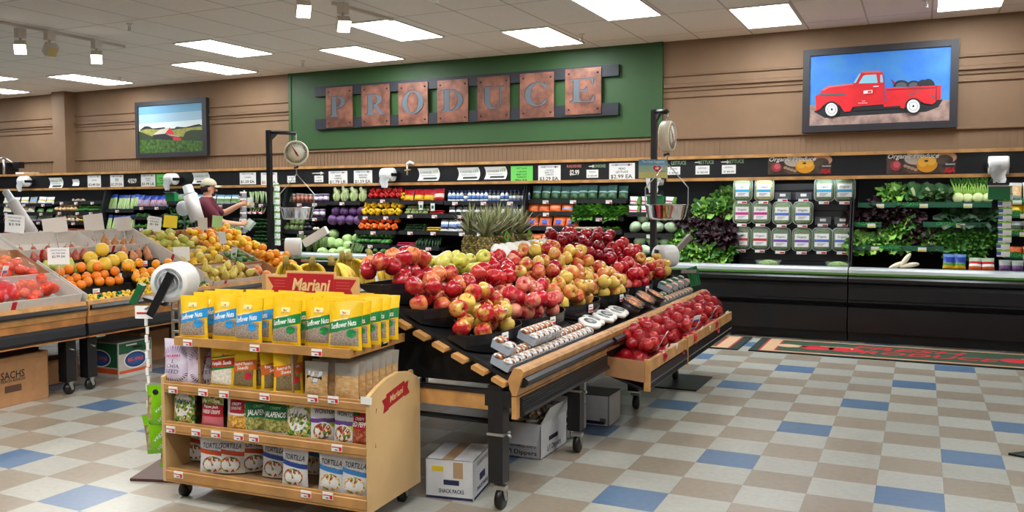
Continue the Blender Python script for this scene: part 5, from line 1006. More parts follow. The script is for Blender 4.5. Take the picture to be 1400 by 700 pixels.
for ti, (xf, xb, rim) in {1: (-1.655, -1.93, .82), 2: (-1.9, -2.16, .935), 3: (-2.13, -2.46, 1.05)}.items():
    for ci in range(6):
        y0, y1 = cols[ci]+.006, cols[ci+1]-.006
        bin_('black rounded bin, %s tier, %s along the apple table' % (TN[ti], CN[ci]), xf, xb, y0, y1, rim, zs)
        k_ = KIND[ti][ci]; xe = {1: -1.85, 2: -2.08, 3: -2.41}[ti]
        def reg(R, xf=xf, xe=xe, y0=y0, y1=y1):
            y = R.uniform(y0+.05, y1-.05); v = (y-y0)/(y1-y0); fx = xf-.062-.09*abs(2*v-1)**2.4; return (R.uniform(xe, fx), y)
        hb = {1: .19, 2: .17, 3: (.11, .06, .03, .06, .14, .12)[ci]}[ti]+(.03 if (ti, ci) in ((1, 0), (2, 3), (1, 2)) else 0)
        top = lambda x, y, xf=xf, rim=rim, hb=hb, y0=y0, y1=y1: rim+.02+min(hb, .01+(xf-x)*.8)-.02*abs((y-(y0+y1)/2)/.33)**3
        flo = lambda x, y, xf=xf, rim=rim: max(rim-.05, rim-.05+min(.11, (xf-.1-x)*.5))
        pts = heap(None, reg, flo, top, .0485, 60, 10*ti+ci)
        if ti == 3 and ci == 0: pts = [p for p in pts if p[1] < -4.4]
        ys = sorted(pts, key=lambda p: p[2]); 
        def labf(i, p, k_=k_, ti=ti, ci=ci, rim=rim, xf=xf):
            return '%s %s the %s %s tier bin' % (DESC[k_], 'in the front row of' if p[0] > xf-.14 else 'heaped high in' if p[2] > rim+.09 else 'in the middle of', CN[ci], TN[ti])
        alt = {'rosy': 'rosy', 'mixed': 'rosy', 'yellow': 'mixed', 'red': 'pink', 'dark': 'dark', 'pink': 'pink', 'green': 'green'}[k_]
        scatter('apple', pts, APM[k_]*2+APM[alt], labf, 'apple', 'apples in the %s bin of the %s tier' % (CN[ci], TN[ti]), 1.15, .16)
# ------------------------------------------------------------------ packs along the rail
CARM = food_mat('caramel_tops', [(150, 96, 56), (228, 228, 226), (196, 140, 84), (96, 58, 44), (238, 238, 236), (206, 116, 52), (186, 196, 206), (230, 226, 214)], 55); SILV = M('clear_tray', (176, 186, 198), .15, alpha=.85); GTOP = M('dip_tops', (214, 96, 60), .4, rgb2=(236, 238, 230), nscale=30)
def dip_pack(topm, accent):
    b = MB(); b.prism([(-.05, 0), (.05, 0), (.056, .04), (-.056, .04)], -.035, .035, SILV, 'y')
    for i in range(2):
        for j in range(2): b.lathe([(.024, .04), (.026, .047), (.02, .054), (0, .056)], (topm if (i+j) % 2 else accent), 10, Tr(-.029+.058*i, -.018+.036*j, 0))
    b.box(-.045, .045, -.0365, -.035, .01, .034, SILV); return b.mesh('snack_pack')
DP = dip_pack(CARM, CARM); DG = dip_pack(GTOP, GREENP)
sl_rot = (0, math.atan(SL), 0)
for i in range(16): y = -5.12+i*.077; inst('caramel_dip_pack', DP, '%s caramel dip pack from the near end along the oak rail' % nth(i), 'snack pack', (-1.585, y, zs(-1.585)+.0), sl_rot, 'caramel dip packs on the near table', .98)
for i in range(6): y = (-5.1, -4.78, -4.703, -4.626, -4.549, -4.472)[i]; inst('caramel_dip_pack', DP, '%s caramel dip pack from the near end, stacked behind the rail row' % nth(i), 'snack pack', (-1.6, y+.02, zs(-1.6)+.064), sl_rot, 'caramel dip packs on the near table', .98)
for i in range(10): y = -2.2+i*.1; inst('dip_pack', DG, '%s green and white dip pack from the near end of its row' % nth(i), 'snack pack', (-1.59, y, zs(-1.59)), sl_rot, 'green dip packs on the far table', 1.0)
for i in range(4): y = -1.95+i*.2; inst('dip_pack', DG, '%s green and white dip pack stacked on its row' % nth(i), 'snack pack', (-1.61, y+.03, zs(-1.61)+.066), sl_rot, 'green dip packs on the far table', 1.0)
b = MB(); b.lathe([(0, 0), (.085, 0), (.09, .012), (.09, .02), (.08, .026), (0, .028)], PAPERW, 24); b.lathe([(.05, .0285), (0, .029)], M('tub_grey_print', (170, 178, 182), .5), 20); TUB = b.mesh('tub')
for i in range(6): inst('white_tub', TUB, '%s white oval tub from the near end on the rail' % nth(i), 'tub', (-1.6-.02*(i % 2), -3.78+i*.13, zs(-1.6)+.025), (U(-.1, .1), .3, 0), 'white oval tubs on the apple table', (.8, .95, 1))
b = MB(); b.lathe([(0, 0), (.06, 0), (.075, .07)], M('tub_dark_wall', (60, 44, 48), .3), 20); b.lathe([(.075, .068), (.08, .07), (.08, .078), (.07, .0785)], NAVY, 20); b.lathe([(.069, .0788), (0, .0795)], food_mat('tub_fill', [(206, 120, 60), (226, 160, 100), (170, 80, 40), (236, 200, 160)], 60), 20); TUB2 = b.mesh('tub')
for i in range(5): inst('apple_slice_tub', TUB2, '%s dark rimmed tub of snacks from the near end' % nth(i), 'tub', (-1.585-.03*(i % 2), -3.0+i*.155, zs(-1.6)+.02), (0, .5, 0), 'dark rimmed tubs on the apple table', .95)
# ------------------------------------------------------------------ net bag bin at the rail of the far table
t = thing('net_bag_bin', 'low oak and black bin of red net bags below the far apple table', 'bin', (-1.25, -2.42, 0)); a, c = -1.33, 1.33
b = MB(); b.box(-.012, .012, a, c, .44, .51, OAK); b.build('front_rail', t)
b = MB(); b.prism([(-.02, .33), (.0, .325), (.02, .345), (.014, .37), (.02, .385), (.012, .43), (-.02, .435)], a+.02, c-.02, SMAT, 'y'); b.build('black_fascia', t)
for yy_ in (a-.012, -.35): MB().box(-.016, .02, yy_, yy_+.022, .33, .52, OAK).build('post', t)
b = MB(); b.prism([(-.02, .33), (-.02, .345), (-.25, .42), (-.25, .405)], a, c, BLKM, 'y'); b.build('bottom', t)
b = MB(); b.box(-.255, -.24, a, c, .405, .555, BLKM); b.build('back_board', t)
p = [at(828, 513, Y=-3.76), at(882, 523, Y=-3.76), at(882, 494, Y=-3.76), at(830, 487, Y=-3.76)]
b = MB(); b.add([(q.x, -3.77, q.z) for q in p]+[(q.x, -3.765, q.z) for q in p], [(0, 1, 2, 3), (7, 6, 5, 4), (0, 4, 5, 1), (1, 5, 6, 2), (2, 6, 7, 3), (3, 7, 4, 0)], M('cardboard', (176, 128, 86), .8, noise=.06)); tag(b.build('cardboard_flap'), 'tan cardboard flap at the near end of the net bag bin', 'cardboard')
NETR = M('red_net', (190, 30, 45), .4); NETF = M('red_net_film', (196, 20, 36), .35, alpha=.2)
NAP = apple_mat('apple_in_net', (160, 14, 28), (196, 52, 48), .56)
def net_bag(seed, nm='net_bag', rad=.041, n=11, mat=NAP, film=NETF, Lx=.1, Ly=.1):
    R = random.Random(seed); b = MB()
    P = heap(None, lambda R: (R.uniform(-Lx, Lx), R.uniform(-Ly, Ly)), lambda x, y: 0, lambda x, y: .13-2.2*(x*x+y*y), rad, n, seed, cand=30)
    b.ell((0, 0, 0), rad, rad, rad*.95, mat, 12, 8)
    cx = lambda a, e: None
    f = MB(); rn = 10; sg = 16; vs = []
    for i in range(rn):
        v = i/(rn-1); 
        for k in range(sg):
            a_ = 2*pi*k/sg; rr = (.13*sin(pi*(.12+.8*v))**.6)*(1+.05*sin(5*a_+seed)) if v < .9 else .02
            vs.append((rr*cos(a_)*(Lx/.1), rr*sin(a_)*(Ly/.1), .005+.13*v if v < .95 else .15))
    f.add(vs, [(i*sg+k, i*sg+(k+1) % sg, (i+1)*sg+(k+1) % sg, (i+1)*sg+k) for i in range(rn-1) for k in range(sg)], film, True)
    return b.mesh('fruit'), f.mesh('net'), P
NBM = [net_bag(s) for s in (1, 2, 3)]
TGM = MB(); TGM.box(-.03, .03, -.001, .001, -.1, 0, PAPERW); TGM.box(-.024, .024, -.002, -.001, -.06, -.03, BLUEB); TGM.box(-.024, .0, -.002, -.001, -.085, -.07, SKY); TGM = TGM.mesh('bag_label')
def place_net(i, p, lab, grp, meshes, rot=(0, 0, 0), sc=1, tagged=True, nm='net_bag', fr='apple'):
    t = thing(nm, lab, 'net bag', p, rot, grp); a, f, P = meshes[i % len(meshes)]
    for q in P: o = bpy.data.objects.new(fr, a); C.objects.link(o); o.parent = t; o.location = q; o.rotation_euler = (U(0, 6), U(0, 6), 0)
    o = bpy.data.objects.new('net', f); C.objects.link(o); o.parent = t
    if tagged: o = bpy.data.objects.new('bag_label', TGM); C.objects.link(o); o.parent = t; o.location = (.11, U(-.05, .05), U(.1, .16)); o.rotation_euler = (0, U(-.5, .1), pi/2+U(-.5, .5)); o.scale = (1.35,)*3
    t.scale = (sc,)*3; return t
for i in range(10):
    y = -3.6+i*.265; place_net(i, (-1.385, y, .41), '%s red net bag of apples from the near end of the low bin' % nth(i), 'net bags of apples in the low bin', NBM, (0, .25, U(-.4, .4)), U(.95, 1.05), i in (1, 2, 3, 5, 6, 9))
for i in range(8):
    y = -3.5+i*.31; place_net(i+1, (-1.4, y, .545), '%s red net bag from the near end lying against the rail' % nth(i), 'net bags of apples in the low bin', NBM, (0, .5, U(-.4, .4)), .9, i in (1, 4, 6))
# ------------------------------------------------------------------ bananas, pineapples and tubs on the table top
BAN = M('banana_yellow', (236, 200, 66), .4, noise=.08, nscale=30); BANT = M('banana_tip', (110, 90, 40), .6)
def hand_of_bananas(n, seed):
    R = random.Random(seed); b = MB()
    for i in range(n):
        a = (i-(n-1)/2)*.24; pts = []; 
        for k in range(9): q = k/8; ang = 1.5*q; pts.append((sin(ang)*.11, 0, .11-.12*(1-cos(ang))-.03*q))
        T = Rz(a*1.3) @ Tr(.015, 0, 0) @ Ry(.25); rr = [.006, .01, .016, .0185, .019, .0185, .017, .012, .004]; b.tube(pts, rr, BAN, 6, T); b.ell(tuple((T @ Vector(pts[-1]))), .005, .005, .005, BANT, 6, 4)
    b.tube([(0, 0, .1), (.0, 0, .13), (-.01, 0, .145)], [.02, .016, .012], M('banana_crown', (150, 130, 60), .6), 8); return b.mesh('banana_hand')
BH = [hand_of_bananas(6, 1), hand_of_bananas(5, 2)]
for i, (x, y, z, r, lab) in enumerate([(-2.6, -5.06, 1.02, .6, 'banana bunch standing nearest the seed bag sign'), (-2.62, -4.86, 1.03, 1.2, 'banana bunch between two others behind the near red apples'), (-2.6, -4.68, 1.035, .3, 'banana bunch touching the near red apples'), (-2.9, -5.06, 1.01, 2.0, 'banana bunch lying lowest behind the seed bag sign'), (-2.84, -4.9, 1.0, 2.4, 'banana bunch on the left side of the apple table'), (-2.8, -4.66, 1.02, 1.8, 'banana bunch farthest back on the left side')]): inst('banana_bunch', BH[i % 2], lab, 'bananas', (x, y, z), (0, 0, r), 'banana bunches', 1.1)
# pineapples
PIN = M('pineapple_skin', (120, 104, 48), .7, rgb2=(178, 158, 82), nscale=60); PIE = M('pineapple_eye', (84, 76, 36), .7); PLF = M('pineapple_leaf', (140, 148, 104), .6, rgb2=(186, 188, 142), nscale=10); PLF2 = M('pineapple_leaf_dark', (104, 118, 82), .6)
def m_pine(seed):
    R = random.Random(seed); b = MB(); H = .17; nr = 11; ns = 14
    for i in range(nr):
        v = (i+.5)/nr; rad = .062*(1-abs(2*v-1)**3*.45); z = v*H
        for k in range(ns):
            a = 2*pi*(k+.5*(i % 2))/ns; T = Tr(rad*cos(a), rad*sin(a), z) @ Rz(a); s = .0155
            b.add([(-.006, -s, 0), (-.006, 0, -s), (-.006, s, 0), (-.006, 0, s), (.006, 0, 0)], [(0, 1, 4), (1, 2, 4), (2, 3, 4), (3, 0, 4)], PIN if (i+k) % 3 else PIE, False, T)
    b.lathe([(0, 0), (.035, 0), (.055, .02), (.06, .08), (.056, .14), (.04, .168), (0, .172)], PIE, 14)
    body = b.mesh('pineapple_body'); b = MB()
    for k in range(46):
        a = k*2.4; q = k/46; L = .27*(1-q*.3)*R.uniform(.8, 1.15); sp = (1-q)*1.15+.08
        T = Tr(0, 0, .165+.03*q) @ Rz(a) @ Rx(sp*.75); w_ = .013
        b.grid(2, 5, lambda u, v: ((u*2-1)*w_*(1-v**1.5), -.012*abs(u*2-1)*0+(-.18*L*v*v*sp), v*L-.1*L*v*v*sp), lambda u, v: PLF2 if (k % 3 == 0) else PLF, True, T)
    return body, b.mesh('crown')
PNM = [m_pine(1), m_pine(2)]
ptag = MB(); ptag.box(-.04, .04, -.002, .002, -.03, .03, M('tag_green', (70, 140, 50), .5)); ptag.lathe([(.016, .003), (0, .0035)], M('tag_orange', (200, 80, 40), .5), 12, Rx(pi/2)); ptag = ptag.mesh('hang_tag')
k = 0
for row, (x, n_, y0_, y1_) in enumerate(((-2.53, 4, -3.28, -2.66), (-2.69, 4, -3.16, -2.5))):
    for i in range(n_):
        y = y0_+(y1_-y0_)*i/(n_-1); t = thing('pineapple', '%s pineapple from the near end, %s row from the apples' % (nth(i), nth(row)), 'pineapple', (x+U(-.01, .01), y, 1.035), (U(-.05, .05), U(-.05, .05), U(0, 6)), 'pineapples on the apple table')
        bd, cr = PNM[k % 2]; o = bpy.data.objects.new('fruit_body', bd); C.objects.link(o); o.parent = t; o = bpy.data.objects.new('leaf_crown', cr); C.objects.link(o); o.parent = t; t.scale = (U(1.0, 1.1),)*3
        if row == 0 and i in (1, 3): o = bpy.data.objects.new('hang_tag', ptag); C.objects.link(o); o.parent = t; t.rotation_euler = (0, 0, 0); o.location = (.085, -.02, .17); o.rotation_euler = (.2, .5, pi/2)
        k += 1
b = MB(); b.lathe([(0, -.02), (.062, -.02), (.07, 0), (.072, .012), (.066, .018)], PAPERW, 22); b.lathe([(.064, .014), (.052, .012)], M('tub_ring', (180, 190, 190), .4), 22); b.lathe([(.052, .012), (0, .013)], PAPERW, 22); RT = b.mesh('tub')
for i, y in enumerate((-3.3, -3.24, -3.19, -3.14, -3.09, -3.0, -2.86, -2.74, -2.64, -2.52, -2.42)):
    inst('round_tub', RT, '%s white round tub on edge from the near end, before the pineapples' % nth(i), 'tub', (-2.4 if i % 2 else -2.42, y, 1.1), (.3 if i < 5 else 1.1, U(.9, 1.3), U(-.3, .3)), 'white round tubs before the pineapples')
DRG = MB(); DRG.ell((0, 0, .05), .04, .04, .05, M('dragonfruit', (190, 40, 90), .5), 12, 8); r_ = random.Random(2)
for k in range(14): T = Rz(k*2.4) @ Tr(0, -.034, .03+.004*k) @ Rx(.5); leaf(DRG, T, .05, .012, M('dragon_scale', (200, 190, 80), .5), 0, .2, None, r_, 2, 3)
DRG = DRG.mesh('dragonfruit')
for i, (y, lab) in enumerate(((-2.32, 'pink dragon fruit right of the pineapples'), (-2.22, 'second pink dragon fruit right of the pineapples'))): inst('dragon_fruit', DRG, lab, 'dragon fruit', (-2.52, y, 1.033), (0, 0, i), None, 1.2)
# boxes below the apple tables
CWH = M('carton_white', (214, 216, 220), .7, noise=.03); CNAVY = M('carton_navy', (34, 42, 80), .7); CYEL = M('carton_yellow', (232, 206, 40), .6); TAPE = M('packing_tape', (176, 146, 110), .3)
def carton(lab, c, w_, d, h, yaw, texts, mat=CWH, opened=False, tape=False, name='cardboard_box', grp=None, deco=None):
    t = thing(name, lab, 'box', c, (0, 0, yaw), grp); b = MB(); x, y = w_/2, d/2; th = .004
    b.box(-x, x, -y, -y+th, 0, h, mat); b.box(-x, x, y-th, y, 0, h, mat); b.box(-x, -x+th, -y, y, 0, h, mat); b.box(x-th, x, -y, y, 0, h, mat); b.box(-x, x, -y, y, 0, th, mat)
    if not opened: b.box(-x, x, -y, y, h-th, h, mat)
    for face, txt, px, pz, sz, m, wd in texts:
        T = {'f': plane_T((px, -y, pz), (1, 0, 0), (0, 0, 1), .0012), 'r': plane_T((x, px, pz), (0, 1, 0), (0, 0, 1), .0012)}[face]
        b.text(txt, sz, m, T, bold=.015, wid=wd)
    for face, x0, x1, z0, z1, m in deco or ():
        if face == 'f': b.box(x0, x1, -y-.001, -y, z0, z1, m)
        elif face == 'r': b.box(x, x+.001, x0, x1, z0, z1, m)
        else: b.box(x0, x1, z0, z1, h, h+.001, m)
    b.build('carton', t)
    if opened:
        for sx in (-1, 1):
            T = Tr(sx*x, 0, h) @ Ry(sx*(.5 if sx > 0 else -.9)*1); q = MB(); q.box(-.002, .002, -y, y, 0, w_*.48, mat, T); q.build('flap', t)
        T = Tr(0, -y, h) @ Rx(2.6); q = MB(); q.box(-x, x, -.002, .002, 0, d*.3, mat, T); q.build('flap', t)
    return t
fl = at(583, 682, Z=0); fr = at(642, 688, Z=0); br = at(670, 658, Z=0); yaw = math.atan2(fr.y-fl.y, fr.x-fl.x); 
ctr = (fl+br)/2
carton('sealed white snack pack box on the floor below the near apple table', ctr, .245, .33, .2, yaw, [('f', 'SNACK PACKS', .01, .035, .028, CNAVY, .13), ('r', 'SNACK PACKS', 0, .035, .03, CNAVY, .2), ('r', 'CRUNCHY APPLES', 0, .16, .03, GRYT, .2)], deco=[('f', -.12, .12, .004, .016, CNAVY), ('r', -.15, .15, .004, .016, CNAVY), ('f', -.09, -.03, .14, .165, CYEL), ('t', -.04, .02, -.16, .16, TAPE), ('f', -.03, .05, .075, .1, CNAVY), ('r', -.05, .05, .075, .11, CNAVY), ('f', .02, .07, .11, .19, TAPE)])
fl = at(700, 622, Z=0); fr = at(737, 630, Z=0); br = at(775, 607, Z=0)
yaw2 = math.atan2(br.y-fr.y, br.x-fr.x)-pi/2
t = carton('open white box of dip cups below the near apple table', Vector((-1.83, -4.1, 0)), .25, .42, .2, 0, [('f', "Li'l Dippers", .0, .02, .035, CNAVY, .2), ('f', 'CARAMEL DIPS', 0, .06, .03, GRYT, .19), ('r', "Li'l Dippers", 0, .025, .045, CNAVY, .22)], opened=True, deco=[('f', -.08, .06, .105, .135, CNAVY), ('r', -.08, .06, .08, .105, CNAVY), ('r', -.03, .07, .085, .095, CYEL)])
b = MB(); b.lathe([(0, 0), (.03, 0), (.038, .07)], CLEAR, 12); b.lathe([(.0385, .02), (.0385, .05)], CARM, 12); b.lathe([(.041, .07), (.041, .078), (0, .08)], PAPERW, 12); DCUP = b.mesh('dip_cup')
for i in range(10): inst('dip_cup', DCUP, '%s dip cup from the left, %s row inside the open white box' % (nth(i % 5 % 2), nth(i//2)), 'cup', (-1.9+.09*(i % 2)+.03, -4.25+.078*(i//2), .06+.075), (0, 0, 0), 'dip cups in the open white box')
for i in range(4): inst('dip_cup', DCUP, '%s dip cup from the left stacked on top in the open box' % nth(i), 'cup', (-1.9+.09*(i % 2)+.03, -4.22+.09*(i//2), .213), (0, 0, 0), 'dip cups in the open white box')
carton('lower white box behind the open dip box', Vector((-1.86, -3.65, 0)), .3, .3, .16, 0, [('f', 'Carousel', .06, .06, .05, CNAVY, .16)], deco=[('f', .02, .14, .1, .13, CNAVY)])
carton('upper white box stacked behind the open dip box', Vector((-1.86, -3.65, .162)), .3, .3, .16, .03, [('f', 'Carousel', .06, .04, .05, CNAVY, .16)], deco=[('f', .02, .14, .1, .13, CNAVY)])
fl = at(775, 583, Z=0); carton('plain white box behind the second table leg', Vector((-1.72, -3.28, 0)), .26, .26, .2, 0, [], deco=[('f', -.12, .1, .01, .03, CNAVY), ('f', .07, .11, .015, .05, GRYT)])
b = MB(); b.box(-.25, .25, -.3, .3, .001, .012, BLACK); p = at(925, 533, Z=0); tag(b.build('floor_mat', None, (p.x-.1, p.y+.3, 0)), 'black rubber mat by the far caster of the net bag bin', 'mat')
# ------------------------------------------------------------------ citrus and pear tables at the left
LX = -5.45; LS = .45
def zl(x): return .64+(-5.52-x)*LS
def citrus_table(lab, y0, y1, legs):
    t = thing('display_table', lab, 'display table', (LX, (y0+y1)/2, 0), group='citrus display tables'); cy = (y0+y1)/2; a, c = y0-cy+.005, y1-cy-.005; L = lambda x: x-LX
    b = MB(); b.prism([(L(-5.5), .6), (L(-5.45), .6), (L(-5.44), .68), (L(-5.45), .715), (L(-5.5), .715)], a, c, OAK, 'y'); b.build('top_rail', t)
    b = MB(); b.prism([(L(-5.445), .645), (L(-5.42), .65), (L(-5.41), .665), (L(-5.42), .685), (L(-5.44), .688)], a+.01, c-.01, SMAT, 'y'); b.build('bumper_strip', t)
    MB().box(L(-5.49), L(-5.455), a, c, .545, .598, OAKD).build('lower_board', t)
    b = MB(); b.prism([(L(-5.5), .445), (L(-5.46), .45), (L(-5.45), .47), (L(-5.455), .52), (L(-5.46), .545), (L(-5.5), .545)], a+.005, c-.005, CORR, 'y'); b.box(L(-5.48), L(-5.445), a+.005, c-.005, .438, .446, OAKD); b.build('black_fascia', t)
    b = MB(); b.prism([(L(-5.5), .62), (L(-6.5), .62+LS), (L(-6.9), .62+LS), (L(-7.9), .62), (L(-7.9), .6), (L(-6.9), .6+LS), (L(-6.5), .6+LS), (L(-5.5), .6)], a, c, BLKM, 'y'); b.build('deck', t)
    b = MB(); b.box(L(-7.94), L(-7.9), a, c, .45, .7, OAK); b.build('far_rail', t)
    for yl in legs:
        for xl in (-5.6, -7.8):
            b = MB(); b.box(L(xl)-.045, L(xl)+.045, yl-cy-.045, yl-cy+.045, .1, .6, BLKM); b.tube([(L(xl)+.046, yl-cy-.02, .36), (L(xl)+.07, yl-cy+.01, .345)], .007, STEEL, 6); lg = b.build('leg', t); caster(Tr(L(xl), yl-cy, 0), lg, .045)
citrus_table('left citrus table under the net bags of tomatoes', -6.95, -4.215, (-6.7, -4.28))
citrus_table('right citrus table under the oranges and pears', -4.205, -1.4, (-4.08, -1.6))
CWL = M('carton_grey_white', (206, 200, 192), .75, noise=.03); CBR = M('carton_brown', (172, 126, 84), .8, noise=.06)
SLA = math.atan(LS)
def slopeT(s, y): # frame on the left slope: local x up the slope
    x = -5.52-s*cos(SLA); z = .64+s*sin(SLA)+.002
    return Matrix(((-cos(SLA), 0, sin(SLA), x), (0, -1, 0, y), (sin(SLA), 0, cos(SLA), z), (0, 0, 0, 1)))
def tray_carton(lab, s0, s1, y0, y1, h, out=CWL, inn=CBR, stripe=True, grp='open cartons on the citrus tables', hb=None):
    T = slopeT(s0, (y0+y1)/2); t = bpy.data.objects.new('fruit_carton', None); C.objects.link(t); t.matrix_world = T; tag(t, lab, 'carton', grp)
    L_, W_ = s1-s0-.004, (y1-y0)/2-.003; b = MB(); th = .005; hb = hb or h
    def wall(pts, n):
        n = Vector(n)*th; q = [Vector(p) for p in pts]; b.add(q, [(0, 1, 2, 3)], inn); b.add([p+n for p in q], [(3, 2, 1, 0)], out); q2 = [p+n for p in q]
        for i in range(4): j = (i+1) % 4; b.add([q[i], q[j], q2[j], q2[i]], [(0, 1, 2, 3)], inn)
    wall([(0, -W_, 0), (0, W_, 0), (0, W_, h), (0, -W_, h)], (-1, 0, 0)); wall([(L_, W_, 0), (L_, -W_, 0), (L_, -W_, hb), (L_, W_, hb)], (1, 0, 0))
    wall([(L_, -W_, 0), (0, -W_, 0), (0, -W_, h), (L_, -W_, hb)], (0, -1, 0)); wall([(0, W_, 0), (L_, W_, 0), (L_, W_, hb), (0, W_, h)], (0, 1, 0))
    b.box(0, L_, -W_, W_, 0, .004, inn); b.build('carton_body', t)
    if stripe: q = MB(); q.box(-.0065, -.0055, W_*.45, W_*.55, .01, h-.004, RED); q.build('red_stripe', t)
    return t
def fruit_on_slope(name, meshes, desc, cat, s0, s1, y0, y1, r, n, seed, base=.0, hmax=.1, where='', grp=None, rot=None, sc=1, ends=None):
    """settles fruit between the walls of a carton on the slope"""
    Minv = None; R = random.Random(seed)
    pts = heap(None, lambda R: (R.uniform(s0+r+.012, max(s0+r+.013, s1-r-.012)), R.uniform(y0+r+.012, y1-r-.012)), lambda x, y: base, lambda x, y: base+hmax, r, n, seed, cand=50)
    out = []
    for i, (s, y, h) in enumerate(pts):
        T = slopeT(s, y); p = T @ Vector((0, 0, h))
        lev = 'in the front row of' if s < s0+(s1-s0)*.33 else 'at the back of' if s > s0+(s1-s0)*.67 else 'in the middle of'
        ro = rot(R) if rot else (R.uniform(0, 6), R.uniform(0, 6), R.uniform(0, 6))
        inst(name, R.choice(meshes), '%s %s %s' % (desc, lev, where), cat, p, ro, grp or desc+'s '+where, sc*R.uniform(.93, 1.0))
ORM = M('orange_peel', (246, 160, 34), .4, noise=.1, nscale=12, bump=.15); ORM2 = M('orange_peel_deep', (240, 132, 28), .4, noise=.1, nscale=12, bump=.15); LEM = M('lemon_peel', (240, 196, 48), .4, noise=.08, nscale=14, bump=.12); LIM = M('lime_peel', (74, 112, 40), .4, noise=.25, nscale=18); GRF = M('grapefruit_peel', (226, 140, 78), .45, noise=.1, nscale=12); POM = M('pomelo_peel', (232, 190, 62), .45, noise=.06, nscale=14)
PEARY = M('pear_yellow', (206, 180, 76), .5, rgb2=(222, 202, 104), nscale=20); PEARG = M('pear_green', (168, 172, 66), .5, rgb2=(190, 192, 96), nscale=20); PEARR = M('pear_red', (156, 50, 56), .45, rgb2=(190, 110, 80), nscale=16); BOSC = M('pear_bosc', (176, 112, 60), .6, rgb2=(194, 138, 84), nscale=20); PEARP = M('pear_pink', (200, 120, 84), .5, rgb2=(216, 160, 112), nscale=16)
def rnd_fruit(name, r, mat, stemm=None): 
    b = MB(); b.ell((0, 0, 0), r, r, r*.95, mat, 16, 10); b.ell((0, 0, r*.94), r*.09, r*.09, r*.03, M('fruit_navel', (120, 110, 50), .7), 6, 4); return b.mesh(name)
def m_pear(mat): b = MB(); b.lathe([(0, -.045), (.02, -.046), (.035, -.034), (.04, -.015), (.036, .01), (.025, .03), (.018, .047), (.013, .058), (0, .062)], mat, 14); b.tube([(0, 0, .06), (.004, 0, .078), (.01, 0, .084)], .0022, STEM_, 5); return b.mesh('pear')
ORA = [rnd_fruit('orange', .042, ORM)]; ORA2 = [rnd_fruit('orange', .042, ORM2)]
def m_lemon(m, r): b = MB(); b.lathe([(0, -r*1.42), (r*.2, -r*1.3), (r*.5, -r*1.05), (r*.9, -r*.5), (r, 0), (r*.9, r*.5), (r*.5, r*1.05), (r*.2, r*1.3), (0, r*1.45)], m, 14); return b.mesh('lemon')
LEMM = [m_lemon(LEM, .033)]; LIMM = [m_lemon(LIM, .027)]; GRFM = [rnd_fruit('grapefruit', .055, GRF)]; POMM = [rnd_fruit('pomelo', .065, POM)]
PE = {k: [m_pear(m)] for k, m in dict(y=PEARY, g=PEARG, r=PEARR, b=BOSC, p=PEARP).items()}
# --- block of bins with white carton walls
ya, yb, yc, yd, ye, yf = -4.18, -2.78, -2.12, -1.78, -1.74, -1.43
tray_carton('long white carton wall behind the red and brown pears', .82, 1.14, ya, (ya+yb)/2+.1, .12, CWL, CWL); tray_carton('white carton wall with red stripe behind the brown pears', .82, 1.14, (ya+yb)/2+.1, yb, .12, CWL, CWL)
b = MB(); b.box(.1, 1.15, -.004, .004, 0, .15, CWL); b.box(.5, .53, .0041, .005, .02, .145, RED); o = b.build('carton_partition'); o.matrix_world = slopeT(0, yb-.01); tag(o, 'long white carton partition with red stripe right of the oranges', 'carton')
b = MB(); b.box(.0, .62, -.004, .004, 0, .13, CWL); o = b.build('carton_partition'); o.matrix_world = slopeT(0.0, ya+.0); tag(o, 'white carton partition between tomatoes and oranges', 'carton')
def lbin(lab, s0, s1, y0, y1, rim=.075):
    xf = -5.52-s0*cos(SLA); xb = -5.52-s1*cos(SLA); z = .64+s0*sin(SLA)+rim
    return bin_(lab, xf, xb, y0, y1, z, zl, .06, True, grp='black bins on the citrus table'), xf, xb, z
def fill_bin(info, meshes, desc, cat, r, n, y0, y1, seed, hb, where, name, rot=None, slope=.6):
    _, xf, xb, z = info
    pts = heap(None, lambda R: (R.uniform(xb+.0, xf-.06-r*.3), R.uniform(y0+r, y1-r)), lambda x, y: max(z-.045, zl(x)+.012), lambda x, y: z+r*.6+min(hb, (xf-x)*slope), r, n, seed)
    for i, p in enumerate(pts):
        inst(name, random.Random(i).choice(meshes), '%s %s %s' % (desc, 'in the front row of' if p[0] > xf-.13 else 'heaped high in' if p[2] > z+.09 else 'in the middle of', where), cat, p, rot(rnd) if rot else (U(0, 6), U(0, 6), U(0, 6)), desc+'s', U(.94, 1.0))
i1 = lbin('black bin of oranges left of the lemon nets', .17, .42, -4.15, -3.52); fill_bin(i1, ORA2, 'deep orange orange', 'orange', .046, 44, -4.15, -3.52, 1, .13, 'the left orange bin', 'orange')
i2 = lbin('black bin of oranges behind the big bag roll', .17, .42, -3.44, -2.82); fill_bin(i2, ORA, 'bright orange', 'orange', .044, 52, -3.44, -2.82, 2, .18, 'the right orange bin', 'orange')
i3 = lbin('black bin of big yellow pomelos', .36, .66, -3.74, -3.16, .085); fill_bin(i3, POMM, 'big yellow pomelo', 'pomelo', .066, 20, -3.74, -3.16, 3, .15, 'the pomelo bin', 'pomelo')
pu = lambda R: (R.uniform(-.35, .35), R.uniform(-.35, .35), R.uniform(0, 6))
i4 = lbin('black bin of green pears left of the pomelos', .44, .64, -4.15, -3.76); fill_bin(i4, PE['g'], 'green pear', 'pear', .046, 18, -4.15, -3.76, 4, .05, 'the green pear bin', 'pear', pu)
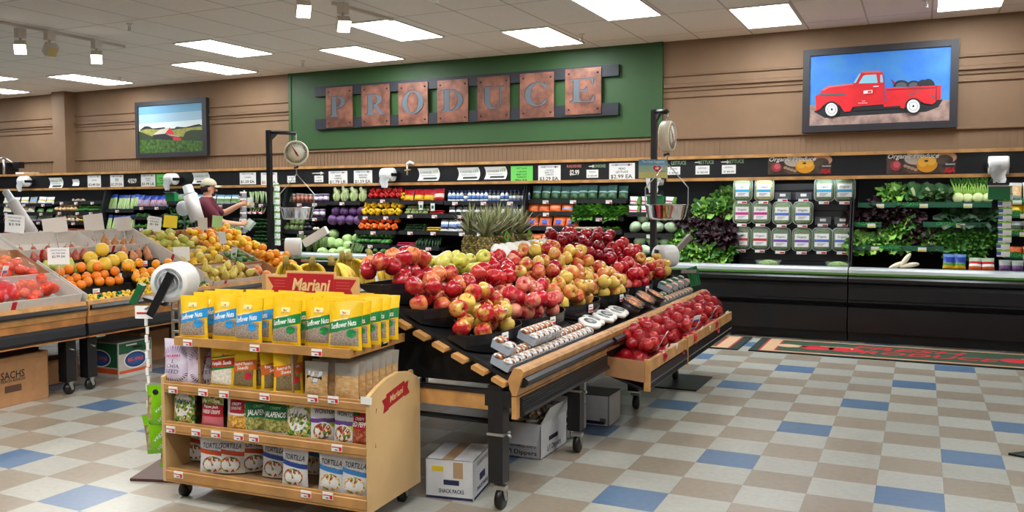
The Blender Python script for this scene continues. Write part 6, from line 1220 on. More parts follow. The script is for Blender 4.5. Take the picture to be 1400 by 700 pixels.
i5 = lbin('black bin of red pears along the white carton', .66, .88, -4.17, -3.4); fill_bin(i5, PE['r'], 'red pear', 'pear', .046, 34, -4.17, -3.4, 5, .06, 'the red pear bin', 'pear', pu)
i6 = lbin('black bin of pink pears right of the pomelos', .56, .74, -3.2, -2.82); fill_bin(i6, PE['p'], 'pink blushed pear', 'pear', .046, 18, -3.2, -2.82, 6, .06, 'the pink pear bin', 'pear', pu)
i7 = lbin('black bin of brown pears by the carton corner', .75, .95, -3.38, -2.82); fill_bin(i7, PE['b'], 'brown pear', 'pear', .046, 24, -3.38, -2.82, 7, .1, 'the brown pear bin', 'pear', pu)
# lemon nets at the rail
NETL = M('green_net', (70, 120, 50), .4, alpha=.45); b_ = []
def lemon_net(seed):
    R = random.Random(seed); b = MB()
    P = heap(None, lambda R: (R.uniform(-.06, .06), R.uniform(-.06, .06)), lambda x, y: 0, lambda x, y: .09-6*(x*x+y*y), .027, 9, seed, cand=30); b.ell((0, 0, 0), .027, .027, .03, LEM, 10, 7)
    f = MB()
    for k in range(9): a = R.uniform(0, 6.28); rr = R.uniform(.0, .07); f.ell((rr*cos(a), rr*sin(a), R.uniform(.05, .1)), .014, .014, .012, GREENP, 7, 5)
    for k in range(6): a = R.uniform(0, 6.28); f.tube([(.08*cos(a), .08*sin(a), .01), (.05*cos(a+.4), .05*sin(a+.4), .07), (.01, 0, .105)], .004, GREENP, 5)
    return b.mesh('lemon'), f.mesh('net'), P
LNM = [lemon_net(1), lemon_net(2)]
for i in range(14):
    y = -4.1+i*.097; T = slopeT(.05, y); p = T @ Vector((0, 0, .01))
    place_net(i, p, '%s green topped lemon net from the left along the rail' % nth(i), 'lemon nets on the citrus table rail', LNM, (0, .4, U(-.5, .5)), .8, False, 'lemon_net', 'lemon')
for i in range(5): T = slopeT(.12, -3.5+.07*i); place_net(i, T @ Vector((0, 0, .07)), '%s green topped lemon net heaped between the orange bins' % nth(i), 'lemon nets on the citrus table rail', LNM, (0, .3, U(-.5, .5)), .8, False, 'lemon_net', 'lemon')
# --- cartons right of the bins
ly = lambda R: (R.uniform(1.1, 1.9), R.uniform(-.4, .4), R.uniform(0, 6)); D = (.0, .34, .68, 1.1)
tray_carton('front carton of yellow pears behind the sign board', D[0], D[1], yb, yc, .12); fruit_on_slope('pear', PE['y'], 'yellow pear', 'pear', D[0], D[1], yb, yc, .047, 60, 11, .01, .13, 'the front pear carton', rot=lambda R: (R.uniform(-1, 1), R.uniform(-1, 1), R.uniform(0, 6)))
tray_carton('middle carton of yellow mangos and pears', D[1], D[2], yb, yc, .1, stripe=False); fruit_on_slope('mango', LEMM+PE['y'], 'small yellow mango', 'mango', D[1], D[2], yb, yc, .043, 70, 12, .01, .11, 'the middle pear carton')
tray_carton('back carton of yellow green pears', D[2], D[3], yb, yc, .1, stripe=False); fruit_on_slope('pear', PE['g']+PE['y'], 'yellow green pear', 'pear', D[2], D[3], yb, yc, .045, 80, 13, .01, .11, 'the back pear carton', rot=ly)
tray_carton('small brown carton holding a few grapefruit', D[0], .27, yc, yd, .13); fruit_on_slope('grapefruit', GRFM, 'grapefruit', 'grapefruit', D[0], .27, yc, yd, .055, 6, 14, .01, .06, 'the small brown carton')
tray_carton('narrow carton of dark green limes', .27, .58, yc, yd, .1, stripe=False); fruit_on_slope('lime', LIMM, 'dark green lime', 'lime', .27, .58, yc, yd, .03, 90, 15, .02, .1, 'the lime carton')
tray_carton('carton of lemons behind the limes', .58, 1.1, yc, yd, .1, stripe=False); fruit_on_slope('lemon', LEMM+ORA[:1], 'large lemon', 'lemon', .58, 1.1, yc, yd, .038, 80, 16, .02, .11, 'the lemon carton')
tray_carton('big carton of oranges, lower half, right end of the table', .0, .5, ye, yf, .1); fruit_on_slope('orange', ORA, 'plump orange', 'orange', .0, .5, ye, yf, .042, 95, 17, .03, .17, 'the lower orange carton')
tray_carton('big carton of oranges, upper half, near the man', .5, 1.12, ye, yf, .1, stripe=False); fruit_on_slope('orange', ORA+[rnd_fruit('orange', .042, LEM)], 'pale orange', 'orange', .5, 1.12, ye, yf, .042, 110, 18, .02, .14, 'the upper orange carton')
# --- tomatoes in nets on the left table
TOM = M('tomato_red', (222, 60, 30), .25, noise=.1, nscale=10); TOMO = M('tomato_orange', (236, 120, 40), .25, noise=.1, nscale=10); TFILM = M('tomato_film', (226, 190, 170), .15, alpha=.16); TFR = M('tomato_film_red', (205, 40, 60), .25, alpha=.5)
TB1 = [net_bag(s, rad=.044, n=8, mat=TOM, film=TFILM, Lx=.11, Ly=.11) for s in (21, 22)]; TB2 = [net_bag(s, rad=.03, n=14, mat=TOMO, film=TFILM, Lx=.11, Ly=.11) for s in (23, 24)]; TB3 = [net_bag(25, rad=.04, n=8, mat=TOM, film=TFR, Lx=.11, Ly=.11)]
tray_carton('white front carton of bagged tomatoes by the table corner', .0, .36, -5.02, -4.24, .15, CWL, CWL); tray_carton('white front carton of bagged orange tomatoes at the left edge', .0, .36, -5.85, -5.03, .15, CWL, CWL)
tray_carton('brown carton of bagged red tomatoes, second up', .37, .8, -5.02, -4.24, .14, CWL, CBR, False); tray_carton('brown carton of bagged red tomatoes at the left edge, second up', .37, .8, -5.85, -5.03, .14, CWL, CBR, False)
tray_carton('white back carton with pale yellow fruit above the tomatoes', .81, 1.14, -5.02, -4.24, .12, CWL, CWL, False); tray_carton('white back carton at the left edge', .81, 1.14, -5.85, -5.03, .12, CWL, CWL, False)
fruit_on_slope('yellow_mango', POMM, 'pale yellow mango', 'mango', .85, 1.1, -4.75, -4.3, .064, 9, 19, .03, .15, 'the white back carton')
k = 0
for s, ys, ms, d in ((.18, (-4.42, -4.6), TB1, 'red tomato bag'), (.2, (-4.8, -4.95), TB3, 'red netted tomato bag'), (.18, (-5.2, -5.42, -5.65), TB2, 'orange tomato bag'), (.5, (-4.42, -4.68, -4.9), TB1, 'glossy red tomato bag'), (.68, (-4.5, -4.78), TB1+TB2, 'upper tomato bag'), (.55, (-5.2, -5.45, -5.7), TB1, 'large red tomato bag'), (.75, (-5.1, -5.4), TB3, 'pink netted tomato bag')):
    for y in ys:
        T = slopeT(s, y); place_net(k, T @ Vector((0, 0, .075)), '%s in the cartons, %s from the right of its row' % (d, nth(ys.index(y))), 'bagged tomatoes in cartons', ms, (U(-.3, .3), .3+U(-.2, .2), U(0, 6)), .92, k % 4 == 0, 'tomato_bag', 'tomato'); k += 1
# price cards on wire holders
def holder_card(u, v, X, w_, h, lab, mat=PAPERW, txt=None, ang=0, stemh=.15, yaw=.6, roll=0):
    p = at(u, v, X=X); t = thing('price_card', lab, 'price card', p, (0, roll, yaw), 'price cards standing among the fruit')
    MB().tube([(0, .006, -h/2), (0, .008, -h/2-stemh)], .004, STEEL, 6).build('wire_stem', t)
    b = MB(); b.box(-w_/2, w_/2, -.001, .001, -h/2, h/2, mat)
    if txt:
        b.text('HOMETOWN FOOD', h*.12, BLUEINK, plane_T((0, -.001, h*.3), *WALLFACE), wid=w_*.7)
        for i, q in enumerate(txt): b.text(q, h*.2 if i == len(txt)-1 else h*.12, INK, plane_T((0, -.001, h*(.12-.22*i)), *WALLFACE), bold=.01, wid=w_*.6)
    b.build('card', t)
CKR = M('card_back', (214, 206, 196), .7)
for a in ((20, 306, -6.55, .19, .15, 'white price card standing at the upper left by the tall bag tube', PAPERW, ('TOMATOES', '$3.99')), (75, 308, -6.5, .2, .13, 'blank card back standing above the red pears, left one', CKR, None), (128, 304, -6.5, .17, .15, 'blank card back standing above the red pears, middle one', CKR, None), (168, 306, -6.45, .17, .13, 'blank tilted card back above the brown pears', CKR, None),
          (80, 350, -5.75, .16, .13, 'white price card over the tomato cartons', PAPERW, ('ON THE VINE', '$3.99 EA')), (211, 306, -6.4, .15, .14, 'white card with scribbles above the green pears', PAPERW, ('PEARS', '$1.99')), (233, 303, -6.3, .13, .12, 'bright yellow card above the green pears', M('yellow_card', (236, 206, 50), .7), None), (248, 347, -5.9, .15, .13, 'white card lying over the middle pear carton', PAPERW, None),
          (277, 306, -6.15, .1, .12, 'white folded card before the man, left of the green one', CKR, None), (297, 303, -6.1, .11, .12, 'pale green folded card before the man', M('pale_green_card', (180, 220, 150), .7), None), (304, 325, -6.0, .07, .12, 'clear plastic flap among the upper oranges', FILM, None), (400, 333, -5.75, .15, .1, 'lime green card by the right end bag roll', LIME, None), (320, 345, -5.9, .06, .1, 'clear plastic flap among the lower oranges', FILM, None)):
    holder_card(*a[:7], txt=a[7], roll=U(-.25, .25), yaw=U(.2, .8))
# boxes below
t = carton('brown box printed SACHS under the left citrus table', Vector((-5.88, -4.74, 0)), .5, .62, .36, pi/2*0+.03, [('r', 'SACHS', .0, .2, .075, INK, .2), ('r', 'PEACH RANCH', 0, .175, .03, INK, .2)], CBR, deco=[('r', -.07, .07, .1, .15, M('ink_brown', (90, 60, 44), .8))])
bx0 = at(165, 518, Z=0); bx1 = at(205, 508, Z=0); yaw = math.atan2(bx1.y-bx0.y, bx1.x-bx0.x); ww = (bx1-bx0).length
GCART = M('carton_green', (28, 96, 60), .6); BCART = M('carton_blue', (34, 60, 120), .6); OCART = M('carton_orange', (224, 92, 40), .6)
t = carton('white and green apple box under the right citrus table', Vector((-5.92, -3.5, 0)), .42, .38, .3, .02, [], CWL, deco=[('r', -.18, .18, .2, .29, GCART), ('r', -.18, .18, .035, .06, OCART), ('r', -.03, .08, .23, .255, BLACK), ('f', -.2, .2, .09, .29, GCART), ('f', -.2, .2, .035, .08, OCART), ('r', -.1, .02, .262, .275, PAPERW), ('r', .12, .17, .24, .28, PAPERW)])
t2 = list(t.children)[0]
for face in ('r', 'f'):
    b = MB(); T = plane_T((.211, 0, .14), (0, 1, 0), (0, 0, 1), .002) if face == 'r' else plane_T((0, -.19, .16), (1, 0, 0), (0, 0, 1), .003)
    for k, (rx_, rz_, m) in enumerate(((.13, .075, PAPERW), (.118, .064, BCART), (.1, .05, M('carton_blue2', (50, 90, 160), .6)))): pts = arc(0, 0, rx_, rz_); b.add([(p[0], p[1], .0004*k) for p in pts], [tuple(range(len(pts)))], m, False, T)
    b.text('BIG APPLE', .04, OCART, T @ Tr(0, -.012, .0016), bold=.03, wid=.17); b.build('printed_label', t2)
carton('small brown box behind the table caster', Vector((-6.1, -4.0, 0)), .2, .3, .2, .0, [], CBR, deco=[('r', -.04, .04, .08, .11, M('ink_brown', (90, 60, 44), .8))])
carton('dark box with red print behind the brown box', Vector((-6.35, -4.3, 0)), .4, .4, .3, .0, [], M('dark_box', (50, 40, 40), .7), deco=[('r', -.12, .12, .14, .24, M('dull_red', (120, 30, 36), .7))])
for i, (x, y) in enumerate(((-6.3, -2.9), (-6.3, -2.4))): carton('dim brown box in the shade under the citrus table, %s' % ('nearer one' if i == 0 else 'farther one'), Vector((x, y, 0)), .4, .4, .28, .1, [], CBR)
# ------------------------------------------------------------------ hanging scales
def scale(lab, base, top, armdir, yawface, pan_dy=0, sign=None):
    t = thing('hanging_scale', lab, 'scale', (base.x, base.y, 0), group='hanging produce scales'); bx, by = base.x, base.y
    MB().box(-.025, .025, -.025, .025, .02, top, BLKM).build('post', t); MB().box(-.08, .08, -.08, .08, .0, .02, BLKM).build('base_plate', t)
    d = Vector(armdir); e = d*.3; b = MB(); b.tube([(0, 0, top-.02), (e.x, e.y, top-.035)], .022, BLKM, 4); b.prism([(-.0, top-.14), (.0, top-.04), (.1, top-.04)], -.012, .012, BLKM, 'y', Rz(math.atan2(d.y, d.x))); b.build('arm', t)
    z = top-.05; b = MB()
    for k in range(3): b.lathe([(.009, -.003), (.012, 0), (.009, .003)], STEEL, 8, Tr(e.x, e.y, z-.02-.024*k) @ Rx(pi/2) @ Rz(k)); 
    b.tube([(e.x, e.y, z+.01), (e.x, e.y, z-.07)], .004, STEEL, 6); b.build('chain', t)
    zc = z-.2; Rr = .135; T = Tr(e.x, e.y, zc) @ Rz(yawface) @ Rx(pi/2)
    DI = M('scale_case', (222, 214, 190), .4); FA = M('scale_dial', (236, 230, 208), .4)
    b = MB(); b.lathe([(0, -.05), (Rr*.9, -.05), (Rr, -.035), (Rr, .035), (Rr*.93, .05), (Rr*.88, .044), (0, .044)], DI, 28, T); dl = b.build('dial_case', t)
    b = MB(); b.lathe([(Rr*.87, .0445), (0, .045)], FA, 28, T)
    for k in range(24): a = k*pi/12; b.box(-.002, .002, Rr*.68, Rr*(.8 if k % 2 else .83), .0455, .0465, INK, T @ Rz(a))
    b.build('dial_face', dl)
    b = MB(); b.add([(-.012, -.02, .048), (.012, -.02, .048), (.003, Rr*.66, .048), (-.003, Rr*.66, .048)], [(0, 1, 2, 3)], M('needle_red', (150, 30, 30), .5), False, T @ Rz(.55)); b.add([(-.012, .0, .0485), (.012, .0, .0485), (.006, -.05, .0485), (-.006, -.05, .0485)], [(0, 3, 2, 1)], M('needle_red'), False, T @ Rz(.55)); b.build('needle', dl)
    zb = zc-Rr; b = MB(); b.tube([(e.x, e.y, zb), (e.x, e.y, zb-.1)], .006, STEEL, 6); b.tube([(e.x-.03, e.y, zb-.03), (e.x+.02, e.y, zb-.02)], .012, NAVY, 6); zz = zb-.12; px = .19; dv = Vector((RGT.x, RGT.y, 0)).normalized()
    for s in (-1, 1): q = dv*(px*s); b.tube([(e.x, e.y, zz+.02), (e.x+q.x, e.y+q.y, zz-.2), (e.x+q.x, e.y+q.y, zz-.35)], .005, STEEL, 6)
    b.build('bail', t)
    b = MB(); b.lathe([(0, 0), (.15, 0), (.165, .02), (.19, .13), (.197, .135), (.197, .128), (.185, .12), (.155, .015), (0, .012)], CHROME, 30, Tr(e.x, e.y, zz-.48)); b.build('pan', t)
    if sign:
        T = Tr(-.0, -.03, sign) @ Rz(.45)
        b = MB(); b.box(-.13, .13, -.006, -.003, -.085, .085, M('sign_sky', (110, 170, 200), .6), T); b.box(-.129, .129, -.0065, -.006, -.084, -.0, M('sign_field', (200, 196, 120), .6), T); b.box(-.129, .129, -.0068, -.0062, -.03, .03, M('sign_mid', (160, 185, 160), .6), T)
        Th = T @ Matrix(((1, 0, 0, .035), (0, 0, -1, -.0075), (0, 1, 0, 0), (0, 0, 0, 1)))
        pts = [(.036*sin(a)**3, .03*(cos(a)*1.0-.385*cos(2*a)-.154*cos(3*a)-.077*cos(4*a))) for a in [2*pi*i/28 for i in range(28)]]; b.add([(p[0], p[1], 0) for p in pts], [tuple(range(28))], M('heart_red', (196, 40, 50), .5), False, Th)
        b.text('VIP', .026, PAPERW, Th @ Tr(0, -.006, .001), bold=.03); b.text('The Hunt Supports', .03, PAPERW, T @ plane_T((0, -.0075, .055), *WALLFACE), bold=.01, wid=.2); b.text('Member', .018, M('heart_red'), T @ plane_T((.09, -.0075, -.03), *WALLFACE), wid=.06); b.build('sign_card', t)
p = at(370, 330, Y=-1.0); scale('hanging scale with round dial facing us, behind the oranges', p, at(369, 178, Y=-1).z, (RGT.x, RGT.y, 0), .55+pi-pi)
p = at(893, 350, Y=-.85); scale('hanging scale seen edge on behind the red apples', p, at(897, 150, Y=-.85).z, (.5, -.42, 0), 1.55, sign=at(890, 231, Y=-.85).z)
# bag roll stands
def roll_stand(lab, p, rz, h, dirv, big=1.0, tube_up=True, green=True):
    t = thing('bag_roll_stand', lab, 'bag roll stand', (p.x, p.y, 0), (0, 0, rz), 'plastic bag roll stands'); r = .105*big
    b = MB(); 
    for sx in (-.02, .02): b.box(sx-.004, sx+.004, -.012, .012, .02, h-r*.6, STEEL)
    z = .1
    while z < h-r: b.box(-.02, .02, -.011, .011, z, z+.012, STEEL); z += .06
    b.build('perforated_post', t); MB().box(-.18, .18, -.22, .22, .0, .015, M('stand_base', (84, 52, 44), .5)).build('base_plate', t)
    T = Tr(0, 0, h) @ Rx(pi/2)
    b = MB(); b.lathe([(.025, -.09*big), (r*.97, -.09*big), (r, -.075*big), (r, .075*big), (r*.97, .09*big), (.025, .09*big)], ROLL, 28, T)
    for q in (.35, .55, .75): b.lathe([(r*q, .0905*big), (r*q+.002, .0915*big), (r*q+.004, .0905*big)], M('roll_line', (200, 204, 206), .5), 24, T)
    b.build('roll', t)
    b = MB(); Ta = Tr(-.005, -.1*big, h) @ Ry(.5); b.box(-.022, .022, -.012, .0, -.2*big, .06*big, BLACK, Ta); b.build('bracket_arm', t)
    b = MB(); b.prism([(-.13, -.03), (-.02, -.06), (.0, -.08), (-.12, -.05)], -.05, .04, M('stand_black', (30, 30, 32), .4), 'y', Tr(-.04, 0, h-.05)); b.box(-.17, -.08, -.07, -.03, -.01, .0, STEEL, Tr(0, 0, h-.06) @ Ry(-.5)); b.build('tray', t)
    if green: b = MB(); b.box(-.2, -.17, -.03, .02, -.17, -.05, M('tie_dark_green', (16, 96, 52), .4), Tr(0, 0, h-.06) @ Ry(.5)); b.build('green_tie_bundle', t)
    b = MB()
    for k in range(14): b.box(-.17+.006*(k % 2), -.155+.006*(k % 2), -.03, -.02, h-.2-.045*k-.04, h-.2-.045*k, PAPERW)
    b.box(-.22, -.12, -.035, -.03, h-.2, h-.13, PAPERW); b.box(-.21, -.13, -.036, -.035, h-.175, h-.165, RED); b.build('tie_strip', t)
roll_stand('big white bag roll stand between citrus table and seed shelf', at(240, 385, Y=-5.38), .35, at(240, 385, Y=-5.38).z, 1, 1.0)
def small_roll(u, v, Y, lab, rz, tubed):
    p = at(u, v, Y=Y); t = thing('bag_roll_stand', lab, 'bag roll stand', (p.x, p.y, 0), (0, 0, rz), 'plastic bag roll stands'); h = p.z; r = .1
    MB().box(-.012, .012, -.012, .012, 0.015, h-.1, STEEL).build('post', t); MB().box(-.05, .05, -.05, .05, 0, .014, BLKM).build('base_plate', t)
    b = MB(); b.lathe([(.02, -.08), (r*.96, -.08), (r, -.07), (r, .07), (r*.96, .08), (.02, .08)], ROLL, 24, Tr(0, 0, h) @ Rz(.3) @ Ry(pi/2)); b.build('roll', t)
    b = MB(); b.box(-.1, -.08, -.03, .02, -.2, .06, BLACK, Tr(0, -.0, h) @ Rx(.2)); b.box(-.09, .2, -.04, .02, -.16, -.12, BLACK, Tr(0, 0, h)); b.build('bracket', t)
    b = MB()
    for k in range(5): b.box(.14+.02*k, .155+.02*k, -.06, -.045, -.32, -.15, GREENP, Tr(0, 0, h) @ Ry(-.25))
    b.box(.12, .26, -.07, -.03, -.15, -.12, STEEL, Tr(0, 0, h)); b.build('green_tie_bundle', t)
    T = Tr(.06, -.0, h+.0) @ Ry(tubed); b = MB(); k_ = 1 if tubed > 1 else .55; b.box(-.04*k_, .04*k_, -.03, .03, .08, .08+.3*k_, PAPERW if tubed > 1 else STEEL, T); b.build('bag_box', t)
small_roll(401, 338, -1.25, 'bag roll stand with green ties at the far end of the oranges', .2, 1.05)
small_roll(910, 350, -.98, 'bag roll stand with green ties right of the red apples', .6, .75)
def bag_tube(u0, v0, u1, v1, Y, lab, r):
    p = at(u0, v0, Y=Y); q = at(u1, v1, Y=Y); t = thing('bag_tube', lab, 'bag dispenser', q, (0, 0, 0), 'tilted bag dispenser tubes'); d = p-q
    MB().tube([Vector((0, 0, 0)), d*.72], r, M('tube_white', (226, 218, 214), .35), 14).build('tube', t); MB().tube([d*.72, d*.78, d], [r, r*.75, r*.7], FILM, 12).build('film_sleeve', t)
    b = MB(); b.tube([d*.2, Vector((0, .0, -q.z+.0))], .012, BLKM); b.build('post', t); b = MB(); b.box(-.1, .1, -.1, .1, -q.z, -q.z+.012, BLKM); b.build('base_plate', t)
bag_tube(256, 254, 270, 301, -.3, 'tilted white bag tube in front of the man', .09); bag_tube(8, 262, 45, 318, -2.2, 'tall tilted bag tube at the left edge', .06)
p = at(250, 285, Y=-.2); b = MB(); b.ell((0, 0, 0), .12, .03, .1, FILM, 10, 6); b.tube([(0, .02, 0), (0, .02, -p.z+.0)], .01, BLKM); tag(b.build('loose_plastic_bag', None, p), 'loose clear bag on a wire beside the tilted tube', 'plastic bag')
# ------------------------------------------------------------------ seed and salad topping rack
MAP = M('maple_panel', (212, 176, 122), .45, noise=.07, nscale=4); MAPL = M('maple_lip', (186, 136, 78), .45, noise=.16, nscale=8); MAPD = M('maple_inside', (170, 136, 96), .6, noise=.06)
RK = thing('display_rack', 'maple rack on casters with seed bags on top, in the foreground', 'display rack', (-3.13, -5.775, 0), (0, 0, radians(3)))
RKM = Matrix.Translation((-3.13, -5.775, 0)) @ Rz(radians(3)); RKI = RKM.inverted()
WD = 1.178; DP_ = .5
side = [(0, .09), (0, .612), (.08, .642), (.17, .664), (.28, .674), (.38, .66), (.47, .62), (.5, .6), (.5, .09)]
for x0 in (0, WD-.02):
    MB().prism(side, x0, x0+.02, MAP, 'x').build('side_panel', RK)
MB().prism([(DP_, .12), (DP_, .55), (DP_+.02, .635), (DP_+.045, .635), (DP_+.05, .62), (DP_+.05, .12)], WD-.075, WD-.06, MAP, 'x').build('rear_side_panel', RK)
b = MB(); b.box(.02, WD-.02, DP_-.012, DP_, .09, .57, MAPD); b.box(.2, .74, DP_-.012, DP_, .57, .784, MAPD); b.build('back_panel', RK)
def shelf_r(z, lip0, lip1, x0=.02, x1=WD-.02, y0=.0, y1=DP_-.012):
    MB().box(x0, x1, y0+.019, y1, z-.02, z, MAPD).build('shelf', RK)
    b = MB(); b.box(x0, x1, y0, y0+.018, lip0, lip1, MAPL); b.prism([(y0-.004, lip0+.014), (y0, lip0+.01), (y0, lip1-.01), (y0-.004, lip1-.014)], x0, x1, MAPL, 'x'); return b.build('shelf_lip', RK)
lips = [shelf_r(.14, .09, .158), shelf_r(.365, .335, .392), shelf_r(.568, .538, .592)]
tx0, tx1 = .09, 1.075
MB().box(tx0+.018, tx1-.018, .018, .54, .785, .797, MAPD).build('top_shelf', RK)
tl = MB().box(tx0, tx1, -.002, .017, .775, .815, MAPL).build('shelf_lip', RK); MB().box(tx1-.017, tx1, .018, .545, .775, .815, MAPL).build('shelf_lip', RK); MB().box(tx0, tx0+.017, .018, .545, .775, .815, MAPL).build('shelf_lip', RK)
for x in (.2, .74): MB().box(x, x+.012, .04, DP_-.013, .57, .784, MAPD).build('divider', RK)
for x, y in ((.07, .08), (WD-.07, .08), (.07, DP_-.06), (WD-.07, DP_-.06)): caster(Tr(x-.012, y, 0), RK, .036)
def rtag(parent, u, v, Y=-5.775, blank=False, sz=1.0):
    p = RKI @ at(u, v, Y=Y); b = MB(); b.box(-.027*sz, .027*sz, -.008, -.0045, -.016, .016, PAPERW)
    if not blank: b.box(-.025, .025, -.0088, -.008, .001, .005, RED); b.box(.011, .025, -.0088, -.008, -.013, .001, M('tag_bright_red', (220, 20, 30), .5)); b.box(-.01, .005, -.0088, -.008, -.011, -.007, INK)
    b.build('price_tag', parent, (p.x, 0 if Y > -6 else -.002, p.z))
for u, v in ((256, 469), (344, 477), (426, 484)): rtag(tl, u, v)
for u, v in ((237, 533), (276, 537), (303.5, 540), (357, 544), (421, 547.5), (448, 549.5)): rtag(lips[2], u, v)
rtag(lips[2], 492, 551.5, blank=True)
for u, v in ((234, 587), (267, 591.5), (293, 594.5), (323, 598.5), (343, 601), (453, 616)): rtag(lips[1], u, v)
for u, v in ((244, 649), (412, 679), (441, 682)): rtag(lips[0], u, v)
q = MB(); q.box(tx1, tx1+.002, .3, .36, .783, .808, BLACK); q.box(tx1+.002, tx1+.0025, .31, .35, .795, .8, PAPERW); q.build('black_tag', RK)
RIB = M('ribbon_red', (168, 22, 36), .5); CRM = M('sign_cream', (222, 186, 130), .6)
# ribbon sticker on the side
def ribbon(b, T, w_, h, mat, txtm, txt, up=.12):
    b.add([(-w_*.34, -h*.42, 0), (w_*.34, -h*.42, 0), (w_*.34, h*.5, 0), (-w_*.34, h*.5, 0)], [(0, 1, 2, 3)], mat, False, T @ Tr(0, 0, .0006))
    for s in (-1, 1): pts = [(s*w_*.3, -h*.52, 0), (s*w_*.5, -h*.52, 0), (s*w_*.44, -h*.1, 0), (s*w_*.5, h*.32, 0), (s*w_*.3, h*.32, 0)]; b.add(pts, [tuple(range(5)) if s > 0 else tuple(range(5))[::-1]], mat, False, T)
    b.text(txt, h*.6, txtm, T @ Tr(0, -h*.16, .0012), shear=.25, bold=.02, wid=w_*.5)
p0 = RKI @ at(518, 549, X=-1.975); p1 = RKI @ at(559, 531, X=-1.975); b = MB(); c = (p0+p1)/2; ey = Vector((0, 0, 1)); ex = Vector((0, 1, .0))
ribbon(b, plane_T((WD, c.y, c.z), (0, 1, .18), (0, -.18, 1), .0008), .27, .075, RIB, CRM, 'Mariani'); b.build('ribbon_sticker', RK)
# header sign
SX = lambda u: (RKI @ at(u, 388, Y=-5.36)).x
sy = .42; zc = [(RKI @ at(420, v, Y=-5.36)).z for v in (372, 378, 406)]
t = thing('rack_sign', 'tan and red ribbon sign standing behind the seed bags', 'sign', (RKM @ Vector((0, sy, 0))), (0, 0, radians(3)), None)
u_ = [SX(x) for x in (360, 386.5, 452, 483)]
b = MB(); b.prism([(u_[0], zc[2]-.02), (u_[0], zc[1]), (u_[1], zc[1]), (u_[1], zc[0]), (u_[2], zc[0]), (u_[2], zc[1]), (u_[3], zc[1]), (u_[3], zc[2]-.02)], 0, .012, M('sign_tan', (206, 164, 104), .6), 'y'); b.box(.3, .33, .013, .02, .8, zc[1], MAPD); b.box(.7, .73, .013, .02, .8, zc[1], MAPD); b.build('board', t)
b = MB(); e = .008
b.add([(u_[1]+e, -.0012, zc[2]-.02), (u_[2]-e, -.0012, zc[2]-.02), (u_[2]-e, -.0012, zc[0]-e*1.3), (u_[1]+e, -.0012, zc[0]-e*1.3)], [(0, 1, 2, 3)], RIB)
m_ = (zc[1]+zc[2])/2-.01
for s, a, c_ in ((1, u_[2]-e, u_[3]-.012), (-1, u_[1]+e, u_[0]+.012)): b.add([(a, -.0008, zc[2]-.015), (c_, -.0008, zc[2]-.015), (c_-s*.035, -.0008, m_), (c_, -.0008, zc[1]-.012), (a, -.0008, zc[1]-.012)], [tuple(range(5)) if s > 0 else tuple(range(5))[::-1]], RIB)
for z in (zc[1]-.03, zc[1]-.045, zc[1]-.06):
    for a, c_ in ((u_[0]+.05, u_[1]-.005), (u_[2]+.005, u_[3]-.05)): b.box(a, c_, -.0014, -.001, z, z+.003, M('ribbon_line', (190, 90, 80), .5))
b.text('Mariani', .085, CRM, plane_T(((u_[1]+u_[2])/2, -.0018, m_-.012), *WALLFACE), shear=.25, bold=.03, wid=(u_[2]-u_[1])*.78); b.build('ribbon', t)
# bags
SUNY = M('bag_yellow', (236, 190, 24), .3, noise=.06, nscale=20); SUNB = M('bag_sky_blue', (36, 142, 205), .3); SUNG = M('bag_leaf_green', (24, 128, 62), .3); SEED = M('seed_grey', (124, 108, 94), .45, rgb2=(176, 160, 144), nscale=160); SEEDP = M('pumpkin_seed', (206, 198, 178), .45, rgb2=(236, 230, 214), nscale=90); SEEDF = M('flax_seed', (96, 82, 50), .45, rgb2=(140, 122, 84), nscale=160)
BRR = M('bag_brick', (176, 52, 30), .35); BOR = M('bag_orange', (214, 104, 36), .35); LILAC = M('bag_lilac', (206, 190, 214), .4, rgb2=(226, 216, 230), nscale=20); LILD = M('lilac_ray', (160, 132, 176), .5)
def seedfn(bandm, low, hi, seedm, frame=SUNY):
    def f(u, v):
        d = v-.17*(u-.5)
        if low < d < hi: return bandm
        if d <= low and .07 < u < .9 and v > .09: return seedm
        return frame
    return f
def disc(cx, cz, rx, rz, m, n=14): return ([(cx+rx*cos(2*pi*i/n), cz+rz*sin(2*pi*i/n)) for i in range(n)], m)
def sun_bag(bm, seed):
    w_, h = .165, .215
    return pouch(w_, h, .06, lambda u, v: SEED if v < .44 and .07 < u < .9 and v > .09 else SUNY, [('Sunflower Nuts', -.002, .103, .034, .13, PAPERW, .17, .02), ('Roasted & Salted', -.02, .133, .012, .08, PAPERW, .17, .01), ('Mariani', .0, .163, .014, .03, RIB, 0, .02)], seed, nu=14, nv=22, bands=[(.42, .64, .17, bm)],
        dec=[([(-.026, .158), (.026, .158), (.026, .18), (-.026, .18)], M('logo_cream', (232, 216, 150), .5)), disc(.04, .076, .022, .018, bm, 12)]).mesh('seed_bag')
SB = [sun_bag(SUNB, s) for s in (1, 5)]; SGN = [sun_bag(SUNG, s) for s in (2, 6)]
def bags(cols_, meshes, z, deep, dy, desc, grp, y0=.045, sc=1.0):
    for ci, (u, v, yaw, nm, n) in enumerate(cols_):
        x = (RKI @ at(u, v, Y=-5.73)).x
        for k in range(n):
            p = RKM @ Vector((x+U(-.004, .004), y0+.034*(ci % 2)+k*dy, z+.005)); inst('seed_bag', meshes[k % len(meshes)], '%s %s bag from the front, %s' % (nth(k), desc, nm), 'bag', p, (-.08-.02*k+U(-.02, .02), U(-.02, .02), radians(3)+yaw+U(-.04, .04)), grp, sc*U(.98, 1.02))
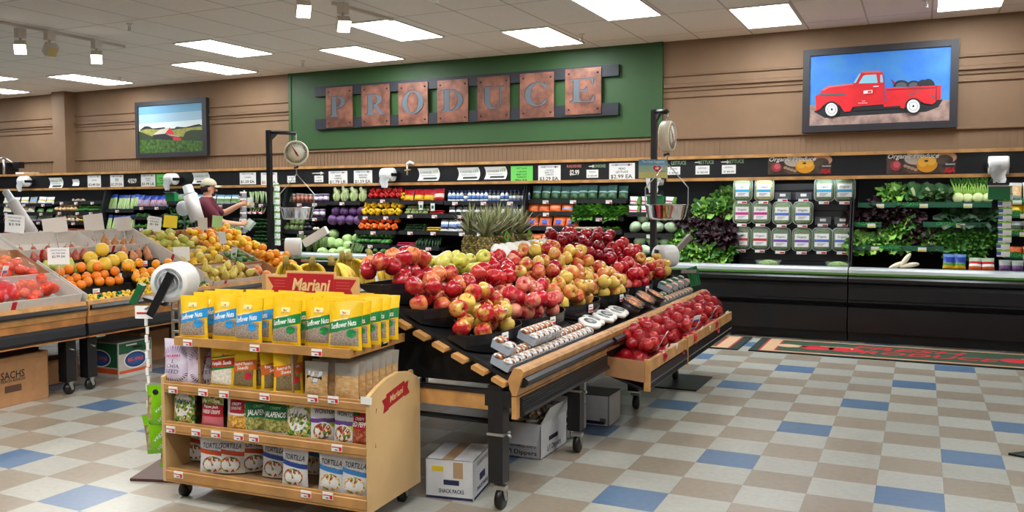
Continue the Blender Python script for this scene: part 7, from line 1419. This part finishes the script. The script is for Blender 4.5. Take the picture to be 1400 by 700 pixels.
bags([(264, 464, .1, 'left column', 4), (300, 466, 0, 'second column', 4), (334, 468, .0, 'third column, nearest the green ones', 5)], SB, .8, 4, .085, 'blue banded sunflower seed', 'blue banded seed bags on the top shelf')
bags([(386, 470, -.02, 'left column', 5), (424, 471, .0, 'second column', 5), (464, 474, .12, 'third column', 5)], SGN, .8, 5, .085, 'green banded sunflower seed', 'green banded seed bags on the top shelf')
for k in range(4): p = RKM @ Vector((.955, .2+.08*k, .8)); inst('seed_bag', SGN[k % 2], '%s green banded sunflower seed bag from the front, right end column' % nth(k), 'bag', p, (-.06, 0, radians(3)+U(-.05, .1)), 'green banded seed bags on the top shelf')
# middle compartments
PUMP = pouch(.15, .2, .05, lambda u, v: SEEDP if (v < .48 and .08 < u < .92 and v > .08) else SUNY, [('Pumpkin Seeds', 0, .112, .026, .12, PAPERW, .12, .02), ('Mariani', .02, .155, .014, .04, RIB, .1, .02)], 3, nu=12, nv=20, bands=[(.5, .7, .12, BRR), (.45, .5, .12, SUNG), (.74, .77, .12, SUNG)]).mesh('seed_bag')
FLAX = pouch(.14, .2, .05, lambda u, v: SEEDF if v < .48 and .1 < u < .9 and v > .08 else SUNY, [('Roasted Pumpkin', 0, .12, .02, .11, PAPERW, .12, .02), ('Seeds', 0, .1, .022, .07, PAPERW, .12, .02)], 4, nu=12, nv=20, bands=[(.46, .7, .1, BOR)], dec=[disc(.035, .07, .02, .017, M('badge_red', (190, 30, 50), .4))]).mesh('seed_bag')
ray = []
for k in range(15):
    a = pi*(k+.5)/15; ray.append(([(.03*cos(a)*1.9, .06-.028*sin(a)), (.04*cos(a+.05)*1.9, .06-.05*sin(a+.05)), (.04*cos(a-.05)*1.9, .06-.05*sin(a-.05))], BLACK)); ray.append(([(.03*cos(a)*2, .125+.03*sin(a)), (.043*cos(a-.06)*1.8, .13+.055*sin(a-.06)), (.046*cos(a)*1.85, .133+.062*sin(a)), (.043*cos(a+.06)*1.8, .13+.055*sin(a+.06))], LILD))
CHIA = pouch(.17, .22, .07, lambda u, v: LILAC, [('CHIA', 0, .083, .026, .08, INK, 0, .0), ('SEED', 0, .057, .026, .08, INK, 0, .0), ('MAMMA', 0, .135, .018, .09, M('magenta_ink', (190, 50, 110), .5), .1, .02), ('L', 0, .108, .022, .012, INK, 0, .03)], 7, nu=16, nv=20, dec=ray).mesh('seed_bag')
def rk(name, me, lab, u, v, z, y, yaw=0, tilt=-.08, cat='bag', grp=None, sc=1, X=None):
    x = (RKI @ at(u, v, Y=-5.775+y)).x; p = RKM @ Vector((x, y, z+.005)); return inst(name, me, lab, cat, p, (tilt, 0, radians(3)+yaw), grp, sc)
G3 = 'seed bags on the shelf under the top'
rk('seed_bag', CHIA, 'lilac chia seed bag standing outermost left', 243, 525, .57, .05, 0, -.03, grp=G3); rk('seed_bag', CHIA, 'lilac chia seed bag turned sideways behind the outer one', 277, 526, .57, .09, .9, -.05, grp=G3, sc=.95)
rk('seed_bag', PUMP, 'pumpkin seed bag with brick red band, left', 301, 528, .57, .05, .0, grp=G3); rk('seed_bag', FLAX, 'orange banded seed bag in front of its neighbour', 330, 530, .57, .05, .0, grp=G3); rk('seed_bag', FLAX, 'orange banded seed bag half hidden by the front one', 350, 531, .57, .09, .25, grp=G3)
rk('seed_bag', FLAX, 'narrow orange seed bag turned sideways', 371, 534, .57, .08, .95, grp=G3); rk('seed_bag', FLAX, 'orange seed bag leaning in the middle compartment', 388, 536, .57, .05, .55, grp=G3); rk('seed_bag', FLAX, 'shaded seed bag at the back left of the middle compartment', 405, 527, .57, .3, .2, grp=G3); rk('seed_bag', PUMP, 'shaded red banded seed bag at the back of the compartment', 424, 527, .57, .26, .0, grp=G3)
CRK = M('cracker_tan', (188, 146, 90), .6, rgb2=(214, 178, 126), nscale=46, bump=.5); PLB = M('clear_bag_top', (196, 190, 178), .15, alpha=.6)
def cracker(lbl):
    b = pouch(.13, .17, .045, lambda u, v: CRK if v < .62 else PLB, [], 3, nu=10, nv=14, dec=[([(-.04, .015), (.04, .015), (.04, .125), (-.04, .125)], M('label_pale_blue', (200, 214, 226), .6)), ([(-.05, .09), (.04, .085), (.04, .1), (-.045, .105)], BLACK), ([(-.02, .07), (.02, .07), (.02, .074), (-.02, .074)], GRYT), ([(-.025, .045), (.025, .045), (.025, .048), (-.025, .048)], GRYT)] if lbl else ()); return b.mesh('cracker_bag')
CK = [cracker(True), cracker(False)]
for k in range(10):
    p = RKM @ Vector((.87+.012*k, .05+k*.046, .577)); inst('cracker_bag', CK[0 if k == 0 else 1], '%s clear bag of tan sesame sticks from the front' % nth(k), 'bag', p, (-.05, 0, radians(3)+.05), 'clear bags of sesame sticks', .95+.02*k)
    if k < 7: p = RKM @ Vector((1.02+.006*k, .07+k*.05, .577)); inst('cracker_bag', CK[1], '%s clear bag of sesame sticks in the right hand row' % nth(k), 'bag', p, (-.05, 0, radians(3)+.1), 'clear bags of sesame sticks', .95+.02*k)
# salad topping pouches
FG_ = food_mat('print_greens', [(96, 140, 50), (150, 184, 70), (60, 96, 34), (206, 170, 96), (228, 222, 190)], 95); FM = food_mat('print_salad', [(186, 60, 40), (214, 160, 70), (110, 150, 50), (236, 220, 170), (150, 40, 34), (70, 100, 40)], 110); FF = food_mat('print_fried', [(222, 170, 74), (236, 196, 110), (190, 130, 50)], 120); FJ = food_mat('print_jalapeno', [(150, 146, 76), (182, 174, 110), (110, 116, 50)], 110); FP = food_mat('print_peppers', [(160, 78, 50), (190, 110, 76), (140, 56, 40)], 110); FT = food_mat('print_tortilla', [(226, 190, 110), (240, 220, 150), (150, 50, 40), (206, 150, 66), (120, 150, 60)], 100)
PCH = M('pouch_white', (222, 222, 222), .35); PGN = M('pouch_green', (22, 104, 56), .35); PRDD = M('pouch_red', (176, 24, 40), .35); PKS = M('pouch_pink', (206, 110, 120), .4); LVN = M('lavender_band', (176, 136, 178), .4); PPU = M('purple_band', (104, 62, 150), .4); NBL = M('navy_band', (36, 66, 140), .4); BBL = M('blue_band', (58, 130, 196), .4); LIMEP = M('lime_patch', (180, 200, 40), .4); ORB = M('orange_band', (200, 74, 30), .4); MINT = M('mint_band', (140, 190, 140), .4)
def tp(front, texts, dec=(), w_=.135, h=.175, seed=1, bands=()): return pouch(w_, h, .05, front, texts, seed, nu=12, nv=18, dec=dec, bands=bands).mesh('topping_pouch')
PAR = tp(lambda u, v: FG_ if v < .45 or v > .8 else (MINT if .55 < v < .72 else PCH), [('PARMESAN', 0, .103, .03, .115, M('ink_green', (40, 84, 50), .5), 0, .01)], [disc(0, .108, .05, .058, PCH, 22), ([(-.066, .098), (.066, .098), (.066, .128), (-.066, .128)], MINT)])
PAR = pouch(.135, .175, .05, lambda u, v: FG_, [('PARMESAN', 0, .103, .03, .115, M('ink_green'), 0, .01), ('CRISPS', 0, .083, .012, .05, M('ink_green'), 0, .0)], 1, nu=14, nv=20, dec=[disc(0, .1, .05, .056, PCH, 22), ([(-.062, .098), (.062, .098), (.062, .126), (-.062, .126)], MINT)]).mesh('topping_pouch')
TRI = tp(lambda u, v: FG_ if .66 < v < .95 else PRDD if .34 < v <= .66 else PKS if v > .05 else PCH, [('Pepper Jack', 0, .1, .018, .09, PAPERW, 0, .02), ('CHEESE CRISPS', 0, .073, .024, .11, PAPERW, 0, .02)])
ONN = tp(lambda u, v: FF if v < .45 and .05 < u < .95 else PRDD if .5 < v < .92 and .15 < u < .8 else (FG_ if u > .8 and v < .9 else PCH), [('CRISPY', -.004, .125, .018, .06, PAPERW, .06, .02), ('ONIONS', -.004, .105, .02, .065, PAPERW, .06, .02)])
JAL = tp(lambda u, v: PGN if v > .45 else FJ if v > .12 else PCH, [('CRISPY', 0, .125, .018, .06, MINT, 0, .02), ('JALAPENOS', 0, .09, .034, .118, PAPERW, 0, .02)])
ASI = pouch(.145, .175, .05, lambda u, v: FG_, [('ASIAGO', 0, .098, .028, .11, M('ink_plum', (84, 30, 60), .5), 0, .01), ('cheese', 0, .078, .018, .05, GRYT, 0, 0)], 1, nu=14, nv=20, dec=[disc(0, .098, .054, .058, PCH, 24), ([(-.068, .092), (.068, .092), (.068, .124), (-.068, .124)], LVN)]).mesh('topping_pouch')
WON = tp(lambda u, v: PCH if v > .62 else PPU if v > .48 else LIMEP if v > .38 and u > .6 else PCH, [('WONTON', 0, .128, .032, .1, INK, -.05, .01), ('STRIPS', .01, .1, .012, .06, GRYT, -.05, 0)], [disc(-.01, .05, .05, .042, PCH, 20), disc(-.012, .05, .044, .037, FM, 20)])
RPE = tp(lambda u, v: FP if v < .42 else PRDD, [('CRISPY', -.01, .118, .018, .05, PAPERW, 0, .02), ('RED PEPPERS', 0, .09, .03, .118, PAPERW, 0, .02)], [disc(-.03, .15, .02, .014, PGN, 12)])
def tort(bm, tx, food): return tp(lambda u, v: PCH, [(tx, 0, .122, .034, .11, M('ink_navy', (40, 50, 80), .5), -.04, .01), ('STRIPS', .0, .106, .011, .05, GRYT, 0, 0)], [disc(.0, .046, .058, .044, PCH, 22), disc(.0, .045, .053, .039, food, 22)], .14, .18, bands=[(.5, .62, -.1, bm)])
TR_, TN_, TB_ = tort(ORB, 'TORTILLA', FM), tort(NBL, 'TORTILLA', FM), tort(BBL, 'TORTILLA', FT)
G2 = 'salad topping pouches on the middle shelf'
for me, lab, u, v, y, yaw in ((PAR, 'parmesan crisps pouch with mint green band, far left', 251, 576, .05, 0), (TRI, 'red and pink cheese crisps pouch, second from the left', 288, 580, .05, 0), (ONN, 'crispy onions pouch with red panel, third from the left', 322, 586, .05, 0), (JAL, 'green jalapeno pouch turned edge on', 350, 592, .06, .6), (JAL, 'green jalapeno pouch facing front', 372, 595, .05, .1), (ASI, 'asiago pouch with a white disc on green salad', 402, 598, .045, 0), (WON, 'purple banded wonton pouch, left and turned', 437, 600, .06, .5), (WON, 'purple banded wonton pouch facing front', 466, 604, .05, .05), (RPE, 'red pepper pouch at the right end', 487, 607, .05, 0),
                              (PAR, 'parmesan crisps pouch standing behind the front one', 254, 572, .12, 0), (JAL, 'shaded jalapeno pouch behind the edge on one', 352, 585, .13, .3), (RPE, 'red pepper pouch behind the front one at the right end', 488, 600, .12, 0)): rk('topping_pouch', me, lab, u, v, .368, y, yaw, -.05, grp=G2)
G1_ = 'salad topping pouches on the bottom shelf'
for me, lab, u, v, y, yaw in ((TR_, 'orange banded tortilla pouch leaning at the back left', 268, 632, .2, .1), (TR_, 'orange banded tortilla pouch in front, left', 290, 645, .06, .35), (TR_, 'orange banded tortilla pouch second from the front left', 313, 646, .09, .4), (TR_, 'shaded tortilla pouch behind, third from the left', 331, 640, .2, .1), (TR_, 'narrow edge on tortilla pouch in the middle', 343, 642, .16, .8), (TN_, 'navy banded tortilla pouch behind the front one', 371, 650, .12, .1), (TN_, 'navy banded tortilla pouch in front', 397, 662, .05, .05), (TB_, 'light blue banded tortilla pouch facing front', 446, 668, .05, .05), (TB_, 'light blue banded tortilla pouch, right, half in shade', 478, 672, .05, .1), (TB_, 'light blue banded tortilla pouch at the right end', 488, 674, .12, .2), (TB_, 'shaded tortilla pouch behind the blue ones', 424, 650, .24, .0)): rk('topping_pouch', me, lab, u, v, .143, y, yaw, -.06, grp=G1_)
# green chip bags on a strip at the left side
CHG = M('lime_bag', (126, 196, 22), .25, noise=.12, nscale=14); CHS = M('snack_print', (120, 110, 50), .4, rgb2=(196, 180, 120), nscale=40)
gb = pouch(.15, .2, .06, lambda u, v: CHS if u < .2 and .15 < v < .75 else CHG, [('veggie', .01, .09, .03, .09, PAPERW, .7, 0), ('sticks', .02, .04, .03, .08, PAPERW, .7, 0)], 2, nu=12, nv=16, dec=[disc(-.03, .165, .016, .014, BLACK, 14)]).mesh('chip_bag')
t = thing('chip_clip_strip', 'lime green snack bags hanging on the left side of the rack', 'clip strip', RKM @ Vector((-.09, .1, 0)), (0, 0, radians(3)))
MB().box(.06, .064, -.01, .01, .15, .6, PAPERW).build('hanger', t)
for z, a in ((.345, .02), (.2, -.12)): o = bpy.data.objects.new('chip_bag', gb); C.objects.link(o); o.parent = t; o.location = (.0, 0, z); o.rotation_euler = (0, a, .55)
o = bpy.data.objects.new('chip_bag', gb); C.objects.link(o); o.parent = t; o.location = (.02, .03, .12); o.rotation_euler = (0, .1, .9); o.scale = (.7, .7, .7)
# ------------------------------------------------------------------ the shopper
SKIN = M('skin', (206, 150, 120), .55); SHIRT = M('maroon_shirt', (92, 22, 40), .8, noise=.1, nscale=8); PANT = M('dark_trousers', (50, 46, 48), .85); SHOE = M('dark_shoe', (30, 28, 28), .6); HAIRM = M('dark_hair', (44, 30, 24), .8); CAPM = M('khaki_cap', (188, 178, 152), .8)
def person():
    p = at(283, 247, Y=.42); gx, gy = p.x, .42
    t = thing('person', 'man in maroon shirt and khaki cap holding packages at the case', 'person', (gx, gy, 0), (0, 0, radians(-52)))
    V = []; E = []; Rd = []
    def v(co, r, par=None):
        V.append(co); Rd.append(r); i = len(V)-1
        if par is not None: E.append((par, i))
        return i
    pel = v((0, 0, .98), .18); bel = v((0, .01, 1.12), .19, pel); che = v((0, .0, 1.3), .2, bel); sh = v((0, -.01, 1.44), .14, che); nk = v((0, .0, 1.53), .06, sh); hd = v((0, .03, 1.63), .085, nk); tp_ = v((0, .02, 1.73), .08, hd)
    for s in (-1, 1):
        hip = v((s*.1, 0, .92), .105, pel); kn = v((s*.11, .02, .5), .07, hip); an = v((s*.12, -.01, .1), .045, kn); v((s*.13, .1, .05), .042, an)
        sho = v((s*.22, -.01, 1.42), .085, sh); 
        if s > 0: el = v((.27, .2, 1.18), .05, sho); wr = v((.2, .42, 1.16), .034, el); fdir = Vector((-.35, .9, .1))
        else: el = v((-.24, .2, 1.3), .05, sho); wr = v((-.14, .42, 1.42), .034, el); fdir = Vector((.2, .9, .2))
        fdir.normalize(); w0 = Vector(V[wr]); palm = v(tuple(w0+fdir*.07), .032, wr); sd = Vector((0, 0, 1)).cross(fdir).normalized(); up = fdir.cross(sd)
        for k, (off, ln) in enumerate(((-.03, .065), (-.01, .075), (.01, .07), (.028, .055))):
            b0 = w0+fdir*.09+Vector((0, 0, 1))*off; a_ = v(tuple(b0), .011, palm); m_ = v(tuple(b0+fdir*ln*.5-sd*s*-.008), .009, a_); v(tuple(b0+fdir*ln*.8-sd*s*-.03), .008, m_)
        th = v(tuple(w0+fdir*.04+Vector((0, 0, 1))*.035), .012, palm); v(tuple(w0+fdir*.075+Vector((0, 0, 1))*.055-sd*s*-.02), .01, th)
    me = bpy.data.meshes.new('body'); me.from_pydata(V, E, []); o = bpy.data.objects.new('body', me); C.objects.link(o)
    o.modifiers.new('skin', 'SKIN'); sv = me.skin_vertices[0].data
    for i, r in enumerate(Rd): sv[i].radius = (r, r*(.82 if i in (pel, bel, che, sh) else 1))
    sv[pel].use_root = True; o.modifiers.new('sub', 'SUBSURF').levels = 2
    dg = bpy.context.evaluated_depsgraph_get(); bm = bpy.data.meshes.new_from_object(o.evaluated_get(dg)); bpy.data.objects.remove(o)
    for m in (SKIN, SHIRT, PANT, SHOE): bm.materials.append(m)
    for f in bm.polygons:
        c = f.center; f.use_smooth = True; k = 0
        arm = abs(c.x) > .17 or c.y > .16
        if c.z < .09: k = 3
        elif c.z < .98: k = 2
        elif c.z < 1.53 and not (c.y > .2 and c.z > .98): k = 1
        f.material_index = k
    bm.name = 'body'; bo = bpy.data.objects.new('body', bm); C.objects.link(bo); bo.parent = t
    b = MB(); b.ell((0, .115, 1.62), .014, .022, .02, SKIN, 8, 6); [b.ell((s*.088, .03, 1.63), .012, .02, .03, SKIN, 8, 6) for s in (-1, 1)]
    for s in (-1, 1): b.ell((s*.032, .107, 1.655), .011, .008, .007, PAPERW, 8, 5); b.ell((s*.032, .113, 1.655), .005, .004, .005, INK, 6, 4)
    b.ell((0, .112, 1.578), .022, .006, .005, M('lip', (170, 90, 84), .5), 8, 4); b.build('face', t)
    b = MB(); b.ell((0, .005, 1.655), .093, .098, .085, HAIRM, 14, 8, fn=lambda p: (p[0], min(p[1], .04), p[2])); b.ell((0, .075, 1.565), .05, .035, .03, HAIRM, 10, 6, fn=lambda p: (p[0], p[1], min(p[2], 1.578))); b.build('hair', t)
    b = MB(); b.ell((0, .02, 1.69), .102, .112, .095, CAPM, 18, 10, fn=lambda p: (p[0], p[1], max(p[2], 1.685-.06*(p[1] < -.03)))); 
    b.grid(8, 4, lambda u, v_: ((u-.5)*.17*(1-.25*v_), .1+.1*v_*(1-(2*u-1)**2*.55), 1.69-.012*v_-.02*(2*u-1)**2), lambda u, v_: CAPM); b.build('cap', t)
    b = MB(); b.lathe([(.075, 1.5), (.08, 1.5), (.07, 1.535), (.066, 1.535)], SHIRT, 14, Tr(0, -.0, 0)); b.build('collar', t)
    T = Matrix.Translation((gx, gy, 0)) @ Rz(radians(-52))
    q = pouch(.18, .14, .08, lambda u, v_: YEL if .2 < v_ < .55 and .25 < u < .75 else CLEAR, [], 2, nu=10, nv=8); tag(q.build('vegetable_pack', None, T @ Vector((-.06, .57, 1.38)), (0, 0, radians(-20))), 'clear pack with yellow squash in the man\'s raised hand', 'pack')
    q = MB(); q.box(-.1, .1, -.07, .07, 0, .04, CLEAR); q.box(-.07, .07, -.05, .05, .0405, .042, M('label_sage', (150, 165, 140), .5)); q.box(-.09, .09, -.06, .06, .005, .03, LGR); tag(q.build('salad_box', None, T @ Vector((.16, .57, 1.14)), (.9, .2, radians(-30))), 'clear salad box with grey green label in the man\'s lower hand', 'box')
person()

p = at(1384, 623, Z=0); b = MB(); b.prism([(0, 0), (.5, -.2), (.6, .25), (.12, .1)], .001, .012, M('mat_green', (40, 66, 44), .8), 'z'); b.prism([(-.02, -.0), (.5, -.23), (.5, -.2), (0, .0)], .001, .014, BLACK, 'z'); b.prism([(-.02, 0), (0, 0), (.12, .1), (.1, .12)], .001, .014, BLACK, 'z'); tag(b.build('floor_plate', None, (p.x, p.y, 0)), 'dark green floor plate poking in at the right edge', 'plate')
# ------------------------------------------------------------------ what no viewer near the photograph's place could see is left out
def prune(kind, most):
    bpy.context.view_layer.update(); dg = bpy.context.evaluated_depsgraph_get()
    obs = [o for o in C.objects if o.parent is None and o.name.split('.')[0] == kind and 'label' in o]
    rows = []
    for o in obs:
        c = o.matrix_world.translation; seen = 0
        for dv in ((0, 0, 0), (.55, .3, 0), (-.55, -.3, 0), (0, 0, .3)):
            eye = CAM+Vector(dv)
            for e in ((0, 0, 0), (.03, .02, .015), (-.03, -.02, .015), (0, 0, .033), (.02, -.02, -.02), (.028, 0, .028), (-.025, -.02, .028)):
                d = c+Vector(e)-eye; L = d.length; hit, loc, n, i, ob, m = scn.ray_cast(dg, eye, d.normalized(), distance=L+.05)
                if hit and ob is not None and (ob == o or ob.parent == o): seen += 1 if dv == (0, 0, 0) else .2
        rows.append((seen/(c-CAM).length_squared, seen, o))
    rows.sort(key=lambda r: -r[0]); drop = [r for r in rows if r[1] == 0]; keep = [r for r in rows if r[1] > 0]
    for r in drop:
        for ch in list(r[2].children): bpy.data.objects.remove(ch)
        bpy.data.objects.remove(r[2])
    rest = keep[most:]
    if rest:
        b = MB()
        for _, _, o in rest:
            me = o.data; b.add([v.co.copy() for v in me.vertices], [tuple(p.vertices) for p in me.polygons], me.materials[0], True, o.matrix_world.copy())
            for ch in list(o.children): bpy.data.objects.remove(ch)
            bpy.data.objects.remove(o)
        tag(b.build(kind+'_heap'), 'remaining %ss lying between the others in the far bins' % kind, kind, None, 'stuff')
    print('PRUNE', kind, len(obs), len(drop), len(rest))
prune('apple', 300)
